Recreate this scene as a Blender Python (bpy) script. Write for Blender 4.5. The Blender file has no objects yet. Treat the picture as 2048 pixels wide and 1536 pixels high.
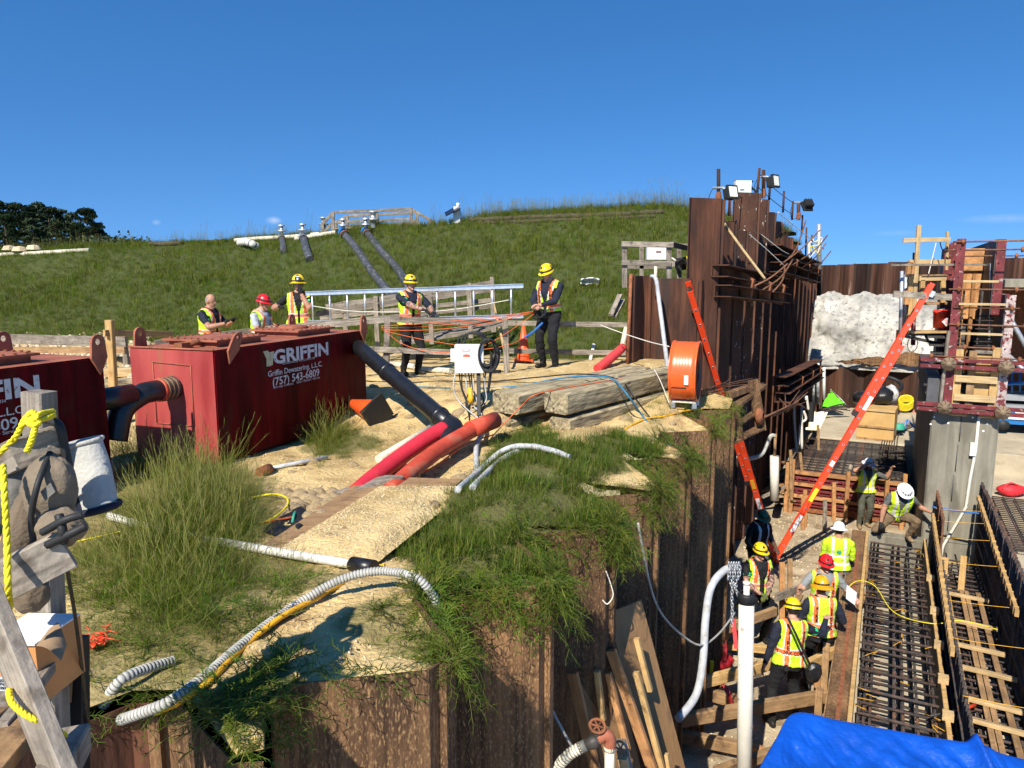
import bpy, bmesh, math, random
from mathutils import Vector, Matrix, Euler, noise
from mathutils.geometry import delaunay_2d_cdt
R = math.radians
scene = bpy.context.scene
C = scene.collection
# ------------------------------------------------------------------ camera
CAM_H, PITCH, FPX = 1.66, R(8.5), 1450.0
cam_d = bpy.data.cameras.new('camera'); cam = bpy.data.objects.new('camera', cam_d); C.objects.link(cam)
cam.location = (0, 0, CAM_H); cam.rotation_euler = (R(90) - PITCH, 0, 0)
cam_d.sensor_width = 36.0; cam_d.lens = 36.0 * FPX / 2048.0
cam_d.clip_start = 0.05; cam_d.clip_end = 6000
scene.camera = cam
# ------------------------------------------------------------------ sky and sun
SUN_EL, SUN_DIR = R(43), Vector((0.43, 0.90, 0)).normalized()      # horizontal direction in which the light travels
world = bpy.data.worlds.new('World'); scene.world = world; world.use_nodes = True
wn = world.node_tree; wn.nodes.clear()
sky = wn.nodes.new('ShaderNodeTexSky'); sky.sky_type = 'NISHITA'; sky.sun_disc = False
sky.sun_elevation = SUN_EL; sky.sun_rotation = math.atan2(-SUN_DIR.x, -SUN_DIR.y)
sky.altitude = 60; sky.air_density = 1.0; sky.dust_density = 0.0; sky.ozone_density = 2.0
# the low sky of the photograph is as blue as its high sky: look the sky up a little above the true height, and deepen it
def wnode(t, **kw):
    n_ = wn.nodes.new(t)
    for k_, v_ in kw.items(): setattr(n_, k_, v_)
    return n_
wt, wx, wm, wc, wv = wnode('ShaderNodeTexCoord'), wnode('ShaderNodeSeparateXYZ'), wnode('ShaderNodeMath', operation='MULTIPLY_ADD'), wnode('ShaderNodeCombineXYZ'), wnode('ShaderNodeVectorMath', operation='NORMALIZE')
wm.inputs[1].default_value = 1.2; wm.inputs[2].default_value = 0.22
wh, wt2, bg, wo = wnode('ShaderNodeHueSaturation'), wnode('ShaderNodeMix', data_type='RGBA', blend_type='MULTIPLY'), wnode('ShaderNodeBackground'), wnode('ShaderNodeOutputWorld')
wh.inputs['Saturation'].default_value = 1.33; wt2.inputs[0].default_value = 1.0; wt2.inputs[7].default_value = (1.0, 1.0, 1.08, 1); bg.inputs['Strength'].default_value = 0.117
WL = wn.links.new
WL(wt.outputs['Generated'], wx.inputs[0]); WL(wx.outputs[0], wc.inputs[0]); WL(wx.outputs[1], wc.inputs[1]); WL(wx.outputs[2], wm.inputs[0]); WL(wm.outputs[0], wc.inputs[2]); WL(wc.outputs[0], wv.inputs[0]); WL(wv.outputs[0], sky.inputs[0])
WL(sky.outputs[0], wh.inputs['Color']); WL(wh.outputs[0], wt2.inputs[6]); skyc = wt2.outputs[2]
wz = wnode('ShaderNodeTexNoise'); wz.inputs['Scale'].default_value = 60.0; wz.inputs['Detail'].default_value = 5; WL(wt.outputs['Generated'], wz.inputs[0])
for (cx_, cy_, sx_, sz_, am) in ((547, 441, .011, .0055, .45), (313, 445, .006, .004, .22), (2010, 437, .05, .006, .16), (1790, 466, .03, .004, .10)):   # small fair weather clouds
    dv_ = Vector(((cx_ - 1024) / FPX, math.cos(PITCH) + math.sin(PITCH) * (768 - cy_) / FPX, -math.sin(PITCH) + math.cos(PITCH) * (768 - cy_) / FPX)).normalized()
    sb_ = wnode('ShaderNodeVectorMath', operation='SUBTRACT'); sb_.inputs[1].default_value = dv_; WL(wt.outputs['Generated'], sb_.inputs[0]); dvd = wnode('ShaderNodeVectorMath', operation='DIVIDE'); dvd.inputs[1].default_value = (sx_, sx_, sz_); WL(sb_.outputs[0], dvd.inputs[0])
    ln_ = wnode('ShaderNodeVectorMath', operation='LENGTH'); WL(dvd.outputs[0], ln_.inputs[0]); mr_ = wnode('ShaderNodeMapRange'); mr_.inputs['From Min'].default_value = 1.0; mr_.inputs['From Max'].default_value = 0.0; mr_.inputs['To Max'].default_value = am * 2; WL(ln_.outputs['Value'], mr_.inputs[0])
    mm_ = wnode('ShaderNodeMath', operation='MULTIPLY'); WL(mr_.outputs[0], mm_.inputs[0]); WL(wz.outputs[0], mm_.inputs[1]); cm_ = wnode('ShaderNodeMix', data_type='RGBA'); WL(mm_.outputs[0], cm_.inputs[0]); WL(skyc, cm_.inputs[6]); cm_.inputs[7].default_value = (5.5, 5.8, 6.4, 1); skyc = cm_.outputs[2]
WL(skyc, bg.inputs[0]); WL(bg.outputs[0], wo.inputs[0])
sun_d = bpy.data.lights.new('sun', 'SUN'); sun_d.energy = 5.0; sun_d.angle = R(0.5); sun_d.color = (1.0, 0.935, 0.82)
sun = bpy.data.objects.new('sun', sun_d); C.objects.link(sun)
LDIR = Vector((SUN_DIR.x * math.cos(SUN_EL), SUN_DIR.y * math.cos(SUN_EL), -math.sin(SUN_EL)))
sun.rotation_euler = LDIR.to_track_quat('-Z', 'Y').to_euler(); sun.location = (-10, -20, 30)
vs = scene.view_settings
vs.view_transform = 'Standard'; vs.look = 'None'; vs.gamma = 1.0; vs.exposure = 0.55; vs.use_curve_mapping = False
scene.cycles.max_bounces = 4; scene.cycles.diffuse_bounces = 2; scene.cycles.glossy_bounces = 2
scene.cycles.transparent_max_bounces = 2; scene.cycles.use_adaptive_sampling = True; scene.cycles.adaptive_threshold = 0.03; scene.cycles.caustics_reflective = False; scene.cycles.caustics_refractive = False
# ------------------------------------------------------------------ sight lines of the photograph -> points of the place
FW = Vector((0, math.cos(PITCH), -math.sin(PITCH))); UPV = Vector((0, math.sin(PITCH), math.cos(PITCH))); EYE = Vector((0, 0, CAM_H))
def ray(px, py): return Vector(((px - 1024) / FPX, 0, 0)) + UPV * ((768 - py) / FPX) + FW
def PZ(px, py, z):                                  # on the level z
    d = ray(px, py); return EYE + d * ((z - CAM_H) / d.z)
def PD(px, py, dist):                               # at forward distance dist
    d = ray(px, py); return EYE + d * (dist / d.y)
def pix(p):
    q = Vector(p) - EYE; a = q.dot(FW)
    if a < 1e-3: return (-9999, -9999)
    return (1024 + FPX * q.x / a, 768 - FPX * q.dot(UPV) / a)
U = Vector((0.46, 0.888, 0)).normalized(); V = Vector((U.y, -U.x, 0))   # pit axes: U along the sheet wall, V across into the pit
ZP = -4.45                                          # pit floor
rng = random.Random(7)
def nz(x, y, z=0.0): return noise.noise(Vector((x, y, z)))
def lerp(a, b, t): return a + (b - a) * t
def clamp(x, a=0.0, b=1.0): return max(a, min(b, x))
def smooth(t): t = clamp(t); return t * t * (3 - 2 * t)
def tab(x, pts):
    if x <= pts[0][0]: return pts[0][1]
    for (a, fa), (b, fb) in zip(pts, pts[1:]):
        if x <= b: return lerp(fa, fb, (x - a) / (b - a))
    return pts[-1][1]
def inpoly(x, y, poly):
    c = False; j = len(poly) - 1
    for i in range(len(poly)):
        xi, yi = poly[i]; xj, yj = poly[j]
        if (yi > y) != (yj > y) and x < (xj - xi) * (y - yi) / (yj - yi) + xi: c = not c
        j = i
    return c
# ------------------------------------------------------------------ materials
M = {}
def mat(name, col, rough=0.75, var=0.25, scale=6.0, bump=0.0, bscale=None, metal=0.0, col2=None, stretch=(1, 1, 1), detail=6.0,
        spots=None, spot_scale=20.0, spot_lo=0.62, spot_hi=0.68, spec=0.4, rand=0.0, trans=0.0, coords='Object', grain=None, sheen=0.0):
    m = bpy.data.materials.new(name); m.use_nodes = True; n = m.node_tree; N = n.nodes; L = n.links
    b = N['Principled BSDF']; b.inputs['Roughness'].default_value = rough; b.inputs['Metallic'].default_value = metal
    b.inputs['Specular IOR Level'].default_value = spec
    tc = N.new('ShaderNodeTexCoord'); mp = N.new('ShaderNodeMapping'); mp.inputs['Scale'].default_value = stretch
    L.new(tc.outputs[coords], mp.inputs[0])
    t = N.new('ShaderNodeTexNoise'); t.inputs['Scale'].default_value = scale; t.inputs['Detail'].default_value = detail; t.inputs['Roughness'].default_value = 0.62
    L.new(mp.outputs[0], t.inputs[0])
    ramp = N.new('ShaderNodeValToRGB'); L.new(t.outputs[0], ramp.inputs[0])
    c1 = tuple(c * (1 - var) for c in col); c2 = tuple(min(1, c * (1 + var)) for c in col) if col2 is None else col2
    ramp.color_ramp.elements[0].position = 0.32; ramp.color_ramp.elements[0].color = (*c1, 1)
    ramp.color_ramp.elements[1].position = 0.68; ramp.color_ramp.elements[1].color = (*c2, 1)
    out = ramp.outputs[0]
    def mix(a, bcol, fac, mode='MIX'):
        x = N.new('ShaderNodeMix'); x.data_type = 'RGBA'; x.blend_type = mode
        if isinstance(fac, float): x.inputs[0].default_value = fac
        else: L.new(fac, x.inputs[0])
        L.new(a, x.inputs[6])
        if isinstance(bcol, tuple): x.inputs[7].default_value = (*bcol, 1)
        else: L.new(bcol, x.inputs[7])
        return x.outputs[2]
    if grain:                                       # fine lines along one axis (wood, brushed streaks): (scale vector, strength)
        mp2 = N.new('ShaderNodeMapping'); mp2.inputs['Scale'].default_value = grain[0]; L.new(tc.outputs[coords], mp2.inputs[0])
        g = N.new('ShaderNodeTexNoise'); g.inputs['Scale'].default_value = 1.0; g.inputs['Detail'].default_value = 4; L.new(mp2.outputs[0], g.inputs[0])
        gr = N.new('ShaderNodeValToRGB'); L.new(g.outputs[0], gr.inputs[0]); k = grain[1]
        gr.color_ramp.elements[0].position = 0.35; gr.color_ramp.elements[0].color = (1 - k, 1 - k, 1 - k, 1)
        gr.color_ramp.elements[1].position = 0.65; gr.color_ramp.elements[1].color = (1, 1, 1, 1)
        out = mix(out, gr.outputs[0], 1.0, 'MULTIPLY')
    if spots:
        s = N.new('ShaderNodeTexNoise'); s.inputs['Scale'].default_value = spot_scale; s.inputs['Detail'].default_value = 5; L.new(mp.outputs[0], s.inputs[0])
        sr = N.new('ShaderNodeMapRange'); sr.inputs['From Min'].default_value = spot_lo; sr.inputs['From Max'].default_value = spot_hi; L.new(s.outputs[0], sr.inputs[0])
        out = mix(out, spots, sr.outputs[0])
    if rand:
        oi = N.new('ShaderNodeObjectInfo'); hv = N.new('ShaderNodeHueSaturation')
        mr = N.new('ShaderNodeMapRange'); mr.inputs['To Min'].default_value = 1 - rand; mr.inputs['To Max'].default_value = 1 + rand
        if trans:                                   # leaves differ in hue as well
            wq = N.new('ShaderNodeMath'); wq.operation = 'MULTIPLY'; wq.inputs[1].default_value = 7.13; fr_ = N.new('ShaderNodeMath'); fr_.operation = 'FRACT'; mh = N.new('ShaderNodeMapRange'); mh.inputs['To Min'].default_value = 0.455; mh.inputs['To Max'].default_value = 0.515
            L.new(oi.outputs['Random'], wq.inputs[0]); L.new(wq.outputs[0], fr_.inputs[0]); L.new(fr_.outputs[0], mh.inputs[0]); L.new(mh.outputs[0], hv.inputs['Hue'])
        L.new(oi.outputs['Random'], mr.inputs[0]); L.new(mr.outputs[0], hv.inputs['Value']); L.new(out, hv.inputs['Color']); out = hv.outputs[0]
    L.new(out, b.inputs['Base Color'])
    if bump:
        t2 = N.new('ShaderNodeTexNoise'); t2.inputs['Scale'].default_value = bscale or scale * 4; t2.inputs['Detail'].default_value = 6; L.new(mp.outputs[0], t2.inputs[0])
        bp = N.new('ShaderNodeBump'); bp.inputs['Strength'].default_value = bump; bp.inputs['Distance'].default_value = 0.03
        L.new(t2.outputs[0], bp.inputs['Height']); L.new(bp.outputs[0], b.inputs['Normal'])
    if sheen: b.inputs['Sheen Weight'].default_value = sheen
    if trans:                                       # leaves let some light through
        tr = N.new('ShaderNodeBsdfTranslucent'); L.new(out, tr.inputs[0]); ms = N.new('ShaderNodeMixShader'); ms.inputs[0].default_value = trans
        o = N['Material Output']; L.new(b.outputs[0], ms.inputs[1]); L.new(tr.outputs[0], ms.inputs[2]); L.new(ms.outputs[0], o.inputs[0])
    M[name] = m; return m
# ------------------------------------------------------------------ mesh builder
class MB:
    def __init__(s): s.v = []; s.f = []; s.m = []; s.sm = []
    def add(s, vs, fs, mi=0, sm=False):
        o = len(s.v); s.v += [tuple(p) for p in vs]; s.f += [tuple(i + o for i in f) for f in fs]
        s.m += [mi] * len(fs); s.sm += [sm] * len(fs); return s
    def box(s, c, size, rot=None, mi=0):
        c = Vector(c); hx, hy, hz = (k / 2 for k in size)
        vs = [Vector((x, y, z)) for x in (-hx, hx) for y in (-hy, hy) for z in (-hz, hz)]
        if rot is not None: vs = [rot @ p for p in vs]
        return s.add([c + p for p in vs], [(0, 1, 3, 2), (4, 6, 7, 5), (0, 4, 5, 1), (2, 3, 7, 6), (0, 2, 6, 4), (1, 5, 7, 3)], mi)
    def frame_box(s, o, ax, ay, az, mi=0):          # corner + three edge vectors
        o, ax, ay, az = map(Vector, (o, ax, ay, az))
        vs = [o, o + ax, o + ax + ay, o + ay, o + az, o + ax + az, o + ax + ay + az, o + ay + az]
        return s.add(vs, [(0, 3, 2, 1), (4, 5, 6, 7), (0, 1, 5, 4), (1, 2, 6, 5), (2, 3, 7, 6), (3, 0, 4, 7)], mi)
    def beam(s, p0, p1, w, h, up=(0, 0, 1), mi=0, cut=0.0, ch=0.0):   # w sideways, h along up
        p0, p1, up = Vector(p0), Vector(p1), Vector(up); d = (p1 - p0)
        side = d.cross(up)
        if side.length < 1e-6: side = d.cross(Vector((0, 1, 0)))
        side.normalize(); u2 = side.cross(d).normalized(); a, b = side * w / 2, u2 * h / 2
        c = ch if ch else min(w, h) * 0.07
        def sec(p):
            return [p + a * k + b * l + side * m * c * 1 + u2 * n * c for (k, l, m, n) in
                    ((-1, -1, 1, 0), (1, -1, -1, 0), (1, -1, 0, 1), (1, 1, 0, -1), (1, 1, -1, 0), (-1, 1, 1, 0), (-1, 1, 0, -1), (-1, -1, 0, 1))]
        vs = sec(p0) + sec(p1); fs = [(i, (i + 1) % 8, 8 + (i + 1) % 8, 8 + i) for i in range(8)] + [tuple(range(7, -1, -1)), tuple(range(8, 16))]
        return s.add(vs, fs, mi)
    def tube(s, pts, r, seg=8, mi=0, cap=True, sm=True, rib=None):
        pts = [Vector(p) for p in pts]; n = len(pts); rs = r if isinstance(r, (list, tuple)) else [r] * n
        prev = None; vs = []
        for i, p in enumerate(pts):
            d = (pts[min(i + 1, n - 1)] - pts[max(i - 1, 0)])
            d = d.normalized() if d.length > 1e-9 else Vector((0, 0, 1))
            if prev is None: a = d.orthogonal().normalized()
            else:
                a = prev - d * prev.dot(d); a = a.normalized() if a.length > 1e-6 else d.orthogonal().normalized()
            prev = a; b = d.cross(a)
            for k in range(seg):
                t = 2 * math.pi * k / seg; vs.append(p + (a * math.cos(t) + b * math.sin(t)) * rs[i])
        fs = [(i * seg + k, i * seg + (k + 1) % seg, (i + 1) * seg + (k + 1) % seg, (i + 1) * seg + k) for i in range(n - 1) for k in range(seg)]
        s.add(vs, fs, mi, sm)
        if cap:
            o = len(s.v) - len(vs)
            s.f += [tuple(o + k for k in range(seg - 1, -1, -1)), tuple(o + (n - 1) * seg + k for k in range(seg))]; s.m += [mi, mi]; s.sm += [False, False]
        return s
    def lathe(s, prof, o=(0, 0, 0), axis=(0, 0, 1), seg=20, mi=0, sm=True, arc=None):      # prof: (radius, along axis)
        o, ax = Vector(o), Vector(axis).normalized(); a = ax.orthogonal().normalized(); b = ax.cross(a)
        vs = []
        for (r, h) in prof:
            for k in range(seg):
                t = 2 * math.pi * k / seg; vs.append(o + ax * h + (a * math.cos(t) + b * math.sin(t)) * r)
        n = len(prof)
        return s.add(vs, [(i * seg + k, i * seg + (k + 1) % seg, (i + 1) * seg + (k + 1) % seg, (i + 1) * seg + k) for i in range(n - 1) for k in range(seg)], mi, sm)
    def prism(s, poly, depth, mi=0):                # planar polygon (3D points) pushed along a vector
        poly = [Vector(p) for p in poly]; d = Vector(depth); n = len(poly)
        return s.add(poly + [p + d for p in poly], [tuple(range(n - 1, -1, -1)), tuple(range(n, 2 * n))] + [(i, (i + 1) % n, n + (i + 1) % n, n + i) for i in range(n)], mi)
    def grid(s, fn, nu, nv, mi=0, sm=True, closed_u=False, flip=False):
        vs = [fn(i / nu, j / nv) for j in range(nv + 1) for i in range(nu + (0 if closed_u else 1))]
        w = nu if closed_u else nu + 1
        fs = []
        for j in range(nv):
            for i in range(nu):
                q = (j * w + i, j * w + (i + 1) % w, (j + 1) * w + (i + 1) % w, (j + 1) * w + i)
                fs.append(q[::-1] if flip else q)
        return s.add(vs, fs, mi, sm)
    def mesh(s, name='part'):
        me = bpy.data.meshes.new(name); me.from_pydata(s.v, [], s.f); me.update()
        me.polygons.foreach_set('material_index', s.m); me.polygons.foreach_set('use_smooth', s.sm); return me
    def build(s, name, m, parent=None, label=None, fix=True):
        if fix and len(s.f) < 60000:
            bm = bmesh.new(); me = s.mesh(name); bm.from_mesh(me); bmesh.ops.recalc_face_normals(bm, faces=bm.faces); bm.to_mesh(me); bm.free()
        else: me = s.mesh(name)
        return link(name, me, m, parent, label)
def link(name, me, m, parent=None, label=None):
    o = bpy.data.objects.new(name, me); C.objects.link(o)
    for k in (m if isinstance(m, (list, tuple)) else [m]): me.materials.append(M[k] if isinstance(k, str) else k)
    if parent is not None:
        o.parent = parent; o.matrix_parent_inverse = Matrix.Translation(world_loc(parent)).inverted() if parent.type == 'EMPTY' else Matrix.Identity(4)
    if label: o['label'] = label
    return o
def world_loc(o):
    v = o.location.copy()
    return v
def tag(o, label=None, cat=None, group=None, kind=None):
    if label: o['label'] = label
    if cat: o['category'] = cat
    if group: o['group'] = group
    if kind: o['kind'] = kind
    return o
def thing(name, label, cat, loc=(0, 0, 0), group=None):
    o = bpy.data.objects.new(name, None); C.objects.link(o); o.location = loc; o.empty_display_size = 0.1
    return tag(o, label, cat, group, 'thing')
def copy_tree(o, parent=None, loc=None, rz=None, label=None):
    c = o.copy(); C.objects.link(c)
    if parent is not None:
        pi = o.matrix_parent_inverse.copy(); c.parent = parent; c.matrix_parent_inverse = pi
    if loc is not None: c.location = loc
    if rz is not None: c.rotation_euler = (0, 0, rz)
    if label: c['label'] = label
    for ch in list(o.children): copy_tree(ch, c)
    return c
def bez(pts, n=10):                                 # smooth curve through the points
    pts = [Vector(p) for p in pts]; out = []
    for i in range(len(pts) - 1):
        p0 = pts[max(i - 1, 0)]; p1 = pts[i]; p2 = pts[i + 1]; p3 = pts[min(i + 2, len(pts) - 1)]
        for k in range(n):
            t = k / n
            out.append(0.5 * ((2 * p1) + (p2 - p0) * t + (2 * p0 - 5 * p1 + 4 * p2 - p3) * t * t + (3 * p1 - p0 - 3 * p2 + p3) * t ** 3))
    out.append(pts[-1]); return out
def text_mesh(txt, size=1.0, offset=0.0, space=1.0, align='LEFT'):   # flat letter outlines as (verts, faces), baseline at y = 0
    cu = bpy.data.curves.new('lettering', 'FONT'); cu.body = txt; cu.size = size; cu.offset = offset; cu.space_character = space; cu.align_x = align
    cu.resolution_u = 3
    ob = bpy.data.objects.new('lettering', cu); C.objects.link(ob)
    dg = bpy.context.evaluated_depsgraph_get(); me = bpy.data.meshes.new_from_object(ob.evaluated_get(dg))
    vs = [v.co.copy() for v in me.vertices]; fs = [tuple(p.vertices) for p in me.polygons]
    bpy.data.objects.remove(ob); bpy.data.curves.remove(cu); bpy.data.meshes.remove(me)
    return vs, fs
def put_text(mb, txt, size, origin, ax, ay, nrm=0.0, mi=0, **kw):
    vs, fs = text_mesh(txt, size, **kw); origin, ax, ay = Vector(origin), Vector(ax).normalized(), Vector(ay).normalized()
    mb.add([origin + ax * v.x + ay * v.y for v in vs], fs, mi)
    return max((v.x for v in vs), default=0)
# ------------------------------------------------------------------ the materials of the place
mat('sand', (0.52, 0.365, 0.15), 0.95, 0.22, 2.2, 0.9, 30, col2=(0.70, 0.52, 0.25), spots=(0.30, 0.20, 0.10), spot_scale=5, spot_lo=0.60, spot_hi=0.72)
mat('pit_sand', (0.34, 0.26, 0.155), 0.95, 0.25, 1.4, 0.8, 22, col2=(0.52, 0.42, 0.28), spots=(0.22, 0.155, 0.09), spot_scale=3, spot_lo=0.55, spot_hi=0.7)
mat('rust', (0.075, 0.028, 0.016), 0.8, 0.55, 2.6, 0.35, 25, col2=(0.175, 0.064, 0.030), stretch=(1, 1, 0.22), spots=(0.035, 0.020, 0.016), spot_scale=3.5, spot_lo=0.55, spot_hi=0.7, rand=0.35, grain=((14, 14, 0.5), 0.5))
mat('rust_sandy', (0.088, 0.040, 0.020), 0.9, 0.5, 2.2, 0.6, 30, col2=(0.29, 0.150, 0.066), stretch=(1, 1, 0.35), spots=(0.29, 0.175, 0.078), spot_scale=95, spot_lo=0.52, spot_hi=0.70, rand=0.3, grain=((24, 24, 0.8), 0.6))
mat('rust_spatter', (0.07, 0.028, 0.017), 0.8, 0.5, 2.6, 0.35, 25, col2=(0.125, 0.052, 0.027), stretch=(1, 1, 0.3), spots=(0.62, 0.58, 0.52), spot_scale=26, spot_lo=0.66, spot_hi=0.70, rand=0.2)
mat('rust_far', (0.060, 0.026, 0.017), 0.8, 0.5, 1.6, 0.2, 12, col2=(0.135, 0.056, 0.030), stretch=(1, 1, 0.15), spots=(0.22, 0.17, 0.13), spot_scale=5, spot_lo=0.66, spot_hi=0.76, rand=0.65, grain=((7, 7, 0.25), 0.6))
mat('rust_orange', (0.24, 0.085, 0.035), 0.85, 0.4, 12, 0.3, 60)
mat('wood_grey', (0.30, 0.255, 0.20), 0.85, 0.3, 5, 0.25, 40, stretch=(1, 1, 1), spots=(0.14, 0.11, 0.08), spot_scale=9, spot_lo=0.60, spot_hi=0.75, rand=0.18)
mat('wood_new', (0.52, 0.33, 0.13), 0.75, 0.18, 4, 0.12, 30, spots=(0.42, 0.24, 0.09), spot_scale=7, spot_lo=0.62, spot_hi=0.75, rand=0.12)
mat('wood_pale', (0.52, 0.37, 0.185), 0.75, 0.12, 4, 0.1, 30, spots=(0.50, 0.32, 0.14), spot_scale=7, spot_lo=0.64, spot_hi=0.76, rand=0.10)
mat('wood_brown', (0.33, 0.20, 0.095), 0.85, 0.3, 4, 0.25, 34, spots=(0.15, 0.085, 0.045), spot_scale=6, spot_lo=0.58, spot_hi=0.74, rand=0.2)
mat('wood_orange', (0.46, 0.23, 0.09), 0.8, 0.25, 4, 0.15, 34, spots=(0.24, 0.11, 0.05), spot_scale=6, spot_lo=0.6, spot_hi=0.75, rand=0.15)
mat('plywood', (0.27, 0.15, 0.062), 0.8, 0.28, 3, 0.2, 26, stretch=(1, 1, 0.35), spots=(0.18, 0.10, 0.05), spot_scale=6, spot_lo=0.57, spot_hi=0.72, rand=0.15)
mat('ply_pale', (0.54, 0.34, 0.13), 0.75, 0.15, 3, 0.1, 20, spots=(0.42, 0.22, 0.08), spot_scale=5, spot_lo=0.64, spot_hi=0.74, rand=0.1)
mat('timber_old', (0.40, 0.325, 0.19), 0.95, 0.3, 6, 0.8, 22, col2=(0.60, 0.49, 0.29), stretch=(.22, 1, 1), spots=(0.10, 0.078, 0.055), spot_scale=9, spot_lo=0.57, spot_hi=0.66, grain=((1.2, 26, 26), .5))
mat('tank_red', (0.120, 0.003, 0.006), 0.5, 0.4, 3, 0.05, 20, col2=(0.170, 0.003, 0.007), stretch=(1, 1, 0.3), spots=(0.075, 0.012, 0.008), spot_scale=5, spot_lo=0.56, spot_hi=0.66, spec=0.07, grain=((6, 6, 0.6), 0.62))  # red darkened to carry the shade on the lettered side
mat('tank_sunlit', (0.36, 0.035, 0.035), 0.6, 0.25, 2.4, 0.06, 20, col2=(0.48, 0.09, 0.075), stretch=(1, 1, 0.2), spots=(0.30, 0.12, 0.06), spot_scale=6, spot_lo=0.62, spot_hi=0.74)  # same red, lightened for the sun falling on the near end
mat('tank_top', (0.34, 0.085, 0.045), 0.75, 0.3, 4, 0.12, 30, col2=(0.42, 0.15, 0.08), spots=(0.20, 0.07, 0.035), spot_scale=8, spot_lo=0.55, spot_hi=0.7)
mat('letter_white', (0.62, 0.60, 0.60), 0.6, 0.1, 30, spots=(0.20, 0.03, 0.03), spot_scale=24, spot_lo=0.63, spot_hi=0.66)
mat('letter_cream', (0.55, 0.50, 0.30), 0.6, 0.15, 30)
mat('black_pipe', (0.012, 0.012, 0.013), 0.35, 0.3, 12, 0.05, 60, spec=0.5)
mat('hill_pipe', (0.055, 0.058, 0.065), 0.55, 0.5, 5, 0.4, 14, spots=(0.20, 0.20, 0.19), spot_scale=9, spot_lo=0.55, spot_hi=0.7)
mat('red_pipe', (0.60, 0.03, 0.045), 0.5, 0.15, 5, 0.06, 40, spec=0.4)
mat('orange_pipe', (0.52, 0.065, 0.03), 0.65, 0.25, 5, 0.1, 40, spots=(0.40, 0.16, 0.09), spot_scale=5, spot_lo=0.55, spot_hi=0.75)
mat('pvc', (0.66, 0.63, 0.55), 0.45, 0.08, 6, 0.0, spots=(0.35, 0.31, 0.25), spot_scale=11, spot_lo=0.64, spot_hi=0.72)
mat('pvc_cream', (0.66, 0.60, 0.45), 0.55, 0.15, 6, 0.05, spots=(0.36, 0.28, 0.17), spot_scale=8, spot_lo=0.6, spot_hi=0.75)
mat('conduit', (0.46, 0.47, 0.48), 0.55, 0.2, 8, 0.05, 40, spots=(0.30, 0.26, 0.19), spot_scale=7, spot_lo=0.58, spot_hi=0.72)
mat('hose_grey', (0.40, 0.39, 0.345), 0.6, 0.2, 10, 0.05, 50, spots=(0.25, 0.23, 0.18), spot_scale=12, spot_lo=0.6, spot_hi=0.75)
mat('hose_dark', (0.13, 0.125, 0.11), 0.6, 0.2, 10)
mat('yellow_hose', (0.78, 0.40, 0.02), 0.5, 0.12, 8)
mat('rope_yellow', (0.80, 0.66, 0.02), 0.6, 0.15, 40, 0.3, 120)
mat('rope_white', (0.72, 0.68, 0.58), 0.8, 0.15, 40)
mat('rope_orange', (0.68, 0.13, 0.03), 0.7, 0.2, 30)
mat('cord_blue', (0.03, 0.17, 0.30), 0.6, 0.2, 30)
mat('webbing_red', (0.62, 0.05, 0.05), 0.75, 0.2, 30)
mat('webbing_blue', (0.03, 0.13, 0.38), 0.7, 0.2, 30)
mat('cable_black', (0.014, 0.014, 0.015), 0.55, 0.3, 20)
mat('aluminium', (0.62, 0.64, 0.66), 0.35, 0.12, 12, 0.0, metal=0.7)
mat('galv', (0.48, 0.50, 0.52), 0.45, 0.2, 14, 0.0, metal=0.6)
mat('steel_dark', (0.06, 0.055, 0.05), 0.55, 0.4, 12, 0.15, 50, metal=0.3)
mat('rebar', (0.052, 0.043, 0.040), 0.7, 0.4, 14, 0.5, 160, spots=(0.15, 0.06, 0.03), spot_scale=7, spot_lo=0.55, spot_hi=0.7, rand=0.35)
mat('rebar_rust', (0.17, 0.075, 0.038), 0.8, 0.4, 12, 0.3, 120, rand=0.3)
mat('orange_plastic', (0.78, 0.10, 0.018), 0.4, 0.1, 6, 0.0, spec=0.5, spots=(0.5, 0.14, 0.06), spot_scale=7, spot_lo=0.66, spot_hi=0.78)
mat('orange_fan', (0.74, 0.115, 0.022), 0.32, 0.08, 4, 0.03, 30, spec=0.55)
mat('ladder_red', (0.80, 0.062, 0.015), 0.4, 0.1, 5, 0.0, spec=0.45, spots=(0.48, 0.09, 0.05), spot_scale=9, spot_lo=0.64, spot_hi=0.74)
mat('ladder_faded', (0.62, 0.20, 0.13), 0.6, 0.15, 5)
mat('white_paint', (0.66, 0.66, 0.64), 0.5, 0.06, 8, 0.0, spots=(0.50, 0.48, 0.44), spot_scale=14, spot_lo=0.68, spot_hi=0.76)
mat('box_grey', (0.62, 0.65, 0.60), 0.5, 0.06, 8)
mat('print_black', (0.02, 0.02, 0.02), 0.6, 0.1, 10)
mat('print_red', (0.62, 0.05, 0.03), 0.6, 0.1, 10)
mat('print_white', (0.80, 0.80, 0.78), 0.6, 0.05, 10)
mat('print_green', (0.03, 0.30, 0.20), 0.6, 0.1, 10)
mat('spray_teal', (0.03, 0.22, 0.19), 0.8, 0.4, 9)
mat('concrete', (0.25, 0.228, 0.172), 0.85, 0.2, 1.8, 0.12, 26, col2=(0.34, 0.312, 0.24), stretch=(1, 1, 0.35), spots=(0.14, 0.127, 0.095), spot_scale=3.5, spot_lo=0.56, spot_hi=0.7, grain=((9, 9, .6), .3))
mat('slab', (0.42, 0.35, 0.24), 0.9, 0.16, 1.2, 0.15, 20, col2=(0.54, 0.46, 0.33), spots=(0.33, 0.26, 0.17), spot_scale=2.4, spot_lo=0.58, spot_hi=0.72)
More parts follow.
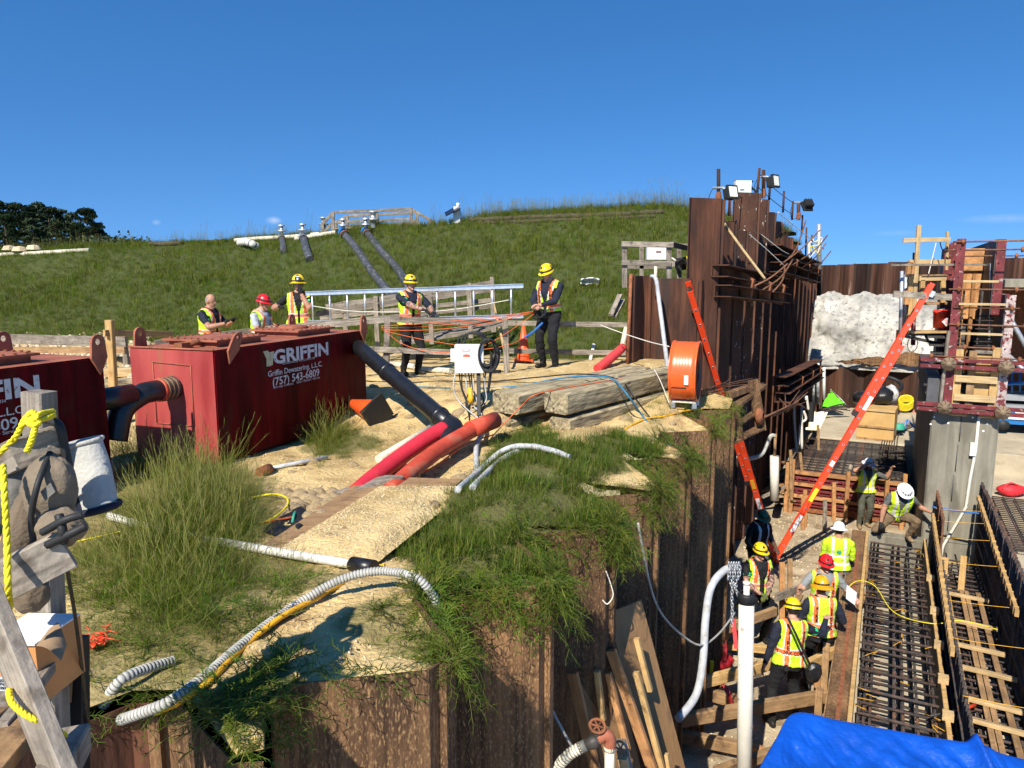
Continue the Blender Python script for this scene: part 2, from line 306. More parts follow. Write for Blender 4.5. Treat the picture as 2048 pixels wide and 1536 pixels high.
mat('shotcrete', (0.27, 0.26, 0.235), 0.95, 0.3, 0.9, 1.0, 9, col2=(0.58, 0.55, 0.475), spots=(0.20, 0.195, 0.18), spot_scale=7.5, spot_lo=0.57, spot_hi=0.64)
mat('form_red', (0.15, 0.022, 0.024), 0.6, 0.4, 5, 0.1, 40, spots=(0.36, 0.30, 0.27), spot_scale=12, spot_lo=0.62, spot_hi=0.70)
mat('form_white', (0.42, 0.34, 0.31), 0.7, 0.35, 9, 0.2, 40, spots=(0.15, 0.025, 0.025), spot_scale=13, spot_lo=0.52, spot_hi=0.58)
mat('form_face', (0.085, 0.085, 0.09), 0.6, 0.4, 4, 0.1, 30)
mat('wheel_plate', (0.20, 0.145, 0.09), 0.75, 0.3, 8, 0.2, 60, metal=0.2)
mat('tarp', (0.003, 0.070, 0.42), 0.42, 0.2, 3, 0.5, 14, spec=0.45)
mat('lift_blue', (0.012, 0.15, 0.42), 0.4, 0.1, 6, spec=0.5)
mat('lift_grey', (0.28, 0.30, 0.32), 0.5, 0.1, 6)
mat('bag_green', (0.13, 0.56, 0.015), 0.6, 0.2, 6, 0.2, 20)
mat('bag_black', (0.014, 0.014, 0.015), 0.35, 0.3, 8, 0.3, 20)
mat('bag_red', (0.55, 0.02, 0.03), 0.6, 0.2, 10, 0.15, 30)
mat('bucket_red', (0.72, 0.045, 0.02), 0.4, 0.1, 8, spec=0.5)
mat('canvas', (0.46, 0.45, 0.41), 0.9, 0.14, 7, 0.25, 70, spots=(0.42, 0.40, 0.35), spot_scale=9, spot_lo=0.6, spot_hi=0.75)
mat('khaki', (0.17, 0.125, 0.082), 0.9, 0.22, 6, 0.25, 90)
mat('khaki_light', (0.20, 0.155, 0.105), 0.9, 0.22, 6, 0.25, 90)
mat('cloth_grey', (0.15, 0.142, 0.125), 0.9, 0.2, 6, 0.2, 60)
mat('cardboard', (0.36, 0.235, 0.13), 0.9, 0.15, 6, 0.1, 40)
mat('card_orange', (0.60, 0.27, 0.09), 0.8, 0.12, 6)
mat('lamp_face', (0.80, 0.78, 0.66), 0.25, 0.05, 30, spec=0.6)
mat('solar', (0.012, 0.014, 0.022), 0.2, 0.2, 10, spec=0.6)
mat('wattle', (0.075, 0.060, 0.032), 0.95, 0.4, 14, 0.6, 60)
mat('rubble', (0.55, 0.48, 0.36), 0.95, 0.25, 5, 0.5, 30, rand=0.2)
mat('clod', (0.47, 0.345, 0.19), 0.95, 0.22, 5, 0.7, 34, rand=0.15)
mat('stone_pale', (0.54, 0.43, 0.27), 0.9, 0.2, 8, rand=0.3)
mat('bark', (0.075, 0.055, 0.04), 0.9, 0.3, 8)
mat('pine', (0.020, 0.046, 0.018), 0.7, 0.5, 0.6, rand=0.35, trans=0.2, col2=(0.040, 0.075, 0.024))
mat('pine_far', (0.035, 0.075, 0.03), 0.7, 0.4, 0.6, rand=0.2, trans=0.2)
mat('grass', (0.072, 0.142, 0.007), 0.7, 0.35, 9, rand=0.42, trans=0.42, col2=(0.138, 0.215, 0.014), spec=0.12)
mat('grass_dry', (0.19, 0.195, 0.035), 0.7, 0.3, 9, rand=0.3, trans=0.3)
mat('grass_fine', (0.078, 0.160, 0.007), 0.7, 0.35, 9, rand=0.42, trans=0.45, col2=(0.155, 0.245, 0.014), spec=0.12)
mat('grass_wide', (0.058, 0.130, 0.009), 0.55, 0.3, 9, rand=0.40, trans=0.42, col2=(0.125, 0.205, 0.018), spec=0.2)
mat('grass_stem', (0.17, 0.185, 0.035), 0.7, 0.3, 9, rand=0.25, trans=0.2)
# ground under the grass: sand and soil, told apart by a mask painted on the mesh
def ground_mat():
    m = mat('ground', (0.51, 0.35, 0.140), 0.95, 0.24, 1.6, 1.0, 26, col2=(0.70, 0.515, 0.235), spots=(0.33, 0.20, 0.08), spot_scale=3.0, spot_lo=0.55, spot_hi=0.72)
    n = m.node_tree; b = n.nodes['Principled BSDF']; src = b.inputs['Base Color'].links[0].from_socket
    at = n.nodes.new('ShaderNodeAttribute'); at.attribute_name = 'grassmask'
    t = n.nodes.new('ShaderNodeTexNoise'); t.inputs['Scale'].default_value = 3.0; t.inputs['Detail'].default_value = 5
    r = n.nodes.new('ShaderNodeValToRGB'); n.links.new(t.outputs[0], r.inputs[0])
    r.color_ramp.elements[0].color = (0.034, 0.050, 0.008, 1); r.color_ramp.elements[1].color = (0.085, 0.095, 0.020, 1)
    x = n.nodes.new('ShaderNodeMix'); x.data_type = 'RGBA'; n.links.new(at.outputs['Fac'], x.inputs[0]); n.links.new(src, x.inputs[6]); n.links.new(r.outputs[0], x.inputs[7])
    n.links.new(x.outputs[2], b.inputs['Base Color'])
ground_mat()
# ------------------------------------------------------------------ sheet pile walls
H_SHEET = 0.63
def zig(A, t, n, length, amp=0.21, start_out=False):
    """plan polyline of a Z-sheet wall from A along t; n points to the open side. One list of 4 points per sheet."""
    A, t, n = Vector(A), Vector(t).normalized(), Vector(n).normalized(); out = []; k = 0; s = 0.0; o = start_out
    while s < length - 0.05:
        a, b = (amp, -amp) if o else (-amp, amp)
        out.append([A + t * s + n * a, A + t * (s + 0.12) + n * a, A + t * (s + 0.51) + n * b, A + t * (s + 0.63) + n * b])
        s += H_SHEET; o = not o; k += 1
    return out
def sheet(poly, n, z0, z1, m, parent, th=0.014, lean=0.0):
    n = Vector(n).normalized(); mb = MB(); f = poly; b = [p - n * th for p in poly]
    ring = f + b[::-1]; lo = [Vector((p.x, p.y, z0)) for p in ring]
    j = [rng.uniform(-0.012, 0.012) for _ in f]; j = j + j[::-1]
    hi = [Vector((p.x, p.y, z1 + dz)) for p, dz in zip(ring, j)]; k = len(ring)
    mb.add(lo + hi, [(i, (i + 1) % k, k + (i + 1) % k, k + i) for i in range(k)] + [(k + 0, k + 1, k + 6, k + 7), (k + 1, k + 2, k + 5, k + 6), (k + 2, k + 3, k + 4, k + 5)])
    t = (poly[1] - poly[0]).normalized(); c = poly[3] + n * 0.012          # the rolled interlock along one edge
    mb.frame_box(Vector((c.x, c.y, z0)) - t * 0.03 - n * 0.03, t * 0.055, n * 0.06, Vector((0, 0, z1 - z0 - 0.015)))
    return mb.build('sheet_pile', m, parent)
def WP(v, s, z=0.0): p = V * v + U * s; return Vector((p.x, p.y, z))       # pit coordinates -> world
edge = []                                           # plan edge of the soil behind the walls
# near corner wall (runs to the left just under the railing)
CORNER = WP(-2.31, 2.22)
LW = Vector((-1, -0.02, 0)); LN = Vector((0.02, -1, 0)).normalized()
near_sheets = zig(CORNER + Vector((-0.02, -0.06, 0)), LW, LN, 3.4, 0.2, True)
tw = thing('sheet_pile_wall', 'dark rusty sheet piles whose wavy top edge crosses the bottom left of the photo', 'sheet pile wall', (CORNER.x, CORNER.y, -0.4))
for i, p in enumerate(near_sheets): sheet(p, LN, -4.6, -0.36 + 0.02 * (i % 2), 'rust' if i else 'rust_sandy', tw)
# low wall beside the grassy bank
low_sheets = zig(WP(-2.13, 2.22), U, V, 8.75, 0.26, False)
tl = thing('sheet_pile_wall', 'sandy brown sheet pile wall below the grassy bank, overhung with grass', 'sheet pile wall', WP(-2.1, 2.4, -0.3))
LOWTOP = lambda s: tab(s, [(2, -0.22), (4, -0.30), (6, -0.36), (8.2, -0.34), (9.0, -0.22), (11, -0.12)])
for i, p in enumerate(low_sheets):
    s = 2.22 + i * H_SHEET
    sheet(p, V, -4.6, LOWTOP(s) + rng.uniform(-0.03, 0.05), 'rust_sandy', tl)
# connecting wall behind the fan, hidden side of the step in the line
END_LOW = low_sheets[-1][-1]; T0 = WP(-2.91, 12.57)
# short return wall with the timber cage
RA = Vector((1.86, 12.35, 0)); RT = Vector((0.955, 0.295, 0)).normalized(); RN = Vector((RT.y, -RT.x, 0))
ret_sheets = zig(RA, RT, RN, 1.45, 0.24, True)
trw = thing('sheet_pile_wall', 'short rusty sheet pile wall standing waist high under the grey timber cage', 'sheet pile wall', RA)
for i, p in enumerate(ret_sheets): sheet(p, RN, -0.6, 1.66 - 0.04 * i, 'rust', trw)
# tall wall
tall_sheets = zig(T0, U, V, 20.3, 0.21, False)
tt = thing('sheet_pile_wall', 'tall stepped rusty sheet pile wall carrying the floodlights', 'sheet pile wall', T0)
def tall_top(i):
    if i < 1: return 2.98
    if i < 3: return 2.86 - 0.10 * i
    if i < 6: return 2.70 - 0.12 * (i - 3)
    if i < 7: return 3.45
    if i < 9: return 3.42
    return max(2.12, 3.30 - 0.075 * (i - 9))
for i, p in enumerate(tall_sheets):
    sheet(p, V, -4.6, tall_top(i), 'rust_spatter' if 3 <= i <= 9 else 'rust', tt)
for (a, b, n_) in ((END_LOW, T0 + V * -0.21, 4),):
    tc_ = thing('sheet_pile_wall', 'rusty sheet piles joining the low wall to the tall wall behind the orange fan', 'sheet pile wall', a)
    d = (b - a); t = d.normalized(); n = Vector((t.y, -t.x, 0))
    for i in range(n_):
        q = [a + d * ((i + f) / n_) for f in (0, 0.25, 0.75, 1)]
        sheet([q[0], q[1], q[2], q[3]], n, -4.6, -0.16, 'rust', tc_)
# far upper and lower walls
FU0 = tall_sheets[-1][-1] + V * 0.02
far_sheets = zig(FU0, V, -U, 17, 0.25, True)
tf = thing('sheet_pile_wall', 'long rusty sheet pile wall closing the far end of the pit above the pale rock', 'sheet pile wall', FU0)
for i, p in enumerate(far_sheets):
    sheet(p, -U, -2.2, (2.45 if i == 12 else 2.10 + 0.020 * i + rng.uniform(-0.02, 0.03)), 'rust_far', tf)
FL0 = WP(-2.68, 30.2)
fl_sheets = zig(FL0, V, -U, 7.6, 0.18, True)
tfl = thing('sheet_pile_wall', 'low rusty sheet pile wall at the foot of the pale rock slope', 'sheet pile wall', FL0)
for i, p in enumerate(fl_sheets): sheet(p, -U, -3.6, -1.78 + rng.uniform(-0.02, 0.02), 'rust_far', tfl)
# ------------------------------------------------------------------ the lie of the land
TOE = [(-60, 36), (-40, 29), (-15.1, 21.4), (-5, 17.8), (0.8, 15.0), (3, 14.0), (20, 9)]
CREST = [(-60, 42), (-21, 30.5), (-6, 27), (2.5, 24), (6, 23.3), (14, 22.0), (30, 22)]
ZC = [(-60, 2.3), (-21, 2.72), (-9, 3.0), (-5.6, 3.3), (-2.5, 3.45), (0, 3.72), (2.5, 3.84), (5, 3.74), (6.5, 3.55), (9, 2.9), (12.5, 1.95), (20, 1.9)]
def ground(x, y):
    z = tab(y, [(2.4, -0.30), (3.2, -0.26), (6, -0.31), (8.6, -0.31), (10.2, -0.12), (11.4, 0.0), (14, 0.02)])
    if x < -1.2: z = lerp(z, tab(y, [(2, -0.34), (9.5, -0.34), (11.5, -0.27), (13, -0.24), (16, -0.1), (30, 0)]), smooth((-1.2 - x) / 3.0))
    # bank behind the heavy timbers
    k = (Vector((x, y)) - Vector((0.35, 8.95))); al = k.x * 0.62 + k.y * 0.78; ac = -k.x * 0.78 + k.y * 0.62
    if -0.8 < al < 4.5: z += 0.20 * smooth((ac - 0.1) / 0.3) * smooth((al + 0.8) / 0.5) * (1 - smooth((ac - 1.2) / 1.5))
    # hollow where the red pipes go under the boards
    q = (x + 0.45) ** 2 / 0.5 + (y - 6.75) ** 2 / 0.45
    z -= 0.30 * math.exp(-q * 2.2)
    # mound of soil along the wall
    v = x * V.x + y * V.y; s = x * U.x + y * U.y
    dw = -2.1 - v
    if dw < 2.6 and s < 9.5: z += 0.17 * math.exp(-((dw - 0.95) / 0.6) ** 2) * smooth((s - 4.2) / 1.2) * (1 - smooth((s - 7.4) / 1.5))
    if dw < 0.25 and s < 10.5: z -= 0.05
    h0, h1 = tab(x, TOE), tab(x, CREST); t = (y - h0) / (h1 - h0)
    if t > 0:
        zc = tab(x, ZC); q = clamp(t); prof = q if q < 0.8 else 0.8 + 0.2 * (1 - (1 - (q - 0.8) / 0.2) ** 2) * 1.0
        prof = lerp(q * 1.08 if q < 0.8 else min(1, 0.864 + 0.136 * smooth((q - 0.8) / 0.2)), smooth(q), 0.25)
        hh = z + (zc - z) * prof
        if t > 1: hh = max(min(zc, 1.6), zc - 0.11 * (y - h1))
        z = hh + 0.16 * nz(x * 0.28, y * 0.28, 4) * smooth(t * 3) + 0.05 * nz(x * 0.9, y * 0.9, 1) * smooth(t * 3)
    z += 0.045 * nz(x * 1.1, y * 1.1, 2.0) + 0.022 * nz(x * 3.7, y * 3.7, 5.0)
    if y < 14: z += 0.020 * nz(x * 9, y * 9, 7) + 0.012 * nz(x * 21, y * 21, 8)
    return z
def PG(px, py, dz=0.0):                             # where a sight line meets the land
    d = ray(px, py); t0 = None; t = 2.0
    while t < 90:
        p = EYE + d * t
        if p.z < ground(p.x, p.y) + dz:
            a, b = t - 0.3, t
            for _ in range(12):
                m_ = (a + b) / 2; p = EYE + d * m_
                if p.z < ground(p.x, p.y) + dz: b = m_
                else: a = m_
            p = EYE + d * b; return Vector((p.x, p.y, ground(p.x, p.y) + dz))
        t += 0.3
    return EYE + d * 30
# grass areas, outlined on the photograph and carried to the ground
GRASS_T = [(120, 1010), (230, 950), (330, 912), (500, 945), (560, 985), (560, 1060), (520, 1095), (640, 1135), (700, 1150), (600, 1185), (480, 1290), (380, 1380), (190, 1470), (170, 1330), (130, 1200)]
GRASS_M = [(770, 1105), (830, 1060), (905, 985), (960, 935), (1000, 880), (1075, 850), (1140, 890), (1250, 860), (1330, 905), (1290, 930), (1180, 960), (1290, 990), (1300, 1040), (1230, 1110), (1195, 1180), (1090, 1200), (1080, 1340), (880, 1400), (840, 1290), (900, 1230), (860, 1150)]
GRASS_B = [(180, 1475), (330, 1440), (440, 1375), (560, 1305), (620, 1380), (600, 1425), (480, 1500), (300, 1500)]
GRASS_S = [(600, 880), (640, 845), (720, 860), (760, 890), (700, 910), (610, 905)]
GRASS_C = [(720, 1215), (800, 1190), (890, 1230), (850, 1330), (760, 1310), (660, 1250)]
def grassiness(x, y):
    h0 = tab(x, TOE); e = 0.5 * nz(x * 0.7, y * 0.7, 3)
    g = smooth((y - h0 + 0.9 + e) / 0.6)
    if g >= 1: return 1.0
    px, py = pix((x, y, ground(x, y)))
    for poly, w in ((GRASS_T, 0.55), (GRASS_M, 0.9), (GRASS_B, 0.95), (GRASS_S, 0.7), (GRASS_C, 0.6)):
        if inpoly(px + 26 * nz(x * 3, y * 3, 1), py + 20 * nz(x * 3, y * 3, 2), poly): return w
    return g
# soil edge that follows the zigzag of the walls
E = []
for p in reversed(near_sheets): E += [q - LN * 0.03 for q in reversed(p)]
for p in low_sheets: E += [q - V * 0.03 for q in p]
E += [END_LOW + Vector((-0.06, 0.05, 0)), T0 + V * -0.25 - U * 0.05]
for p in tall_sheets: E += [q - V * 0.03 for q in p]
E += [FU0 + U * 0.3 - V * 0.1, FU0 + U * 0.28 + V * 16, Vector((70, 5, 0)), Vector((90, 75, 0)), Vector((-90, 75, 0)), Vector((-90, 2.55, 0))]
poly2 = []
for p in E:
    q = Vector((p.x, p.y))
    if not poly2 or (q - poly2[-1]).length > 0.02: poly2.append(q)
pts = list(poly2); ptl = [(p.x, p.y) for p in poly2]; nb = len(poly2)
def scatter(x0, x1, y0, y1, st):
    y = y0; r = 0
    while y < y1:
        x = x0 + (st / 2 if r % 2 else 0)
        while x < x1:
            a, b = x + rng.uniform(-.2, .2) * st, y + rng.uniform(-.2, .2) * st
            if inpoly(a, b, ptl): pts.append(Vector((a, b)))
            x += st
        y += st; r += 1
scatter(-4.5, 2.0, 2.5, 6.0, 0.055); scatter(-6, 3.4, 6.0, 12.6, 0.10); scatter(-14, 8, 12.6, 18, 0.28); scatter(-34, 14, 18, 36, 0.55)
scatter(-14, -6, 4, 12.6, 0.5); scatter(-85, 88, 36, 75, 5.0); scatter(-85, -34, 12, 36, 4.0); scatter(-40, -14, 4, 18, 1.5)
o2, _, f2, *_r = delaunay_2d_cdt(pts, [], [list(range(nb))], 1, 1e-5)
gm = bpy.data.meshes.new('ground'); gm.from_pydata([(p.x, p.y, ground(p.x, p.y)) for p in o2], [], [tuple(f) for f in f2]); gm.update()
ga = gm.attributes.new('grassmask', 'FLOAT', 'POINT'); ga.data.foreach_set('value', [grassiness(p.x, p.y) for p in o2])
gm.polygons.foreach_set('use_smooth', [True] * len(gm.polygons))
bm = bmesh.new(); bm.from_mesh(gm); bmesh.ops.recalc_face_normals(bm, faces=bm.faces)
if sum(f.normal.z for f in bm.faces) < 0: bmesh.ops.reverse_faces(bm, faces=bm.faces)
bm.to_mesh(gm); bm.free()
tag(link('ground', gm, 'ground'), 'pale sandy ground and grass covered bank', kind='structure')
mb = MB(); mb.add([(-4000, 74, 1.4), (4000, 74, 1.4), (4000, 5000, 1.4), (-4000, 5000, 1.4)], [(0, 1, 2, 3)])
mb.add([(-4000, -400, -0.6), (-89.5, -400, -0.6), (-89.5, 75, 1.0), (-4000, 75, 1.0)], [(0, 1, 2, 3)])
fg = mb.build('far_ground', 'grass_dry'); tag(fg, 'flat land stretching away beyond the bank', kind='structure')
# pit floor with a little relief
def pitz(x, y): return ZP + 0.05 * nz(x * 0.9, y * 0.9, 3) + 0.02 * nz(x * 4, y * 4, 4)
mb = MB()
mb.grid(lambda a, b: (lambda p: Vector((p.x, p.y, pitz(p.x, p.y))))(WP(lerp(-3.0, 22, a ** 1.6), lerp(-6, 30.6, b))), 90, 170)
pf = mb.build('pit_floor', 'pit_sand', fix=False); tag(pf, 'sandy floor of the pit', kind='structure')
# ------------------------------------------------------------------ red tanks
def PLN(px, py, o, n):
    d = ray(px, py); n = Vector(n); return EYE + d * ((Vector(o) - EYE).dot(n) / d.dot(n))
TA = Vector((0.33, 0.944, 0)).normalized(); TB = Vector((TA.y, -TA.x, 0)); TC = Vector((-3.04, 7.35, 0)); TL, TW, TZ0, TZ1 = 2.97, 1.12, -0.30, 0.905
def TP(l, w, z): return TC + TA * l - TB * w + Vector((0, 0, z))
tank = thing('steel_tank', 'red steel tank with white lettering, whole in view beside the black pipe', 'tank', TP(TL / 2, TW / 2, TZ0), 'red steel tanks')
mb = MB()
mb.frame_box(TP(0, 0, TZ0), TA * TL, -TB * TW, Vector((0, 0, TZ1 - TZ0)))
mb.m = [1, 2, 0, 0, 0, 1]
body = None
me = mb.mesh('tank_shell')
bm = bmesh.new(); bm.from_mesh(me); bmesh.ops.recalc_face_normals(bm, faces=bm.faces)
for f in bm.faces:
    f.material_index = 2 if f.normal.z > .5 else (1 if f.normal.dot(TA) < -.5 else 0)  # near end takes the red with sunlight mixed in
bmesh.ops.bevel(bm, geom=bm.edges[:], offset=0.012, segments=2, affect='EDGES'); bm.to_mesh(me); bm.free()
body = link('tank_shell', me, ['tank_red', 'tank_sunlit', 'tank_top'], tank)
mb = MB()                                           # weld beads and the patch panel on the end
for (w0, z0, w1, z1) in ((.30, -.02, .30, .62), (.30, .62, .80, .64), (.80, .64, .80, -.02), (.80, -.02, .30, -.02)):
    mb.tube([TP(-.006, w0, z0 + .12), TP(-.006, w1, z1 + .12)], .006, 5)
mb.tube([TP(.0, .0, TZ1 + .004), TP(.0, TW, TZ1 + .004)], .012, 5)
mb.build('weld_bead', 'tank_top', tank)
def hatch(l0, l1, w0, w1, cover):
    mb = MB(); mb.frame_box(TP(l0, w0, TZ1), TA * (l1 - l0), -TB * (w1 - w0), Vector((0, 0, .055)))
    mb.frame_box(TP(l0 - .05, w0 - .05, TZ1 + .056), TA * (l1 - l0 + .1), -TB * (w1 - w0 + .1), Vector((0, 0, .022)))
    h = mb.build('hatch', 'tank_top', tank)
    for side in range(4):
        n_ = 7
        for k in range(n_):
            t = (k + .5) / n_
            l, w = ((lerp(l0, l1, t), w0 - .02), (lerp(l0, l1, t), w1 + .02), (l0 - .02, lerp(w0, w1, t)), (l1 + .02, lerp(w0, w1, t)))[side]
            b = MB(); b.lathe([(.0, .016), (.016, .016), (.016, 0)], TP(l, w, TZ1 + .078), seg=6, sm=False); b.build('bolt', 'rust_orange', h)
    if cover:
        b = MB(); c = TP((l0 + l1) / 2, (w0 + w1) / 2, TZ1 + .078); b.lathe([(0, .035), (.17, .035), (.19, .02), (.19, .0)], c, seg=28)
        b.tube([c + Vector((-.2, 0, .02)), c + Vector((-.25, 0, .05)), c + Vector((-.2, .06, .03))], .015, 6); b.build('lid', 'tank_top', h)
hatch(.30, 1.02, .22, .86, False); hatch(1.72, 2.44, .22, .86, True)
def lug(l, w, ang, lean=0.0):
    c = TP(l, w, TZ1 - .16); d = (TA * math.cos(ang) + TB * math.sin(ang)); n = d.cross(Vector((0, 0, 1))); up = (Vector((0, 0, 1)) + d * lean).normalized()
    mb = MB(); out, hole = [], []; K = 14
    for k in range(K):
        t = math.pi * k / (K - 1); out.append(c + up * (.30 + .07 * math.sin(t)) + d * (.07 * math.cos(t)))
    prof = [c + d * .10, *out, c - d * .10]
    hc = c + up * .30; hole = [hc + up * (.032 * math.sin(2 * math.pi * k / 12)) + d * (.032 * math.cos(2 * math.pi * k / 12)) for k in range(12)]
    # plate as ring strips between the outline and the hole
    ring = []
    for q in hole:
        v = (q - hc).normalized(); best = None
        for i in range(len(prof)):
            a, b = prof[i], prof[(i + 1) % len(prof)]; e = b - a
            den = v.cross(e).dot(n)
            if abs(den) < 1e-9: continue
            t = (a - hc).cross(e).dot(n) / den; s_ = (a - hc).cross(v).dot(n) / den
            if t > 0 and -1e-6 <= s_ <= 1 + 1e-6 and (best is None or t < best): best = t
        ring.append(hc + v * (best or .08))
    vs = []
    for o_ in (-.012, .012): vs += [p + n * o_ for p in hole] + [p + n * o_ for p in ring]
    K = 12; fs = []
    for k in range(K):
        j = (k + 1) % K
        fs += [(k, j, K + j, K + k), (2 * K + j, 2 * K + k, 3 * K + k, 3 * K + j), (k, 2 * K + k, 2 * K + j, j), (K + j, 3 * K + j, 3 * K + k, K + k)]
    mb.add(vs, fs); mb.build('lifting_lug', 'tank_top', tank)
lug(.20, -.012, 0, .55); lug(.10, TW - .06, 0, 0); lug(TL - .06, -.014, 0, 0); lug(TL - .1, TW + .012, 0, 0)
mb = MB(); mb.frame_box(TP(.02, .42, TZ1), TA * .16, -TB * .1, Vector((0, 0, .06))); mb.tube([TP(.1, .46, TZ1 + .04), TP(.28, .40, TZ1 + .05)], .03, 8); mb.build('pipe_stub', 'rust_orange', tank)
FACE = TC + TB * .0035
def tank_line(txt, p0, p1, cap_px, m='letter_white', off=0.0):
    a = PLN(*p0, FACE, TB); b = PLN(*p1, FACE, TB); c = PLN(p0[0], p0[1] - cap_px, FACE, TB)
    vs, fs = text_mesh(txt, 1.0, offset=off); w = max(v.x for v in vs); L = (b - a).dot(TA); h = (c.z - a.z) / .70; sl = (b.z - a.z) / L * 0
    mb = MB(); mb.add([a + TA * (v.x / w * L) + Vector((0, 0, v.y * h)) for v in vs], fs); return mb.build('lettering', m, tank)
tank_line('GRIFFIN', (547, 728), (657, 711), 27, off=.035)
tank_line('GROUNDWATER  PEOPLE SINCE 1934', (565, 729.5), (630, 721), 4.5)
tank_line('Griffin Dewatering, L.L.C.', (536, 754), (645, 737), 11.5, off=.008)
tank_line('(757) 543-6809', (545, 772), (639, 755), 16, off=.012)
tank_line('Turn-key Contract    Sales • Rentals • Service', (546, 778), (640, 762), 5.5)
mb = MB()
def fpoly(ps): mb.prism([PLN(x, y, FACE, TB) for x, y in ps], TB * .002)
fpoly([(526, 703), (536, 701), (541, 712), (541, 732), (533, 733), (533, 718)]); fpoly([(538, 705), (548, 702), (545, 730), (541, 731), (542, 711)])
mb.build('emblem', 'letter_cream', tank)
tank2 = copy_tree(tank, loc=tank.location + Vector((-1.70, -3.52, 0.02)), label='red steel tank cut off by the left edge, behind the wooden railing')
for ch in tank2.children:
    if ch.name.startswith(('lettering', 'emblem')): ch.location = ch.location + TA * .28
# skids under the tanks
for tk, dx in ((tank, Vector((0, 0, 0))), (tank2, Vector((-1.70, -3.52, 0.0)))):
    for l in (.25, TL - .4):
        mb = MB(); mb.beam(TP(l, -.06, TZ0 - .05) + dx, TP(l, TW + .06, TZ0 - .05) + dx, .15, .11); b = mb.build('skid_timber', 'wood_grey', None)
        tag(b, 'grey timber skid under the ' + ('lettered tank' if tk is tank else 'tank at the left edge') + (' at its near end' if l < 1 else ' at its far end'), 'timber', 'tank skids', 'thing')
# black duct between the tanks
du = thing('pipe', 'black elbow pipe linking the two red tanks', 'pipe', TP(-.3, .5, .3))
e0 = TP(0, .54, .50); far2 = TP(TL, .0, 0) + Vector((-1.70, -3.52, 0))
mid = e0 - TA * .42 - TB * .02
path = bez([e0, e0 - TA * .28, mid + Vector((0, 0, -.02)), mid - TA * .2 - TB * .03 + Vector((0, 0, -.14)), mid - TA * .30 - TB * .04 + Vector((0, 0, -.42))], 8)
mb = MB(); mb.tube(path, .108, 18); mb.build('duct', 'black_pipe', du)
mb = MB(); q = mid - TA * .1; mb.tube([q, q - TA * .55 - TB * .05], .108, 18); mb.build('duct', 'black_pipe', du)
for k in range(6):
    mb = MB(); c = e0 - TA * (.03 + .028 * k); mb.lathe([(.108, -.013), (.124, -.008), (.124, .008), (.108, .013)], c, TA, 18); mb.build('band', 'wood_brown' if k % 2 else 'steel_dark', du)
mb = MB(); mb.lathe([(.107, -.02), (.12, -.015), (.12, .015), (.107, .02)], e0 - TA * .20, TA, 18); mb.build('band', 'orange_pipe', du)
# slanting black discharge pipe right of the lettered tank
dp = thing('pipe', 'long shiny black pipe slanting down from the lettered tank', 'pipe', PD(900, 850, 8.2))
A_, B_ = PD(716, 694, 9.9), PD(902, 852, 8.0)
mb = MB(); mb.tube([lerp(A_, B_, k / 10) for k in range(11)], .105, 20); mb.build('pipe_run', 'black_pipe', dp)
dd = (B_ - A_).normalized()
for t in (.36, .90):
    mb = MB(); mb.lathe([(.104, -.03), (.118, -.02), (.118, .02), (.104, .03)], lerp(A_, B_, t), dd, 20); mb.build('coupling', 'black_pipe', dp)
C_ = PD(872, 880, 7.75)
mb = MB(); mb.tube(bez([B_ - dd * .05, B_ + dd * .06, B_ + dd * .10 + (C_ - B_) * .35, B_ + (C_ - B_) * .9], 6), .112, 18); mb.build('elbow', 'black_pipe', dp)
# red pipes and white pipe running under the boards
def pipe_thing(name, label, cat, pts, r, m, seg=14, smooth_n=8, grp=None):
    mb = MB(); mb.tube(bez(pts, smooth_n) if smooth_n else pts, r, seg); o = mb.build(name, m, None, fix=False); tag(o, label, cat, grp, 'thing'); return o
pipe_thing('pipe', 'bright crimson pipe joined to the lower end of the black pipe', 'pipe', [PD(888, 858, 7.85), PD(850, 880, 7.6), PD(800, 915, 7.2), PD(745, 958, 6.7), PD(715, 985, 6.4)], .088, 'red_pipe', 18)
pipe_thing('pipe', 'dull orange red pipe lying beside the crimson pipe', 'pipe', [PD(985, 842, 8.3), PD(930, 868, 7.85), PD(870, 905, 7.3), PD(815, 950, 6.75), PD(780, 985, 6.35)], .085, 'orange_pipe', 18)
mb = MB(); c0, c1 = PD(940, 860, 7.95), PD(990, 840, 8.35); mb.tube([c0, c1], .098, 18); tag(mb.build('pipe_sleeve', 'orange_pipe'), 'orange red sleeve on the end of the dull red pipe under the timbers', 'pipe', kind='thing')
pipe_thing('pipe', 'straight cream plastic pipe lying next to the crimson pipe', 'pipe', [PG(757, 918, .06), PG(880, 848, .08) + Vector((0, 0, .02))], .042, 'pvc_cream', 14, 0)
pipe_thing('pipe', 'thin grey plastic pipe on the sand by the corner of the tank', 'pipe', [PG(535, 938, .03), PG(655, 914, .03)], .022, 'conduit', 10, 0)
mb = MB(); mb.tube([PG(518, 945, .04), PG(540, 936, .05)], .05, 10); tag(mb.build('end_plug', 'rust_orange'), 'rusty cap at the end of the thin grey pipe', 'pipe cap', kind='thing')
pipe_thing('pipe', 'white plastic pipe running through the tall grass', 'pipe', [PG(218, 1032, .05), PG(330, 1062, .02), PG(520, 1098, .025), PG(712, 1130, .04)], .031, 'pvc', 14, 4)
mb = MB(); mb.tube([PG(705, 1128, .05), PG(748, 1136, .05)], .052, 14); tag(mb.build('pipe_coupling', 'black_pipe'), 'black coupling on the end of the white pipe in the grass', 'coupling', kind='thing')
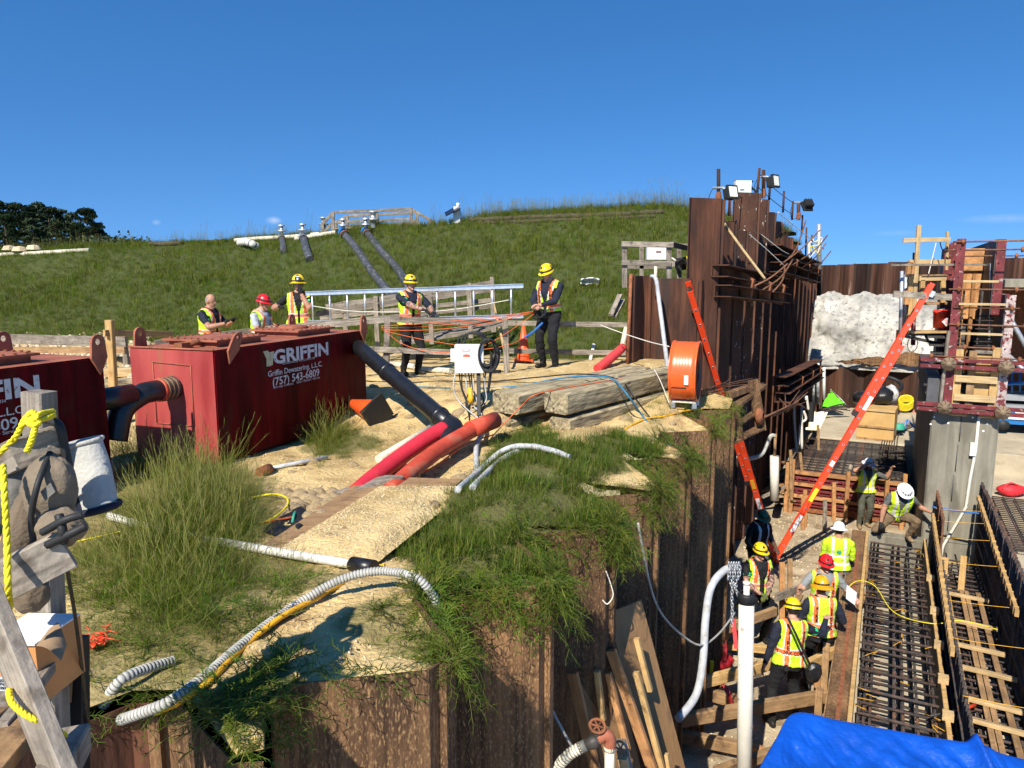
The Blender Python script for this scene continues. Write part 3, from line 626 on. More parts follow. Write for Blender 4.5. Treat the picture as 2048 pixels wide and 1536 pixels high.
# lying cone behind the tank
def cone_mesh(t, base, axis, h, r0, r1, plate):
    axis = Vector(axis).normalized(); mb = MB(); mb.lathe([(r0, 0), (r0 * .98, h * .04), (r1, h), (r1 * .55, h + .004)], base, axis, 24); mb.build('cone_body', 'orange_plastic', t)
    a = axis.orthogonal().normalized()
    if abs(axis.z) > .9: a = Vector((1, 0, 0))
    b = axis.cross(a); mb = MB(); mb.frame_box(Vector(base) - a * plate - b * plate - axis * .03, a * 2 * plate, b * 2 * plate, axis * .035); mb.build('cone_base', 'print_black' if abs(axis.z) < .9 else 'orange_plastic', t)
t = thing('traffic_cone', 'orange cone lying on its side at the corner of the lettered tank', 'traffic cone', PG(750, 850))
q = PG(752, 846); cone_mesh(t, q + Vector((.02, -.05, .15)), (-.72, .65, .10), .62, .17, .04, .19)
t = thing('traffic_cone', 'upright orange traffic cone behind the grey fence', 'traffic cone', PG(1047, 724))
cone_mesh(t, PG(1047, 722) + Vector((0, 0, .03)), (0, 0, 1), .68, .135, .028, .18)
# boards half buried in sand in front of the pipes
def board(name, label, cat, quad, th, m, grp=None):
    q = [Vector(p) for p in quad]; n = (q[1] - q[0]).cross(q[3] - q[0]).normalized()
    if n.z < 0: n = -n
    mb = MB(); mb.prism([p - n * th for p in q], n * th); return tag(mb.build(name, m), label, cat, grp, 'thing')
gz = lambda p, dz: Vector((p.x, p.y, p.z + dz))
board('plywood_sheet', 'large weathered plywood sheet strewn with sand in front of the red pipes', 'plywood', [PZ(520, 1095, -.27), PZ(735, 952, -.22), PZ(925, 958, -.21), PZ(745, 1120, -.26)], .02, 'wood_brown')
mb = MB()                                           # the sand lying on it
def sandz(a, b):
    p = lerp(lerp(PZ(545, 1100, -.245), PZ(760, 968, -.20), b), lerp(PZ(752, 1122, -.24), PZ(945, 968, -.19), b), a)
    e = min(a, 1 - a) * 5; e = min(1, e, min(b, 1 - b) * 6 + .1)
    return p + Vector((0, 0, -.02 + .05 * smooth(e) * (0.4 + a) + .018 * nz(p.x * 5, p.y * 5) * e + .008 * nz(p.x * 30, p.y * 30, 2)))
mb.grid(sandz, 46, 46); sa = mb.build('sand', 'sand', fix=False); tag(sa, 'sand spread over the plywood sheet', 'sand', kind='stuff')
board('plank', 'grey plank leaning on the edge of the plywood sheet by the hollow', 'plank', [PZ(695, 985, -.24), PZ(805, 950, -.16), PZ(770, 950, -.20), PZ(660, 985, -.30)], .03, 'wood_grey')
mb = MB(); mb.grid(lambda a, b: lerp(lerp(PG(520, 1060, .02), PG(600, 1010, .03), a), lerp(PG(575, 1080, .02), PG(625, 1040, .03), a), b) + Vector((0, 0, .03 * math.sin(a * 9) * math.sin(b * 5))), 12, 8)
tag(mb.build('mesh_sheet', 'cable_black'), 'crumpled black mesh lying beside the plywood sheet', 'mesh sheet', kind='thing')
# hoses and cords over the bank
def hose(name, label, cat, pix_pts, r, m, dz=None, seg=10, n=8, grp=None):
    dz = r if dz is None else dz
    mb = MB(); mb.tube(bez([PG(x, y, dz + (e[0] if e else 0)) for x, y, *e in pix_pts], n), r, seg); return tag(mb.build(name, m, fix=False), label, cat, grp, 'thing')
def ribbed(name, label, cat, path, r, m='hose_grey', m2='hose_dark', pitch=.020, grp=None):
    L = [0]; 
    for a, b in zip(path, path[1:]): L.append(L[-1] + (b - a).length)
    pts, rs = [], []; s = 0; i = 0; k = 0
    while s < L[-1]:
        while L[i + 1] < s: i += 1
        pts.append(lerp(path[i], path[i + 1], (s - L[i]) / max(1e-6, L[i + 1] - L[i]))); rs.append(r if k % 4 in (0, 1) else r * .84); s += pitch / 4; k += 1
    mb = MB(); mb.tube(pts, rs, 12)
    seg = 12
    for fi in range(len(mb.f) - 2): mb.m[fi] = 1 if (fi // seg) % 4 in (2,) else 0
    return tag(mb.build(name, [m, m2], fix=False), label, cat, grp, 'thing')
hp = lambda lst, dz: [PG(x, y, dz + (e[0] if e else 0)) for x, y, *e in lst]
ribbed('hose', 'grey corrugated hose arching over the sand above the sheet piles', 'hose', bez(hp([(878, 1222, -.06), (865, 1190, .06), (830, 1155, .12), (760, 1142, .12), (680, 1160, .08), (600, 1205, .02), (540, 1245), (470, 1300), (410, 1352), (340, 1402), (285, 1425, -.05), (240, 1440, -.13)], .026), 10), .027)
ribbed('hose', 'end of a pale corrugated hose in the grass beside the railing', 'hose', bez(hp([(345, 1322), (290, 1338, .03), (240, 1362, .03), (205, 1412, -.10)], .026), 10), .026)
hose('hose', 'yellow hose running beside the grey corrugated hose', 'hose', [(770, 1132), (735, 1140), (640, 1192, .02), (560, 1236, .01), (480, 1300), (420, 1362), (355, 1405, -.01), (310, 1425, -.08)], .016, 'yellow_hose')
hose('air_line', 'thin yellow line looping on the sand left of the plywood', 'hose', [(505, 995), (545, 988, .04), (572, 995, .07), (574, 1012, .05), (548, 1035, .02), (520, 1047)], .008, 'rope_yellow', n=6)
hose('air_line', 'yellow cord lying in the grass beside the railing', 'cord', [(130, 1088), (190, 1075), (245, 1062)], .006, 'rope_yellow')
hose('cord', 'orange cord crossing the plywood sheet and the timbers', 'cord', [(518, 1047), (600, 1030), (680, 1000), (760, 975), (860, 938, .05), (930, 890, .1), (985, 870, .02)], .009, 'rope_orange')
for i, pts_ in enumerate(([(915, 980), (960, 940), (1000, 905, .03), (1040, 892, .05), (1100, 900, .03), (1140, 915)], [(945, 975), (985, 935), (1010, 915), (1060, 893, .02), (1090, 898, .02)])):
    hose('conduit', ('longer' if i == 0 else 'shorter') + ' of the two grey conduits curving through the grass by the timbers', 'conduit', pts_, .030, 'conduit', seg=12)
hose('conduit', 'grey conduit dropping from the white control box into the ground', 'conduit', [(972, 838, .10), (970, 858, .05), (955, 885, .02), (952, 915), (955, 950)], .030, 'conduit', seg=12)
mb = MB(); mb.tube(bez([PG(585, 1048, .0), PG(588, 1030, .05), PG(595, 1020, .02)], 6), .012, 8); tag(mb.build('hose', 'print_green'), 'short turquoise hose poking from the black mesh', 'hose', kind='thing')
# orange netting in the grass
nt = thing('safety_net', 'scrap of orange safety netting in the grass by the railing', 'netting', PG(185, 1270))
for k in range(26):
    p = PG(165 + rng.uniform(0, 55), 1250 + rng.uniform(0, 36), .05 + rng.uniform(0, .05)); mb = MB()
    mb.tube([p, p + Vector((rng.uniform(-.06, .06), rng.uniform(-.06, .06), rng.uniform(-.03, .02)))], .0032, 5); mb.build('strand', 'ladder_red', nt)
for k in range(5):
    p = PG(165 + rng.uniform(0, 40), 1262 + rng.uniform(0, 20), .07); mb = MB(); mb.lathe([(0, .006), (.018, .005), (.021, 0), (.0, -.004)], p - Vector((0, 0, .03)), (rng.uniform(-.4, .4), -.5, 1), 10); mb.build('patch', 'ladder_red', nt)
# ------------------------------------------------------------------ timber fences and rails on the upper level
def lumber(name, p0, p1, w, h, m, parent=None, up=(0, 0, 1)):
    p0, p1 = Vector(p0), Vector(p1); L = (p1 - p0).length
    # local length runs along x so that the grain follows the board
    d = (p1 - p0).normalized(); upv = Vector(up); side = d.cross(upv)
    if side.length < 1e-4: side = d.cross(Vector((0, 1, 0)))
    side.normalize(); u2 = side.cross(d)
    mb = MB(); mb.beam((0, 0, 0), (L, 0, 0), w, h)
    me = mb.mesh(name); bm = bmesh.new(); bm.from_mesh(me); bmesh.ops.recalc_face_normals(bm, faces=bm.faces); bm.to_mesh(me); bm.free()
    o = link(name, me, m); mx = Matrix((d, -side, u2)).transposed().to_4x4(); mx.translation = p0
    if parent is not None:
        o.parent = parent; o.matrix_parent_inverse = Matrix.Translation(parent.location).inverted()
    o.matrix_basis = mx
    return o
def wood_grain():
    for k in ('wood_grey', 'wood_new', 'wood_pale', 'wood_brown', 'wood_orange'):
        n = M[k].node_tree; N = n.nodes; L = n.links; b = N['Principled BSDF']; src = b.inputs['Base Color'].links[0].from_socket
        tc = N.new('ShaderNodeTexCoord'); oi = N.new('ShaderNodeObjectInfo'); ad = N.new('ShaderNodeVectorMath'); ad.operation = 'ADD'
        cx = N.new('ShaderNodeCombineXYZ'); mu = N.new('ShaderNodeMath'); mu.operation = 'MULTIPLY'; mu.inputs[1].default_value = 37.0
        L.new(oi.outputs['Random'], mu.inputs[0]); L.new(mu.outputs[0], cx.inputs[0]); L.new(mu.outputs[0], cx.inputs[1])
        L.new(tc.outputs['Object'], ad.inputs[0]); L.new(cx.outputs[0], ad.inputs[1])
        mp = N.new('ShaderNodeMapping'); mp.inputs['Scale'].default_value = (2.2, 26, 26); L.new(ad.outputs[0], mp.inputs[0])
        w = N.new('ShaderNodeTexNoise'); w.inputs['Scale'].default_value = 1.0; w.inputs['Detail'].default_value = 5; w.inputs['Distortion'].default_value = 1.2; L.new(mp.outputs[0], w.inputs[0])
        r = N.new('ShaderNodeValToRGB'); L.new(w.outputs[0], r.inputs[0]); lo = .52 if k == 'wood_grey' else .72
        r.color_ramp.elements[0].position = .36; r.color_ramp.elements[0].color = (lo, lo * .97, lo * .94, 1); r.color_ramp.elements[1].position = .60; r.color_ramp.elements[1].color = (1, 1, 1, 1)
        x = N.new('ShaderNodeMix'); x.data_type = 'RGBA'; x.blend_type = 'MULTIPLY'; x.inputs[0].default_value = 1; L.new(src, x.inputs[6]); L.new(r.outputs[0], x.inputs[7])
        L.new(x.outputs[2], b.inputs['Base Color'])
wood_grain()
# fence far left
f1 = thing('fence', 'low weathered rail fence behind the tanks at the left edge', 'fence', PG(120, 700))
lumber('rail', PD(-40, 676, 15.5), PD(252, 684, 14.2), .04, .20, 'wood_grey', f1); lumber('rail', PD(-40, 700, 14.6), PD(250, 700, 13.8), .04, .12, 'wood_brown', f1)
for x in (-10, 246):
    p = PD(x, 672, 14.4 if x > 0 else 15.5); lumber('post', (p.x, p.y + .05, ground(p.x, p.y) - .2), p + Vector((0, .05, .02)), .09, .09, 'wood_grey', f1, (0, 1, 0))
f2 = thing('fence', 'fresh yellow timber post with a cross rail behind the gap between the tanks', 'fence', PD(228, 850, 9.6))
p0, p1 = PD(219, 640, 9.6), PD(232, 862, 9.6); lumber('post', p1, p0, .09, .09, 'wood_new', f2, (0, 1, 0)); lumber('rail', PD(208, 666, 9.5), PD(345, 668, 10.6), .04, .085, 'wood_new', f2)
f3 = thing('fence', 'weathered grey rail fence running behind the lettered tank', 'fence', PD(775, 755, 11.6))
lumber('rail', PD(310, 688, 11.0), PD(532, 660, 12.0), .04, .12, 'wood_grey', f3); lumber('rail', PD(525, 660, 11.9), PD(775, 638, 11.6), .04, .12, 'wood_grey', f3)
lumber('post', PD(771, 762, 11.6), PD(776, 632, 11.6), .095, .09, 'wood_grey', f3, (0, 1, 0)); lumber('rail', PD(780, 638, 11.55), PD(1005, 648, 11.7), .04, .10, 'wood_grey', f3)
lumber('rail', PD(725, 698, 11.5), PD(915, 705, 11.6), .04, .09, 'wood_grey', f3)
lumber('post', PD(420, 720, 11.5), PD(418, 672, 11.5), .09, .09, 'wood_grey', f3, (0, 1, 0)); lumber('post', PD(600, 760, 11.8), PD(600, 652, 11.8), .09, .09, 'wood_grey', f3, (0, 1, 0))
f4 = thing('fence', 'two grey rails on a post running behind the man with the ropes', 'fence', PD(1015, 750, 11.9))
lumber('post', PD(1014, 752, 11.9), PD(1010, 634, 11.9), .095, .09, 'wood_grey', f4, (0, 1, 0))
lumber('rail', PD(1012, 646, 12.35), PD(1258, 650, 12.5), .04, .085, 'wood_grey', f4); lumber('rail', PD(1018, 702, 12.35), PD(1255, 706, 12.5), .04, .085, 'wood_grey', f4)
# old ramp with sloping handrails at the foot of the bank
f5 = thing('timber_ramp', 'old timber ramp with sloping handrails at the foot of the grassy bank', 'ramp', PG(820, 700))
for dz, d0 in ((0, 14.2), (1, 15.2)):
    lumber('handrail', PD(632 + 20 * dz, 628 - 14 * dz, d0), PD(985, 578 - 12 * dz, d0 + .4), .04, .11, 'wood_grey', f5); lumber('handrail', PD(640, 650 - 14 * dz, d0), PD(985, 612 - 12 * dz, d0 + .4), .04, .09, 'wood_grey', f5)
    for x, y0 in ((690, 620), (752, 610), (860, 596), (938, 584), (984, 572)):
        lumber('post', PD(x + 4, y0 + 92, d0 + .1), PD(x, y0 - 14 * dz - 4, d0 + .1), .09, .08, 'wood_grey', f5, (0, 1, 0))
for k in range(4): lumber('deck_plank', PD(800, 690 - 4 * k, 14.3 + .2 * k), PD(985, 658 - 4 * k, 14.7 + .2 * k), .18, .04, 'wood_grey', f5)
lumber('brace', PD(987, 608, 13.6), PD(1012, 715, 12.6), .03, .06, 'wood_pale', f5)
# planks leaning by the return wall
for i, (a, b) in enumerate((((1222, 630), (1240, 590)), ((1228, 634), (1246, 600)))):
    o = lumber('plank', PD(*a, 12.4 + .1 * i), PD(*b, 12.9 + .1 * i), .09, .04, 'wood_grey'); tag(o, ('outer' if i == 0 else 'inner') + ' of two short planks leaning on the return wall', 'plank', 'leaning planks', 'thing')
st = thing('stake', 'white marker stake beside the red corrugated hose', 'stake', PG(1182, 722)); lumber('stake_board', PG(1180, 720), PD(1188, 688, 12.9), .05, .02, 'white_paint', st, (0, 1, 0))
# timber cage with switch box above the return wall
cg = thing('timber_cage', 'grey timber cage around a white switch box above the sheet piles', 'timber cage', PD(1310, 560, 13.2))
def cg_l(a, da, b, db, w=.06, h=.09, n='rail'): lumber(n, PD(*a, da), PD(*b, db), w, h, 'wood_grey', cg, (0, 0, 1) if n == 'rail' else (0, 1, 0))
cg_l((1243, 488), 12.8, (1346, 490), 12.8); cg_l((1243, 525), 12.8, (1342, 528), 12.8); cg_l((1255, 533), 14.0, (1342, 533), 14.0); cg_l((1344, 489), 12.8, (1372, 496), 14.0); cg_l((1346, 528), 12.8, (1370, 522), 14.0); cg_l((1255, 490), 14.0, (1385, 492), 14.2)
for x, y0, y1, d in ((1249, 488, 575, 12.85), (1338, 490, 575, 12.85), (1283, 490, 565, 14.0), (1358, 492, 570, 14.0), (1386, 480, 590, 13.6)): cg_l((x, y1), d, (x, y0), d, .085, .06, 'post')
sb = thing('switch_box', 'white switch box with a red label inside the timber cage', 'switch box', PD(1315, 540, 13.5))
mb = MB(); mb.box(PD(1314, 505, 13.4), (.38, .14, .26)); mb.build('box', 'white_paint', sb); mb = MB(); mb.box(PD(1317, 503, 13.32), (.09, .006, .022)); mb.build('sticker', 'print_red', sb)
mb = MB(); mb.tube([PD(1312, 517, 13.4), PD(1310, 600, 13.5)], .03, 8); mb.tube(bez([PD(1335, 512, 13.4), PD(1352, 522, 13.3), PD(1362, 540, 13.4)], 6), .016, 6); mb.build('stand', 'pvc', sb)
pm = thing('banded_shape', 'black rounded shape with a yellow band behind the timber cage', 'motor', PD(1368, 530, 13.9))  # rounded stand-in for a dark banded thing that was not identified
mb = MB(); mb.tube([PD(1352, 530, 13.9), PD(1384, 524, 13.9)], .12, 14); mb.build('shape_body', 'cable_black', pm); mb = MB(); mb.tube([PD(1371, 526, 13.9), PD(1374, 526, 13.9)], .126, 14); mb.build('band', 'rope_yellow', pm)
# plank rail in the foreground, left
f6 = thing('railing', 'weathered timber railing in the near left corner, hung with bags', 'railing', PD(80, 1400, 2.4))
lumber('post', PD(112, 1560, 2.48), PD(78, 783, 2.5), .088, .075, 'wood_grey', f6, (0.25, 1, 0))
lumber('rail', PD(-60, 955, 2.42), PD(40, 905, 2.38), .04, .105, 'wood_grey', f6); lumber('rail_block', PD(26, 912, 2.30), PD(118, 877, 2.38), .04, .095, 'wood_grey', f6)
lumber('rail', PD(-60, 1195, 2.08), PD(134, 1098, 2.2), .04, .125, 'wood_grey', f6)
lumber('brace', PD(-25, 1190, 2.0), PD(150, 1620, 1.7), .04, .11, 'wood_grey', f6, (1, -.6, .3))
lumber('brace', PD(20, 1480, 2.1), PD(150, 1285, 2.7), .04, .10, 'wood_grey', f6); lumber('deck_plank', PD(-40, 1470, 1.9), PD(120, 1270, 2.6), .14, .04, 'wood_grey', f6)
lumber('deck_plank', PD(-60, 1570, 1.65), PD(50, 1440, 2.0), .13, .04, 'wood_brown', f6); lumber('deck_plank', PD(95, 1580, 1.7), PD(150, 1480, 2.0), .085, .085, 'wood_grey', f6); lumber('deck_plank', PD(-70, 1460, 1.9), PD(40, 1385, 2.2), .13, .04, 'wood_brown', f6)
sp = thing('steel_post', 'black steel post behind the near railing', 'post', PD(160, 1540, 2.5))
mb = MB(); a, b = PD(160, 1640, 2.55), PD(158, 1275, 2.62); mb.beam(a, b, .055, .055, (0, 1, 0)); mb.build('post_body', 'cable_black', sp)
lumber('cross_rail', PD(118, 1400, 2.55), PD(150, 1335, 2.6), .03, .12, 'wood_brown', sp)
# ------------------------------------------------------------------ heavy timbers beside the bank
def rough_timber(label, p0, p1, w, h, seed):
    q0, q1 = Vector(p0), Vector(p1); wd = (q1 - q0).normalized(); ws = wd.cross(Vector((0, 0, 1))).normalized(); wu = ws.cross(wd); L = (q1 - q0).length
    p0, d, sd, u2 = Vector((0, 0, 0)), Vector((1, 0, 0)), Vector((0, -1, 0)), Vector((0, 0, 1)); sec = []
    for (a, b) in ((-1, -.78), (-.82, -1), (.80, -1), (1, -.8), (1, -.2), (1, .35), (1, .82), (.84, 1), (.3, 1), (-.3, 1), (-.84, 1), (-1, .8), (-1, .2), (-1, -.3)): sec.append((a * w / 2, b * h / 2))
    n = 40; K = len(sec); vs = []
    for i in range(n + 1):
        c = p0 + d * (L * i / n)
        for k, (a, b) in enumerate(sec):
            e = 1 + .05 * nz(i * .18 + seed, k * 1.7, seed) + .03 * nz(i * .9, k * .9, seed + 3)
            if i in (0, n): e *= .97
            vs.append(c + sd * a * e + u2 * b * e + d * (.02 * nz(k * 2.1, seed, 9) if i in (0, n) else 0))
    fs = [(i * K + k, i * K + (k + 1) % K, (i + 1) * K + (k + 1) % K, (i + 1) * K + k) for i in range(n) for k in range(K)] + [tuple(range(K)), tuple(range(n * K, n * K + K))]
    mb = MB(); mb.add(vs, fs); o = mb.build('timber_beam', 'timber_old'); mx = Matrix((wd, -ws, wu)).transposed().to_4x4(); mx.translation = q0; o.matrix_basis = mx; return tag(o, label, 'timber', 'heavy timbers', 'thing')
TD = Vector((.62, .78, 0)).normalized()
tA = PD(1012, 806, 8.9) ; tB_ = PD(1112, 806, 8.75); tC_ = PD(1112, 858, 8.75)
rough_timber('upper heavy timber nearest the white control box', tA, tA + TD * 3.4, .44, .27, 1)
rough_timber('upper heavy timber nearest the pit, resting on the lower one', tB_, tB_ + TD * 3.5, .36, .27, 2)
rough_timber('lower heavy timber half sunk in the grass', tC_ + Vector((.05, .02, 0)), tC_ + TD * 3.4 + Vector((.12, 0, .03)), .31, .28, 3)
rough_timber('short heavy timber block packed under the upper timbers', tC_ + TD * .15 - Vector((.75, -.05, .05)), tC_ + TD * 1.2 - Vector((.75, -.05, .02)), .30, .26, 4)
# ------------------------------------------------------------------ white control box with its cables
cb = thing('control_box', 'white control box with coiled black cables on a thin post', 'control box', PG(955, 830)); D_ = 9.3
mb = MB(); c = PD(937, 717, D_); bw, bh = .345, .36
mb.box(c, (bw, .17, bh)); o = mb.build('cabinet', 'white_paint', cb)
mb = MB(); mb.box(PD(939, 717, D_ - .09), (bw + .012, .014, bh + .012)); mb.build('cabinet_door', 'white_paint', cb)
for (x, y, w_, h_, m_) in ((932, 700, .085, .03, 'print_red'), (932, 700, .072, .020, 'print_white'), (932, 707, .05, .02, 'print_white'), (933, 711.5, .085, .026, 'rope_orange')):
    mb = MB(); mb.box(PD(x, y, D_ - (.100 if m_ != 'print_white' or h_ > .0201 else .102)), (w_, .003, h_)); mb.build('sticker', m_, cb)
for (x, y) in ((907, 710), (994, 713)):
    mb = MB(); mb.box(PD(x, y, D_), (.07, .1, .16), Euler((0, R(12 if x > 950 else 0), 0)).to_matrix()); mb.build('socket_box', 'white_paint', cb)
mb = MB(); mb.beam(PG(958, 832), PD(957, 742, D_), .05, .05, (0, 1, 0)); mb.build('post', 'print_black', cb)
for k in range(9):
    mb = MB(); c0 = PD(974 + .5 * k, 700 + k, D_ - .06 - .01 * k); pts_ = [c0 + Vector((.10 * math.cos(t) * (1 + .04 * k), .03 * math.sin(2 * t + k), .17 * math.sin(t) * (1 + .03 * k) - .02)) for t in [2 * math.pi * i / 24 for i in range(25)]]
    mb.tube(pts_, .011, 6); mb.build('cable', 'cable_black', cb)
for k in range(3):
    mb = MB(); mb.tube(bez([PD(915 + 6 * k, 690, D_ - .02), PD(922 + 8 * k, 672 - 3 * k, D_), PD(955 + 6 * k, 668, D_), PD(975, 690, D_)], 8), .012, 6); mb.build('cable', 'cable_black', cb)
for k in range(11):
    x = 912 + 6.0 * k; mb = MB(); e = PG(935 + rng.uniform(-15, 40), 830 + rng.uniform(-6, 18)); mb.tube(bez([PD(x, 742, D_), PD(x + rng.uniform(-5, 5), 775, D_ - .05), PD(x + rng.uniform(-6, 18), 806, D_ - .1), e], 6), .009, 5); mb.build('cable', 'cable_black' if k % 3 else 'conduit', cb)
mb = MB(); mb.tube(bez([PD(983, 705, D_ - .1), PD(982, 740, D_ - .1), PD(976, 785, D_ - .12)], 6), .018, 8); mb.build('cable', 'cable_black', cb)
plug = MB(); plug.tube([PD(940, 775, D_ - .15), PD(941, 792, D_ - .15), PD(941.5, 794, D_ - .15), PD(942, 806, D_ - .15)], [.028, .030, .040, .034], 10); plug.build('plug', 'yellow_hose', cb)
# ------------------------------------------------------------------ drum fan
fan = thing('drum_fan', 'round orange drum fan standing on the edge of the pit', 'fan', PD(1368, 805, 9.9)); fc = PD(1372, 742, 9.95)
fx = Vector((.93, -.36, 0)).normalized(); fr = .41; fwid = .36
mb = MB(); prof = [(fr + .012, -fwid / 2), (fr + .012, -fwid / 2 + .02)]
for k in range(9):
    h = -fwid / 2 + .025 + k * (fwid - .05) / 8; prof += [(fr, h), (fr - .004, h + .012)] if k in (2, 4, 6) else [(fr, h)]
prof += [(fr + .012, fwid / 2 - .02), (fr + .012, fwid / 2), (fr - .02, fwid / 2), (fr - .02, -fwid / 2), (fr + .012, -fwid / 2)]
mb.lathe(prof, fc, fx, 56); mb.build('drum', 'orange_fan', fan)
for sgn in (-1, 1):
    mb = MB()
    for k in range(9): mb.lathe([((k + 1) * fr / 9.5 - .004, sgn * (fwid / 2 - .01)), ((k + 1) * fr / 9.5 + .004, sgn * (fwid / 2 - .006))], fc, fx, 40)
    for k in range(8):
        a = fx.orthogonal().normalized(); b = fx.cross(a); t = math.pi * k / 4; mb.tube([fc + fx * sgn * (fwid / 2 - .008), fc + fx * sgn * (fwid / 2 - .008) + (a * math.cos(t) + b * math.sin(t)) * (fr - .02)], .005, 5)
    mb.build('guard', 'steel_dark', fan)
for k in range(4):
    a = fx.orthogonal().normalized(); b = fx.cross(a); t = math.pi * k / 2 + .4; r_ = a * math.cos(t) + b * math.sin(t); q_ = fx.cross(r_)
    mb = MB(); mb.prism([fc + r_ * .06 - q_ * .05 - fx * .02, fc + r_ * (fr - .05) - q_ * .12 - fx * .06, fc + r_ * (fr - .05) + q_ * .10 + fx * .05, fc + r_ * .06 + q_ * .05 + fx * .02], fx * .008); mb.build('blade', 'steel_dark', fan)
mb = MB(); mb.lathe([(0, -.12), (.11, -.12), (.12, -.08), (.12, .1), (0, .12)], fc, fx, 20); mb.build('motor', 'steel_dark', fan)
fb = fc - Vector((0, 0, fr)); fy = Vector((-fx.y, fx.x, 0)) * -1
for s in (-.12, .12):
    for q in (-.14, .14):
        mb = MB(); mb.box(fb + fx * s * 1.2 + fy * q + Vector((0, 0, -.03)), (.055, .05, .11)); mb.build('foot', 'galv', fan)
mb = MB(); mb.box(fb + Vector((0, 0, .005)), (fwid * .95, .34, .03), Matrix.Rotation(math.atan2(fx.y, fx.x), 3, 'Z')); mb.build('base_plate', 'pvc_cream', fan)
hc = PD(1358, 776, 9.50); mb = MB(); mb.tube([hc + fx * -.09 + fy * .03, hc + fx * -.09, hc + fx * .09, hc + fx * .09 + fy * .03], .010, 6); mb.build('handle', 'print_black', fan)
mb = MB(); q = PLN(1372, 757, fc + fy * (fr + .006), fy); ang_ = .35
for (dz, w_, h_, m_) in ((0, .055, .13, 'print_white'), (.035, .04, .03, 'print_red')):
    a_ = R(-12) if False else 0; c_ = fc + (fy * math.cos(.12) - Vector((0, 0, 1)) * math.sin(.12)) * (fr + (.006 if m_ == 'print_white' else .008)) + fx * .06 + Vector((0, 0, dz - .02))
    mb = MB(); mb.box(c_, (w_, .003, h_), Matrix.Rotation(math.atan2(fx.y, fx.x), 3, 'Z') @ Matrix.Rotation(.12, 3, 'X')); mb.build('sticker', m_, fan)
# ------------------------------------------------------------------ red corrugated hose by the return wall
pth = bez([PG(1195, 738, .06), PG(1215, 722, .08), PD(1240, 700, 12.1), PD(1250, 688, 12.2)], 10); ribbed('hose', 'short red corrugated hose beside the return wall', 'hose', pth, .075, 'webbing_red', 'bag_red', .06)
mb = MB(); mb.tube([PD(1246, 690, 12.15), PD(1252, 655, 12.3)], [.055, .035], 10); tag(mb.build('bottle_neck_pipe', 'pvc_cream'), 'cream pipe end rising from the red corrugated hose', 'pipe', kind='thing')
pl = thing('pole', 'long pale pole leaning against the short return wall', 'pole', PD(1335, 735, 11.5)); mb = MB(); mb.tube([PD(1336, 740, 11.3), PD(1313, 562, 12.3)], .035, 10); mb.tube(bez([PD(1313, 562, 12.3), PD(1309, 554, 12.35), PD(1303, 553, 12.45)], 4), .035, 10); mb.build('shaft', 'conduit', pl)
pl = thing('pole', 'rusty round pole standing in front of the return wall', 'pole', PD(1258, 745, 12.2)); mb = MB(); mb.tube([PD(1254, 748, 12.0), PD(1262, 548, 12.1)], .028, 8); mb.build('shaft', 'rust_orange', pl)
# ------------------------------------------------------------------ ropes, cables on the upper level
def line(name, label, cat, pts3, r, m, n=8, grp=None):
    mb = MB(); mb.tube(bez(pts3, n), r, 6); return tag(mb.build(name, m, fix=False), label, cat, grp, 'thing')
def sag(a, b, s, n=5): return [lerp(Vector(a), Vector(b), k / n) - Vector((0, 0, s * 4 * (k / n) * (1 - k / n))) for k in range(n + 1)]
HND = PD(1075, 622, 11.75)                          # hands of the rope tender
for i, (x, y, d, s) in enumerate(((762, 652, 11.3, .03), (762, 656, 11.35, .06), (765, 660, 11.3, .10))):
    line('rope', ['uppermost', 'middle', 'lowest'][i] + ' of the orange ropes stretched from the man on the timbers to the fence post', 'rope', sag(PD(x, y, d), HND + Vector((-.03 * i, 0, -.01 * i)), s), .006, 'rope_orange', 4, 'orange ropes')
line('rope', 'orange rope sagging low in front of the fence behind the control box', 'rope', [PD(770, 662, 11.3), PD(830, 676, 11.3), PD(900, 688, 11.2), PD(960, 694, 11.2), PD(1030, 655, 11.6), HND], .0055, 'rope_orange', 6, 'orange ropes')
line('rope', 'orange rope running low to the white socket box', 'rope', [PD(770, 662, 11.25), PD(810, 690, 11.2), PD(880, 705, 10.8), PD(1000, 694, 10.8), PD(1050, 675, 11.3)], .0055, 'rope_orange', 6, 'orange ropes')
line('sling', 'blue webbing tail hanging from the rope tender', 'webbing', [PD(1050, 675, 11.4), PD(1066, 664, 11.55), PD(1085, 646, 11.7)], .022, 'webbing_blue', 6)
line('rope', 'white rope tied from the fence rail to the orange fan', 'rope', [PD(1200, 650, 12.3), PD(1250, 668, 11.6), PD(1300, 684, 10.9), PD(1338, 693, 10.2)], .008, 'rope_white')
line('rope', 'white rope hanging slack below the fan over the timbers', 'rope', [PD(1308, 738, 10.6), PD(1322, 765, 10.2), PD(1338, 805, 9.7)], .006, 'rope_white')
def cabl(label, px_pts, r, m, grp=None): return hose('cable', label, 'cable', px_pts, r, m, r + .01, 6, 8, grp)
line('cable', 'blue cable crossing the timbers and dropping over the bank', 'cable', [PG(960, 776, .02), PG(1040, 772, .02), PD(1110, 758, 9.9), PD(1180, 752, 9.9), PD(1225, 758, 9.6), PD(1255, 790, 9.2), PG(1290, 838, .02), PG(1330, 880, .02), PG(1348, 900, 0)], .012, 'cord_blue')
line('cable', 'black cable crossing the timbers beside the blue one', 'cable', [PG(890, 762, .02), PG(980, 763, .02), PD(1080, 754, 10.4), PD(1160, 748, 10.4), PD(1235, 758, 9.9), PD(1265, 790, 9.5), PG(1300, 835, .02), PG(1336, 875, .02)], .010, 'cable_black')
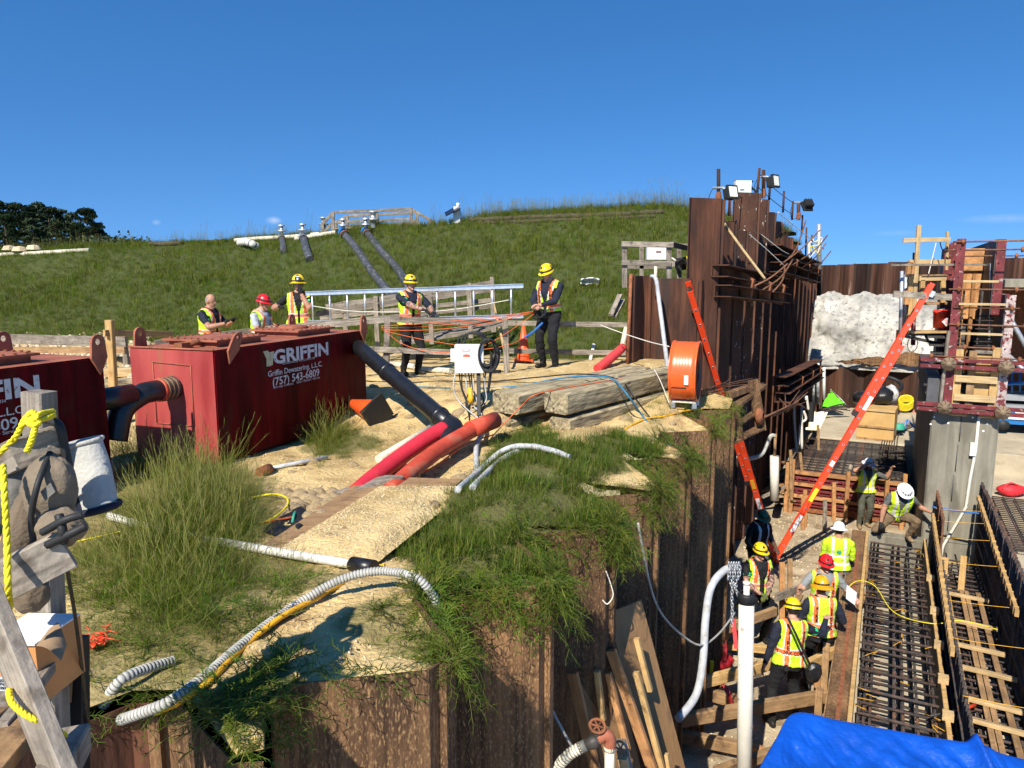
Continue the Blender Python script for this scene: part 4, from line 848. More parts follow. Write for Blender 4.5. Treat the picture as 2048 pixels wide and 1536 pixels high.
line('cord', 'dark red cord lying across the upper timbers', 'cord', [PG(985, 872, .03), PD(1040, 815, 8.7), PD(1070, 790, 8.6), PD(1130, 776, 9.0), PD(1240, 758, 9.9), PD(1300, 748, 10.6)], .007, 'rope_orange')
hose('cable', 'yellow cable on the sand below the fan', 'cable', [(1250, 858), (1290, 838), (1330, 832), (1370, 822), (1405, 818)], .012, 'yellow_hose')
for i, (x0, y0, x1, y1) in enumerate(((725, 770, 900, 776), (730, 762, 890, 762))): hose('cable', ['blue', 'black'][i] + ' cable on the sand between the tank and the control box', 'cable', [(x0, y0), ((x0 + x1) / 2, y0 + 3), (x1, y1)], .010, ['cord_blue', 'cable_black'][i])
for i, (x0, y0, x1, y1) in enumerate(((830, 737, 902, 742), (770, 727, 830, 733))): 
    mb = MB(); mb.tube([PG(x0, y0, .05), PG(x1, y1, .06)], .05, 12); tag(mb.build('pipe', 'pvc_cream'), ['cream pipe lying behind the black boots of the man in front of the ladder', 'cream pipe stub lying beside the black pipe on the sand'][i], 'pipe', kind='thing')
mb = MB(); mb.beam(PG(968, 742, .04), PG(1000, 743, .04), .06, .05); tag(mb.build('plank', 'cable_black'), 'small black batten on the sand behind the control box', 'batten', kind='thing')
# ------------------------------------------------------------------ aluminium ladder held by the crew
al = thing('ladder', 'silver aluminium ladder held on edge by two men', 'ladder', PD(835, 640, 12.4))
l0t, l1t, l0b, l1b = PD(612, 587, 13.3), PD(1047, 571.5, 12.7), PD(612, 645, 13.3), PD(1045, 632, 12.7)
l0b.x, l0b.y = l0t.x, l0t.y; l1b.x, l1b.y = l1t.x, l1t.y
ld = (l1t - l0t).normalized(); ln = Vector((ld.y, -ld.x, 0)).normalized()
for a, b in ((l0t, l1t), (l0b, l1b)):
    mb = MB(); mb.beam(a, b, .030, .075, (0, 0, 1)); mb.beam(a + ln * .02 + Vector((0, 0, .032)), b + ln * .02 + Vector((0, 0, .032)), .03, .01); mb.beam(a + ln * .02 - Vector((0, 0, .032)), b + ln * .02 - Vector((0, 0, .032)), .03, .01); mb.build('rail', 'aluminium', al)
for k in range(12):
    t = (k + .35) / 12; mb = MB(); mb.tube([lerp(l0t, l1t, t), lerp(l0b, l1b, t)], .018, 10); mb.build('rung', 'aluminium', al)
for a, b in ((l0t, l1t), (l0b, l1b)):
    mb = MB(); mb.beam(lerp(a, b, .0) - ln * .06, lerp(a, b, .93) - ln * .06, .025, .06); mb.build('fly_rail', 'aluminium', al)
line('rope', 'yellow ladder rope hanging along the aluminium ladder', 'rope', [PD(625, 612, 13.2), PD(700, 622, 13.1), PD(800, 624, 12.9), PD(900, 620, 12.9), PD(1018, 600, 12.7)], .007, 'rope_white')
# ------------------------------------------------------------------ things on the crest of the bank
def on_hill(px, py, dz=0): return PG(px, py, dz)
for i, (pts_, r, lab) in enumerate(((((830, 600), (800, 545), (765, 505), (735, 468)), .12, 'right of the two big black pipes running down the grassy bank'), (((795, 605), (745, 545), (715, 500), (690, 470)), .12, 'left of the two big black pipes running down the grassy bank'), (((620, 520), (612, 495), (607, 478)), .13, 'shorter black pipe in the grass by the crest, nearer the big pipes'), (((568, 505), (566, 490), (564, 478)), .11, 'shortest black pipe in the grass at the crest'))):
    t = thing('drain_pipe', lab, 'pipe', on_hill(*pts_[-1]), 'black pipes on the bank'); P_ = [on_hill(x, y, r * .55) for x, y in pts_]
    mb = MB(); mb.tube(bez(P_, 6), r, 14); mb.build('pipe_run', 'hill_pipe', t)
    top = P_[-1]; up = (P_[-1] - P_[-2]).normalized()
    mb = MB(); mb.lathe([(r * 1.3, -.06), (r * 1.3, .06), (r, .08)], top, up, 14); mb.build('collar', 'rust_orange' if i < 2 else 'galv', t)
    mb = MB(); mb.lathe([(r * 1.45, -.05), (r * 1.45, .05)], top + up * .25, up, 14); mb.lathe([(r * .95, -.2), (r * .95, .3)], top + up * .25, up, 14); mb.build('valve_body', 'lift_blue' if i < 2 else 'galv', t)
    mb = MB(); q = top + up * .25 + Vector((0, 0, r)); mb.tube([q, q + Vector((0, 0, .30))], .06, 8); mb.lathe([(.16, 0), (.16, .04), (.0, .06)], q + Vector((0, 0, .12)), seg=12); mb.lathe([(.12, 0), (.12, .05), (.0, .07)], q + Vector((0, 0, .30)), seg=12); mb.build('valve_stem', 'galv', t)
for i, (x, y) in enumerate(((648, 455), (747, 448))):
    p = on_hill(x, y + 8); mb = MB(); mb.lathe([(.10, 0), (.10, .25), (.2, .26), (.2, .32), (.09, .33), (.09, .5), (.17, .52), (.17, .57), (0, .6)], p, seg=12); tag(mb.build('vent_valve', 'galv'), ['grey air valve beside the stairs of the timber bridge', 'grey air valve standing under the timber bridge'][i], 'valve', kind='thing')
br = thing('timber_bridge', 'weathered timber bridge with stairs over the pipes on the crest', 'timber bridge', on_hill(755, 462))
for j, d0 in enumerate((26.5, 28.0)):
    o_ = 12 * j
    tp = [(645 + 2.2 * o_, 448 - .2 * o_), (666 + 2.4 * o_, 425 + .6 * o_), (822 + 1.0 * o_, 418 + .6 * o_), (860 + .6 * o_, 440 + .3 * o_)]
    for (a, b) in zip(tp, tp[1:]):
        lumber('handrail', PD(*a, d0), PD(*b, d0), .05, .10, 'wood_grey', br); lumber('handrail', PD(a[0], a[1] + 20, d0), PD(b[0], b[1] + 20, d0), .05, .09, 'wood_grey', br)
    for x, y in tp + [(742 + o_, 421 + .6 * o_)]:
        lumber('post', PD(x, y + 46, d0), PD(x, y - 2, d0), .11, .09, 'wood_grey', br, (0, 1, 0))
for k in range(5): lumber('deck_plank', PD(670, 458, 26.6 + .3 * k), PD(838, 450, 26.6 + .3 * k), .28, .05, 'wood_grey', br)
so = thing('solar_sensor', 'white solar powered sensor box on the crest', 'sensor', on_hill(912, 446)); D_ = 25.0
mb = MB(); mb.box(PD(914, 430, D_), (.22, .2, .55)); mb.tube([PD(916, 414, D_), PD(916, 406, D_)], .06, 10); mb.build('housing', 'white_paint', so)
mb = MB(); mb.box(PD(905, 421, D_ - .1), (.55, .5, .03), Euler((R(20), R(-28), 0)).to_matrix()); mb.build('solar_panel', 'solar', so); mb = MB(); mb.tube([PD(908, 424, D_), PD(908, 446, D_)], .03, 6); mb.build('mast', 'white_paint', so)
# erosion logs along the crest
def wattle(label, pts_, r, n=1):
    mb = MB(); path = bez([on_hill(x, y, r * .4) for x, y in pts_], 14)
    mb.tube([p + Vector((0, 0, .05 * nz(i * .6, 1))) for i, p in enumerate(path)], [r * (1 + .25 * nz(i * .9, 3)) for i in range(len(path))], 9); tag(mb.build('erosion_log', 'wattle', fix=False), label, 'erosion log', 'erosion logs', 'thing')
wattle('long dark erosion log on the crest right of the solar sensor', [(940, 441), (1020, 437), (1100, 434), (1200, 431), (1270, 427), (1325, 424)], .085)
wattle('second dark erosion log just below the crest', [(955, 447), (1050, 444), (1150, 440), (1240, 437), (1310, 433)], .07)
wattle('brown erosion log on the crest above the bald man', [(300, 489), (360, 487), (420, 484), (478, 482)], .09)
for i, ps in enumerate(([(470, 481), (520, 477), (580, 474), (640, 468)], [(590, 478), (640, 470), (672, 465)])):
    hose('hose', ['pale hose lying along the crest left of the timber bridge', 'second pale hose on the crest ending at the bridge stairs'][i], 'hose', ps, .08, 'pvc_cream')
ribbed('hose', 'crumpled white corrugated hose on the crest', 'hose', bez([on_hill(480, 486, .1), on_hill(492, 484, .3), on_hill(505, 488, .25), on_hill(514, 493, .1)], 8), .13, 'pvc', 'hose_dark', .16)
mb = MB(); q = on_hill(1180, 567, .06); mb.grid(lambda a, b: q + Vector(((a - .5) * .45, .1 * math.sin(b * 6), .05 + .09 * math.sin(a * 3.1) * math.sin(b * 3.1) + .04 * nz(a * 5, b * 5) + (b - .5) * .12)), 10, 8)
tag(mb.build('plastic_bag', 'print_white'), 'white plastic bag caught in the grass of the bank', 'plastic bag', kind='thing')
for i, (x, y) in enumerate(((20, 503), (68, 502), (40, 505))):
    q = on_hill(x, y, .05); mb = MB(); mb.lathe([(0, .25), (.2, .22), (.3, .05), (.0, 0)], q, seg=7, sm=False); tag(mb.build('rock', 'stone_pale'), ['pale rock on the skyline at the left edge', 'yellowish rock on the skyline below the pines', 'small pale rock on the skyline between the two larger ones'][i], 'rock', 'skyline rocks', 'thing')
# stacked pale timbers and rubble behind the gap of the tanks
for k in range(5):
    o = lumber('timber', PG(236 - 4 * k, 828 - 24 * k) + Vector((-.6, 0, .08)), PG(296 - 2 * k, 822 - 24 * k) + Vector((.5, .1, .08)), .26, .16, 'wood_pale' if k % 2 else 'timber_old'); tag(o, ['nearest', 'second', 'third', 'fourth', 'farthest'][k] + ' of the pale timbers on the ground behind the gap between the tanks', 'timber', 'timbers behind the tanks', 'thing')
ORD = 'first second third fourth fifth sixth seventh eighth ninth tenth eleventh twelfth thirteenth fourteenth fifteenth sixteenth seventeenth eighteenth'.split()
# ------------------------------------------------------------------ fittings on the tall wall
def rod(name, label, cat, pts3, r, m, grp=None, n=6, seg=6):
    mb = MB(); mb.tube(bez(pts3, n) if n else pts3, r, seg); return tag(mb.build(name, m, fix=False), label, cat, grp, 'thing')
def floodlight(label, pole0, pole1, head, D, yaw, pitch, ks=1.0):
    t = thing('floodlight', label, 'floodlight', PD(*pole0, D), 'floodlights on the tall wall')
    mb = MB(); mb.tube([PD(*pole0, D), PD(*pole1, D)], .035 * D / 14, 8); mb.build('pole', 'rust', t)
    k = D / 14 * ks; c = PD(*head, D - .3); rot = Euler((R(pitch), 0, R(yaw))).to_matrix(); q = PD(pole0[0], head[1] - 8, D)
    mb = MB(); mb.tube([q - Vector((.16 * k, 0, 0)), q + Vector((.1 * k, -.05, 0)), lerp(q, c, .6)], .035 * k, 8); mb.build('bracket', 'galv', t)
    mb = MB(); mb.frame_box(c + rot @ Vector((-.17, -.03, -.19)) * k, rot @ Vector((.34 * k, 0, 0)), rot @ Vector((0, .07 * k, 0)), rot @ Vector((0, 0, .38 * k)))
    mb.frame_box(c + rot @ Vector((-.14, .04, -.12)) * k, rot @ Vector((.28 * k, 0, 0)), rot @ Vector((0, .16 * k, 0)), rot @ Vector((0, 0, .24 * k))); mb.build('housing', 'print_black', t)
    for i in range(5):
        mb = MB(); mb.frame_box(c + rot @ Vector((-.13 + .06 * i, .05, -.15)) * k, rot @ Vector((.012 * k, 0, 0)), rot @ Vector((0, .18 * k, 0)), rot @ Vector((0, 0, .30 * k))); mb.build('fin', 'print_black', t)
    mb = MB(); mb.frame_box(c + rot @ Vector((-.125, -.036, -.14)) * k, rot @ Vector((.25 * k, 0, 0)), rot @ Vector((0, .006, 0)), rot @ Vector((0, 0, .28 * k))); mb.build('lens', 'lamp_face', t)
    mb = MB(); mb.tube(bez([q - Vector((.15 * k, 0, 0)), q + Vector((-.25 * k, 0, -.25 * k)), q + Vector((-.2 * k, 0, -.55 * k)), q + Vector((0, 0, -.5 * k))], 6), .010 * k, 5); mb.build('cable', 'cable_black', t)
    mb = MB(); b0 = PD(pole0[0], pole0[1] - 8, D); mb.lathe([(.06 * k, -.14 * k), (.09 * k, 0), (.06 * k, .14 * k)], b0, seg=8); mb.build('clamp', 'rust_orange', t)
floodlight('floodlight with a bright lens facing the camera at the near end of the tall wall', (1437, 402), (1437, 338), (1465, 384), 14.0, 22, -16, .68)
floodlight('floodlight with its lens turned sideways above the highest sheet piles', (1527, 395), (1527, 340), (1551, 362), 18.8, 38, -10, .62)
floodlight('small floodlight seen from behind at the far end of the tall wall', (1597, 440), (1597, 408), (1613, 413), 25.5, 190, 40, .55)
bx = thing('junction_box', 'pale grey junction box on a post between the floodlights', 'junction box', PD(1482, 420, 17.0))
mb = MB(); mb.box(PD(1485, 376, 17.0), (.36, .15, .32)); mb.build('cabinet', 'box_grey', bx); mb = MB(); mb.box(PD(1484, 376, 16.9), (.09, .01, .05)); mb.build('sticker', 'print_white', bx); mb = MB(); mb.beam(PD(1481, 436, 17.1), PD(1482, 366, 17.15), .05, .05, (0, 1, 0)); mb.tube([PD(1468, 362, 17.1), PD(1506, 363, 17.1)], .02, 6); mb.build('post', 'print_black', bx)
for k in range(4): mb = MB(); mb.tube(bez([PD(1498 + k, 366 + 4 * k, 17), PD(1510 + 2 * k, 385, 17), PD(1500 - k, 398, 17), PD(1490, 410 + 3 * k, 17)], 5), .012, 5); mb.build('cable', 'cable_black', bx)
gr_ = thing('cable_guardrail', 'rusty posts with thin cables along the top of the tall wall', 'guardrail', PD(1540, 420, 19))
for (x, y0, y1, d) in ((1458, 432, 392, 15.0), (1514, 390, 336, 18.0), (1538, 400, 372, 19.5), (1566, 425, 382, 21.5), (1584, 440, 402, 23.5), (1603, 470, 430, 25.5), (1611, 520, 455, 26.5), (1622, 530, 470, 27)):
    mb = MB(); mb.tube([PD(x, y0, d), PD(x + (3 if x == 1514 else 0) + 2, y1, d)], .03, 6); mb.build('post', 'rust', gr_)
for (a, b) in (((1516, 345, 18), (1584, 404, 23.5)), ((1514, 372, 18), (1584, 428, 23.5)), ((1450, 380, 14.5), (1500, 396, 17))):
    mb = MB(); mb.tube(sag(PD(*a), PD(*b), .05), .010, 5); mb.build('cable', 'cable_black', gr_)
rod('pole', 'tall grey pipe standing at the far end of the tall wall', 'pole', [PD(1638, 540, 29), PD(1638, 448, 29)], .09, 'galv', n=0, seg=10)
rod('survey_rod', 'yellow and white rod leaning across the front of the tall wall', 'rod', [PD(1448, 447, 13.4), PD(1486, 500, 13.2), PD(1530, 558, 13.0)], .026, 'wood_pale')
line('rope', 'upper pale rope hanging along the face of the tall wall', 'rope', [PD(1556, 424, 20), PD(1600, 460, 21), PD(1648, 498, 22)], .012, 'rope_white')
line('rope', 'lower pale rope slanting down to the steel waler', 'rope', [PD(1488, 460, 15.5), PD(1530, 496, 16), PD(1568, 531, 16.5)], .010, 'rope_white')
line('rope', 'thin middle rope slanting across the tall wall', 'rope', [PD(1505, 455, 16.5), PD(1560, 498, 17), PD(1578, 508, 17.5)], .008, 'rope_white')
t = thing('rope_bundle', 'frayed yellow rope ends knotted on the rods above the tall wall', 'rope', PD(1625, 490, 21))
for k in range(9): mb = MB(); a = PD(1618 + rng.uniform(0, 16), 482 + rng.uniform(0, 14), 21.5); mb.tube(bez([a, a + Vector((rng.uniform(-.2, .2), 0, rng.uniform(-.1, .15))), a + Vector((rng.uniform(-.15, .2), 0, rng.uniform(-.4, -.1)))], 4), .016, 5); mb.build('strand', 'rope_yellow' if k % 2 else 'rope_white', t)
def channel(mb, a, b, depth, h, th=.02):            # steel channel on edge
    a, b = Vector(a), Vector(b); d = (b - a).normalized(); sd = Vector((d.y, -d.x, 0)).normalized()
    if sd.x < 0: sd = -sd
    mb.beam(a, b, th, h); mb.beam(a + sd * depth / 2 + Vector((0, 0, h / 2)), b + sd * depth / 2 + Vector((0, 0, h / 2)), depth, th); mb.beam(a + sd * depth / 2 - Vector((0, 0, h / 2)), b + sd * depth / 2 - Vector((0, 0, h / 2)), depth, th)
def waler(label, a, b, k=1.0):
    t = thing('steel_waler', label, 'waler', a, 'steel walers')
    for dz, dn in ((.17 * k, 0), (-.06 * k, .06)):
        mb = MB(); o_ = Vector((0, 0, dz)) + V * dn; channel(mb, Vector(a) + o_, Vector(b) + o_, .20 * k, .13 * k); mb.build('channel', 'rust', t)
    d = Vector(b) - Vector(a)
    for f in (.32, .62, .88):
        c = Vector(a) + d * f + V * .1; mb = MB(); mb.prism([c + Vector((0, 0, .22 * k)), c + V * .16 * k + Vector((0, 0, .12 * k)), c + V * .12 * k + Vector((0, 0, -.16 * k)), c + Vector((0, 0, -.14 * k))], d.normalized() * .12); mb.build('anchor_head', 'rust_orange', t)
    return t
waler('steel waler with anchor heads low on the near end of the tall wall', PD(1422, 571, 12.8), PD(1549, 589, 16.6), 1.5)
waler('steel waler higher and farther along the tall wall under the bent rods', PD(1530, 525, 18.2), PD(1621, 552, 25.0), 1.8)
waler('long steel waler near the foot of the tall wall', PD(1545, 786, 17.0), PD(1625, 741, 25.0), 1.7)
for i, ps in enumerate((((1500, 576, 14), (1540, 556, 14), (1575, 528, 14.5)), ((1515, 586, 14.5), (1560, 556, 14.5), (1585, 520, 15)), ((1545, 585, 15), (1565, 560, 15), (1570, 530, 15)), ((1570, 522, 19), (1592, 498, 19), (1612, 440, 19)), ((1585, 530, 19.5), (1630, 500, 19.5), (1655, 470, 19.5)), ((1600, 540, 21), (1630, 515, 20), (1652, 486, 20)), ((1618, 545, 22), (1640, 528, 21), (1662, 502, 21)), ((1560, 530, 18), (1600, 500, 18.5), (1640, 460, 18.5)))):
    rod('anchor_strand', ['lowest', 'second', 'third', 'steepest', 'fifth', 'sixth', 'farthest', 'longest'][i] + ' bent rusty anchor strand sprouting from the walers of the tall wall', 'anchor strand', [PD(*q) for q in ps], .018, 'rebar_rust', 'anchor strands')
# steel anchor bracket at the end of the low wall
ab = thing('anchor_bracket', 'rusty steel channel bracket jutting from the end of the low wall', 'bracket', PD(1480, 850, 10.4))
for (a, b, w, h) in (((1448, 862, 10.2), (1512, 822, 10.9), .16, .03), ((1455, 822, 10.3), (1525, 770, 11.2), .16, .05), ((1462, 884, 10.2), (1520, 856, 10.8), .16, .03), ((1505, 760, 10.8), (1522, 862, 10.8), .05, .16), ((1470, 820, 10.3), (1478, 880, 10.3), .04, .14), ((1458, 790, 10.5), (1500, 775, 10.9), .10, .10)):
    mb = MB(); mb.beam(PD(*a), PD(*b), w, h); mb.build('channel', 'rust_sandy', ab)
mb = MB(); mb.lathe([(.02, -.05), (.13, 0), (.13, .05), (.05, .08)], PD(1516, 832, 10.7), (.8, -.5, .1), 12); mb.build('anchor_head', 'rust_orange', ab)
for i in range(13):
    y = 815 + 5 * i; rod('anchor_strand', ORD[i] + ' strand from the top of the lower rusty bundle fanning out of the anchor bracket', 'anchor strand', [PD(1516, 830 + i, 10.7), PD(1560 + 3 * i, 828 - i * 2, 11.2), PD(1585 + rng.uniform(-30, 40), 805 + 4.0 * i - 25, 11.8)], .008, 'rebar_rust', 'bracket strands', 4, 5)
for i in range(8): rod('anchor_strand', ORD[i] + ' strand from the top of the rusty bundle crossing the orange ladder by the fan', 'anchor strand', [PD(1398, 782 + 1.5 * i, 10.3), PD(1450, 765 + 3 * i, 10.8), PD(1480 + rng.uniform(-20, 55), 752 + 4.5 * i, 11.4)], .007, 'rebar_rust', 'upper bundle strands', 4, 5)
# ------------------------------------------------------------------ extension ladders
def ext_ladder(label, foot, top, wv, m='ladder_red', split=(.0, .62, .40, 1.0)):
    foot, top = Vector(foot), Vector(top); d = top - foot; L = d.length; u = d.normalized(); wv = Vector(wv); wv = (wv - u * wv.dot(u)).normalized(); n = u.cross(wv).normalized()
    t = thing('extension_ladder', label, 'ladder', foot, 'orange extension ladders')
    for (a, b, off, wd, h) in ((split[0], split[1], 0, .42, .095), (split[2], split[3], .085, .36, .085)):
        for s in (-1, 1):
            mb = MB(); p, q = foot + d * a + n * off + wv * s * wd / 2, foot + d * b + n * off + wv * s * wd / 2
            mb.beam(p, q, .012, h, n); 
            for e in (-1, 1): mb.beam(p + n * e * h / 2 - wv * s * .014, q + n * e * h / 2 - wv * s * .014, .032, .008, n)
            r_ = mb.build('rail', m, t)
            mb = MB(); mb.frame_box(p - u * .02 - n * .06 - wv * .03, u * .12, n * .12, wv * .06); mb.build('foot' if a == 0 else 'end_cap', 'print_black', t)
        k = int(L * (b - a) / .305)
        for i in range(k):
            c = foot + d * a + u * (.2 + .305 * i) + n * off; mb = MB(); mb.tube([c - wv * (wd / 2 + .010), c + wv * (wd / 2 + .010)], .021, 8); mb.build('rung', 'aluminium', t)
            for s in (-1, 1):
                mb = MB(); e = c + wv * s * (wd / 2 + .0105); mb.tube([e, e + wv * s * .002], .013, 8); mb.build('rung_hole', 'print_black', t)
    return t, u, n, wv
def ladder_sticker(t, u, n, wv, foot, s, off, L_, w_, m, side=-1):
    c = Vector(foot) + u * s + n * off + wv * side * .2195; mb = MB(); mb.frame_box(c - u * L_ / 2 - n * w_ / 2, u * L_, n * w_, wv * side * .003); mb.build('sticker', m, t)
F1, G1 = PZ(1552, 1120, ZP), PD(1388, 570, 12.25)
t, u_, n_, w_ = ext_ladder('orange extension ladder going down into the pit behind the orange fan', F1, G1, (.27, .96, 0), split=(0, .58, .36, 1.0))
for s, m_, l_ in ((2.0, 'print_white', .3), (1.3, 'rope_yellow', .25), (2.55, 'yellow_hose', .25)): ladder_sticker(t, u_, n_, w_, F1, s, 0, l_, .07, m_)
F2, G2 = PZ(1547, 1122, ZP) , PD(1872, 572, 14.3)
F2 = PZ(1552, 1112, ZP)
F2 = PD(1548, 1120, 14.3); F2.z = ZP + .05; F2 = PZ(1545, 1126, ZP + .03)
t, u_, n_, w_ = ext_ladder('bright orange extension ladder leaning up to the formwork platform', F2, G2, (.43, .90, 0), split=(0, .80, .55, 1.0))
for s, m_, l_ in ((1.05, 'print_white', .4), (1.75, 'rope_yellow', .3), (2.5, 'print_white', .12), (3.9, 'print_white', .3), (6.3, 'galv', .12)): ladder_sticker(t, u_, n_, w_, F2, s, 0, l_, .075, m_)
# ------------------------------------------------------------------ pale rock slope between the far walls
def rockp(a, b):
    v = lerp(-2.9, 8.5, a); lowz = tab(v, [(-2.9, -1.95), (-1.5, -1.85), (3.6, -1.85), (4.6, -3.35), (9, -3.4)]); 
    bb = b; z = lerp(lowz, .95 + .18 * nz(v * 1.7, 3) + .1 * nz(v * 5, 2), bb ** .92); s = lerp(30.05 if v < 3.8 else 29.6, 32.45, bb ** 1.15)
    bul = .50 * math.sin(bb * math.pi) * (.4 + 1.1 * nz(v * .55, bb * 2.2, 2)) + .30 * nz(v * 1.3 + bb, bb * 3.4, 5) + .16 * (.5 - abs(nz(v * 2.6, bb * 6, 6))) + .07 * nz(v * 7, bb * 14, 7) + .03 * nz(v * 16, bb * 30, 8)
    if bb < .04: bul = min(bul, .02)
    s -= bul; return WP(v, s, z)
mb = MB(); mb.grid(rockp, 210, 90); tag(mb.build('rock_slope', 'shotcrete', fix=False), 'pale sprayed concrete over the rock slope between the far walls', kind='structure')
for i, (x, y, w_, h_) in enumerate(((1755, 722, .9, .16), (1822, 718, .7, .26), (1700, 724, .5, .08))):
    c = PLN(x, y, WP(0, 29.95), U) ; mb = MB(); mb.grid(lambda a, b: c + V * ((a - .5) * 2 * w_) + Vector((0, 0, (b - .5) * 2 * h_ * math.sin(math.pi * clamp(a, .02, .98)) + .05 * nz(a * 7, i))) + U * (-.10 - .06 * nz(a * 9, b * 6, i)), 20, 8); tag(mb.build('exposed_rock', 'rust_sandy', fix=False), ['wide', 'high', 'narrow'][i] + ' brown patch of bare rock under the edge of the pale slope', 'rock', 'bare rock patches', 'thing')
# ------------------------------------------------------------------ concrete work in the pit (pit coordinates: v across, s along)
def pbox(name, m, v0, v1, s0, s1, z0, z1, parent=None, label=None, cat=None, kind=None, bev=.015):
    mb = MB(); mb.frame_box(WP(v0, s0, z0), V * (v1 - v0), U * (s1 - s0), Vector((0, 0, z1 - z0))); me = mb.mesh(name)
    bm = bmesh.new(); bm.from_mesh(me); bmesh.ops.recalc_face_normals(bm, faces=bm.faces)
    if bev: bmesh.ops.bevel(bm, geom=bm.edges[:], offset=bev, segments=1, affect='EDGES')
    bm.to_mesh(me); bm.free(); o = link(name, me, m, parent)
    return tag(o, label, cat, None, kind) if label else o
pbox('slab', 'slab', -1.75, 20, 24.0, 29.98, -4.5, -3.30, label='raised concrete slab at the far end of the pit', kind='structure')
pbox('slab', 'slab', 2.35, 20, 5, 24.0, -4.5, -3.9, label='concrete slab on the right of the pit', kind='structure')
pbox('slab', 'slab', -.08, 2.3, 7.0, 16.55, -4.5, -4.33, label='pale concrete under the wall reinforcement', kind='structure')
def bars(parent, a, b, off, n, r, m, name='rebar', jit=0.0, seg=6):
    a, b, off = Vector(a), Vector(b), Vector(off); mb = MB(); mb.tube([Vector((0, 0, 0)), b - a], r, seg); me = mb.mesh(name); me.materials.append(M[m])
    for i in range(n):
        o = bpy.data.objects.new(name, me); C.objects.link(o)
        o.parent = parent; o.matrix_parent_inverse = Matrix.Translation(parent.location).inverted()
        o.location = a + off * i + (Vector((rng.uniform(-1, 1), rng.uniform(-1, 1), rng.uniform(-1, 1))) * jit if jit else Vector())
# footing with rebar mat
ft = thing('footing_form', 'timber and steel form of the footing below the rebar mat', 'formwork', WP(-.5, 19.6, ZP))
pbox('core', 'slab', -1.95, .7, 19.75, 24, -4.5, -3.62, ft)
pbox('form_side', 'wood_brown', -2.06, -1.98, 19.5, 24, -4.45, -3.26, ft)
pbox('form_panel', 'rust_orange', -1.98, .72, 19.60, 19.66, -4.42, -3.32, ft)
for z in (-3.36, -3.66, -3.98): lumber('form_rail', WP(-2.0, 19.52, z), WP(.75, 19.52, z), .09, .085, 'wood_orange', ft)
for z in (-3.50, -3.80, -4.12):
    mb = MB(); mb.beam(WP(-2.0, 19.54, z), WP(.72, 19.54, z), .05, .06); mb.beam(WP(-2.0, 19.54, z - .09), WP(.72, 19.54, z - .09), .04, .03); mb.build('form_channel', 'form_red', ft)
for k in range(10):
    for z in (-3.58, -3.88):
        mb = MB(); v = -1.85 + .27 * k; mb.beam(WP(v, 19.5, z + .12), WP(v + .13, 19.5, z - .12), .03, .03); mb.build('clip', 'form_red', ft)
for v, s, z0, z1, m_ in ((-2.05, 19.42, -4.5, -3.1, 'wood_orange'), (-1.92, 19.40, -4.5, -3.0, 'wood_orange'), (-.62, 19.36, -4.45, -3.15, 'wood_orange'), (-.25, 19.36, -4.45, -3.2, 'wood_grey'), (.25, 19.30, -4.5, -3.05, 'wood_orange'), (.62, 19.36, -4.45, -3.05, 'wood_orange')): lumber('stud', WP(v, s, z0), WP(v, s, z1), .09, .05, m_, ft, (0, 1, 0))
lumber('brace', PZ(1676, 1034, ZP), PD(1702, 930, 18.6), .09, .05, 'wood_grey', ft, (0, 1, 0))
rm = thing('rebar_mat', 'rebar mat on top of the form at the foot of the tall wall', 'rebar mat', WP(-.5, 21, -3.4))
bars(rm, WP(-1.95, 19.8, -3.36), WP(.70, 19.8, -3.36), U * .155, 28, .016, 'rebar'); bars(rm, WP(-1.85, 19.7, -3.40), WP(-1.85, 24.1, -3.40), V * .21, 13, .016, 'rebar')
bars(rm, WP(-1.95, 19.9, -3.52), WP(.70, 19.9, -3.52), U * .31, 14, .016, 'rebar')
r2 = thing('rebar_mat', 'rebar mat on the slab right of the concrete pier', 'rebar mat', WP(4, 19, -3.75))
bars(r2, WP(2.5, 17.0, -3.78), WP(6.2, 17.0, -3.78), U * .16, 26, .018, 'rebar'); bars(r2, WP(2.6, 16.9, -3.82), WP(2.6, 21.2, -3.82), V * .24, 15, .018, 'rebar')
for k in range(7): rod('rebar', ['first', 'second', 'third', 'fourth', 'fifth', 'sixth', 'seventh'][k] + ' loose rebar of the bundle lying from the slab onto the rebar mat', 'rebar', [WP(.05 + .07 * k, 23.2, -3.26 + .01 * k), WP(.2 + .06 * k, 25.5, -3.26), WP(.7 + .06 * k, 27.2, -3.26)], .014, 'rebar', 'loose rebars')
# pier and its formwork
pr = thing('concrete_pier', 'tall grey concrete pier with a white conduit on its face', 'pier', WP(1.45, 16.7, ZP))
PV0, PV1, PS = .90, 2.05, 16.6
pbox('shaft', 'concrete', PV0, PV1, PS, 23.8, -4.4, -.95, pr, bev=.03)
mb = MB(); mb.tube([WP(1.70, PS - .03, -.95), WP(1.70, PS - .03, -1.75), WP(1.65, PS - .05, -2.35), WP(1.63, PS - .06, -2.9), WP(1.30, PS - .1, -3.75), WP(1.25, PS - .12, -4.3)], .028, 10); mb.build('conduit', 'pvc', pr)
mb = MB(); mb.frame_box(WP(1.60, PS - .09, -1.85), V * .11, U * .08, Vector((0, 0, .26))); mb.build('conduit_box', 'box_grey', pr)
mb = MB()
for k in range(5): mb.tube([WP(1.42 - .02 * k, PS - .002, -1.05 - .62 * k), WP(1.415 - .02 * k, PS - .002, -1.6 - .62 * k)], .010, 5)
mb.build('joint_seam', 'form_face', pr)
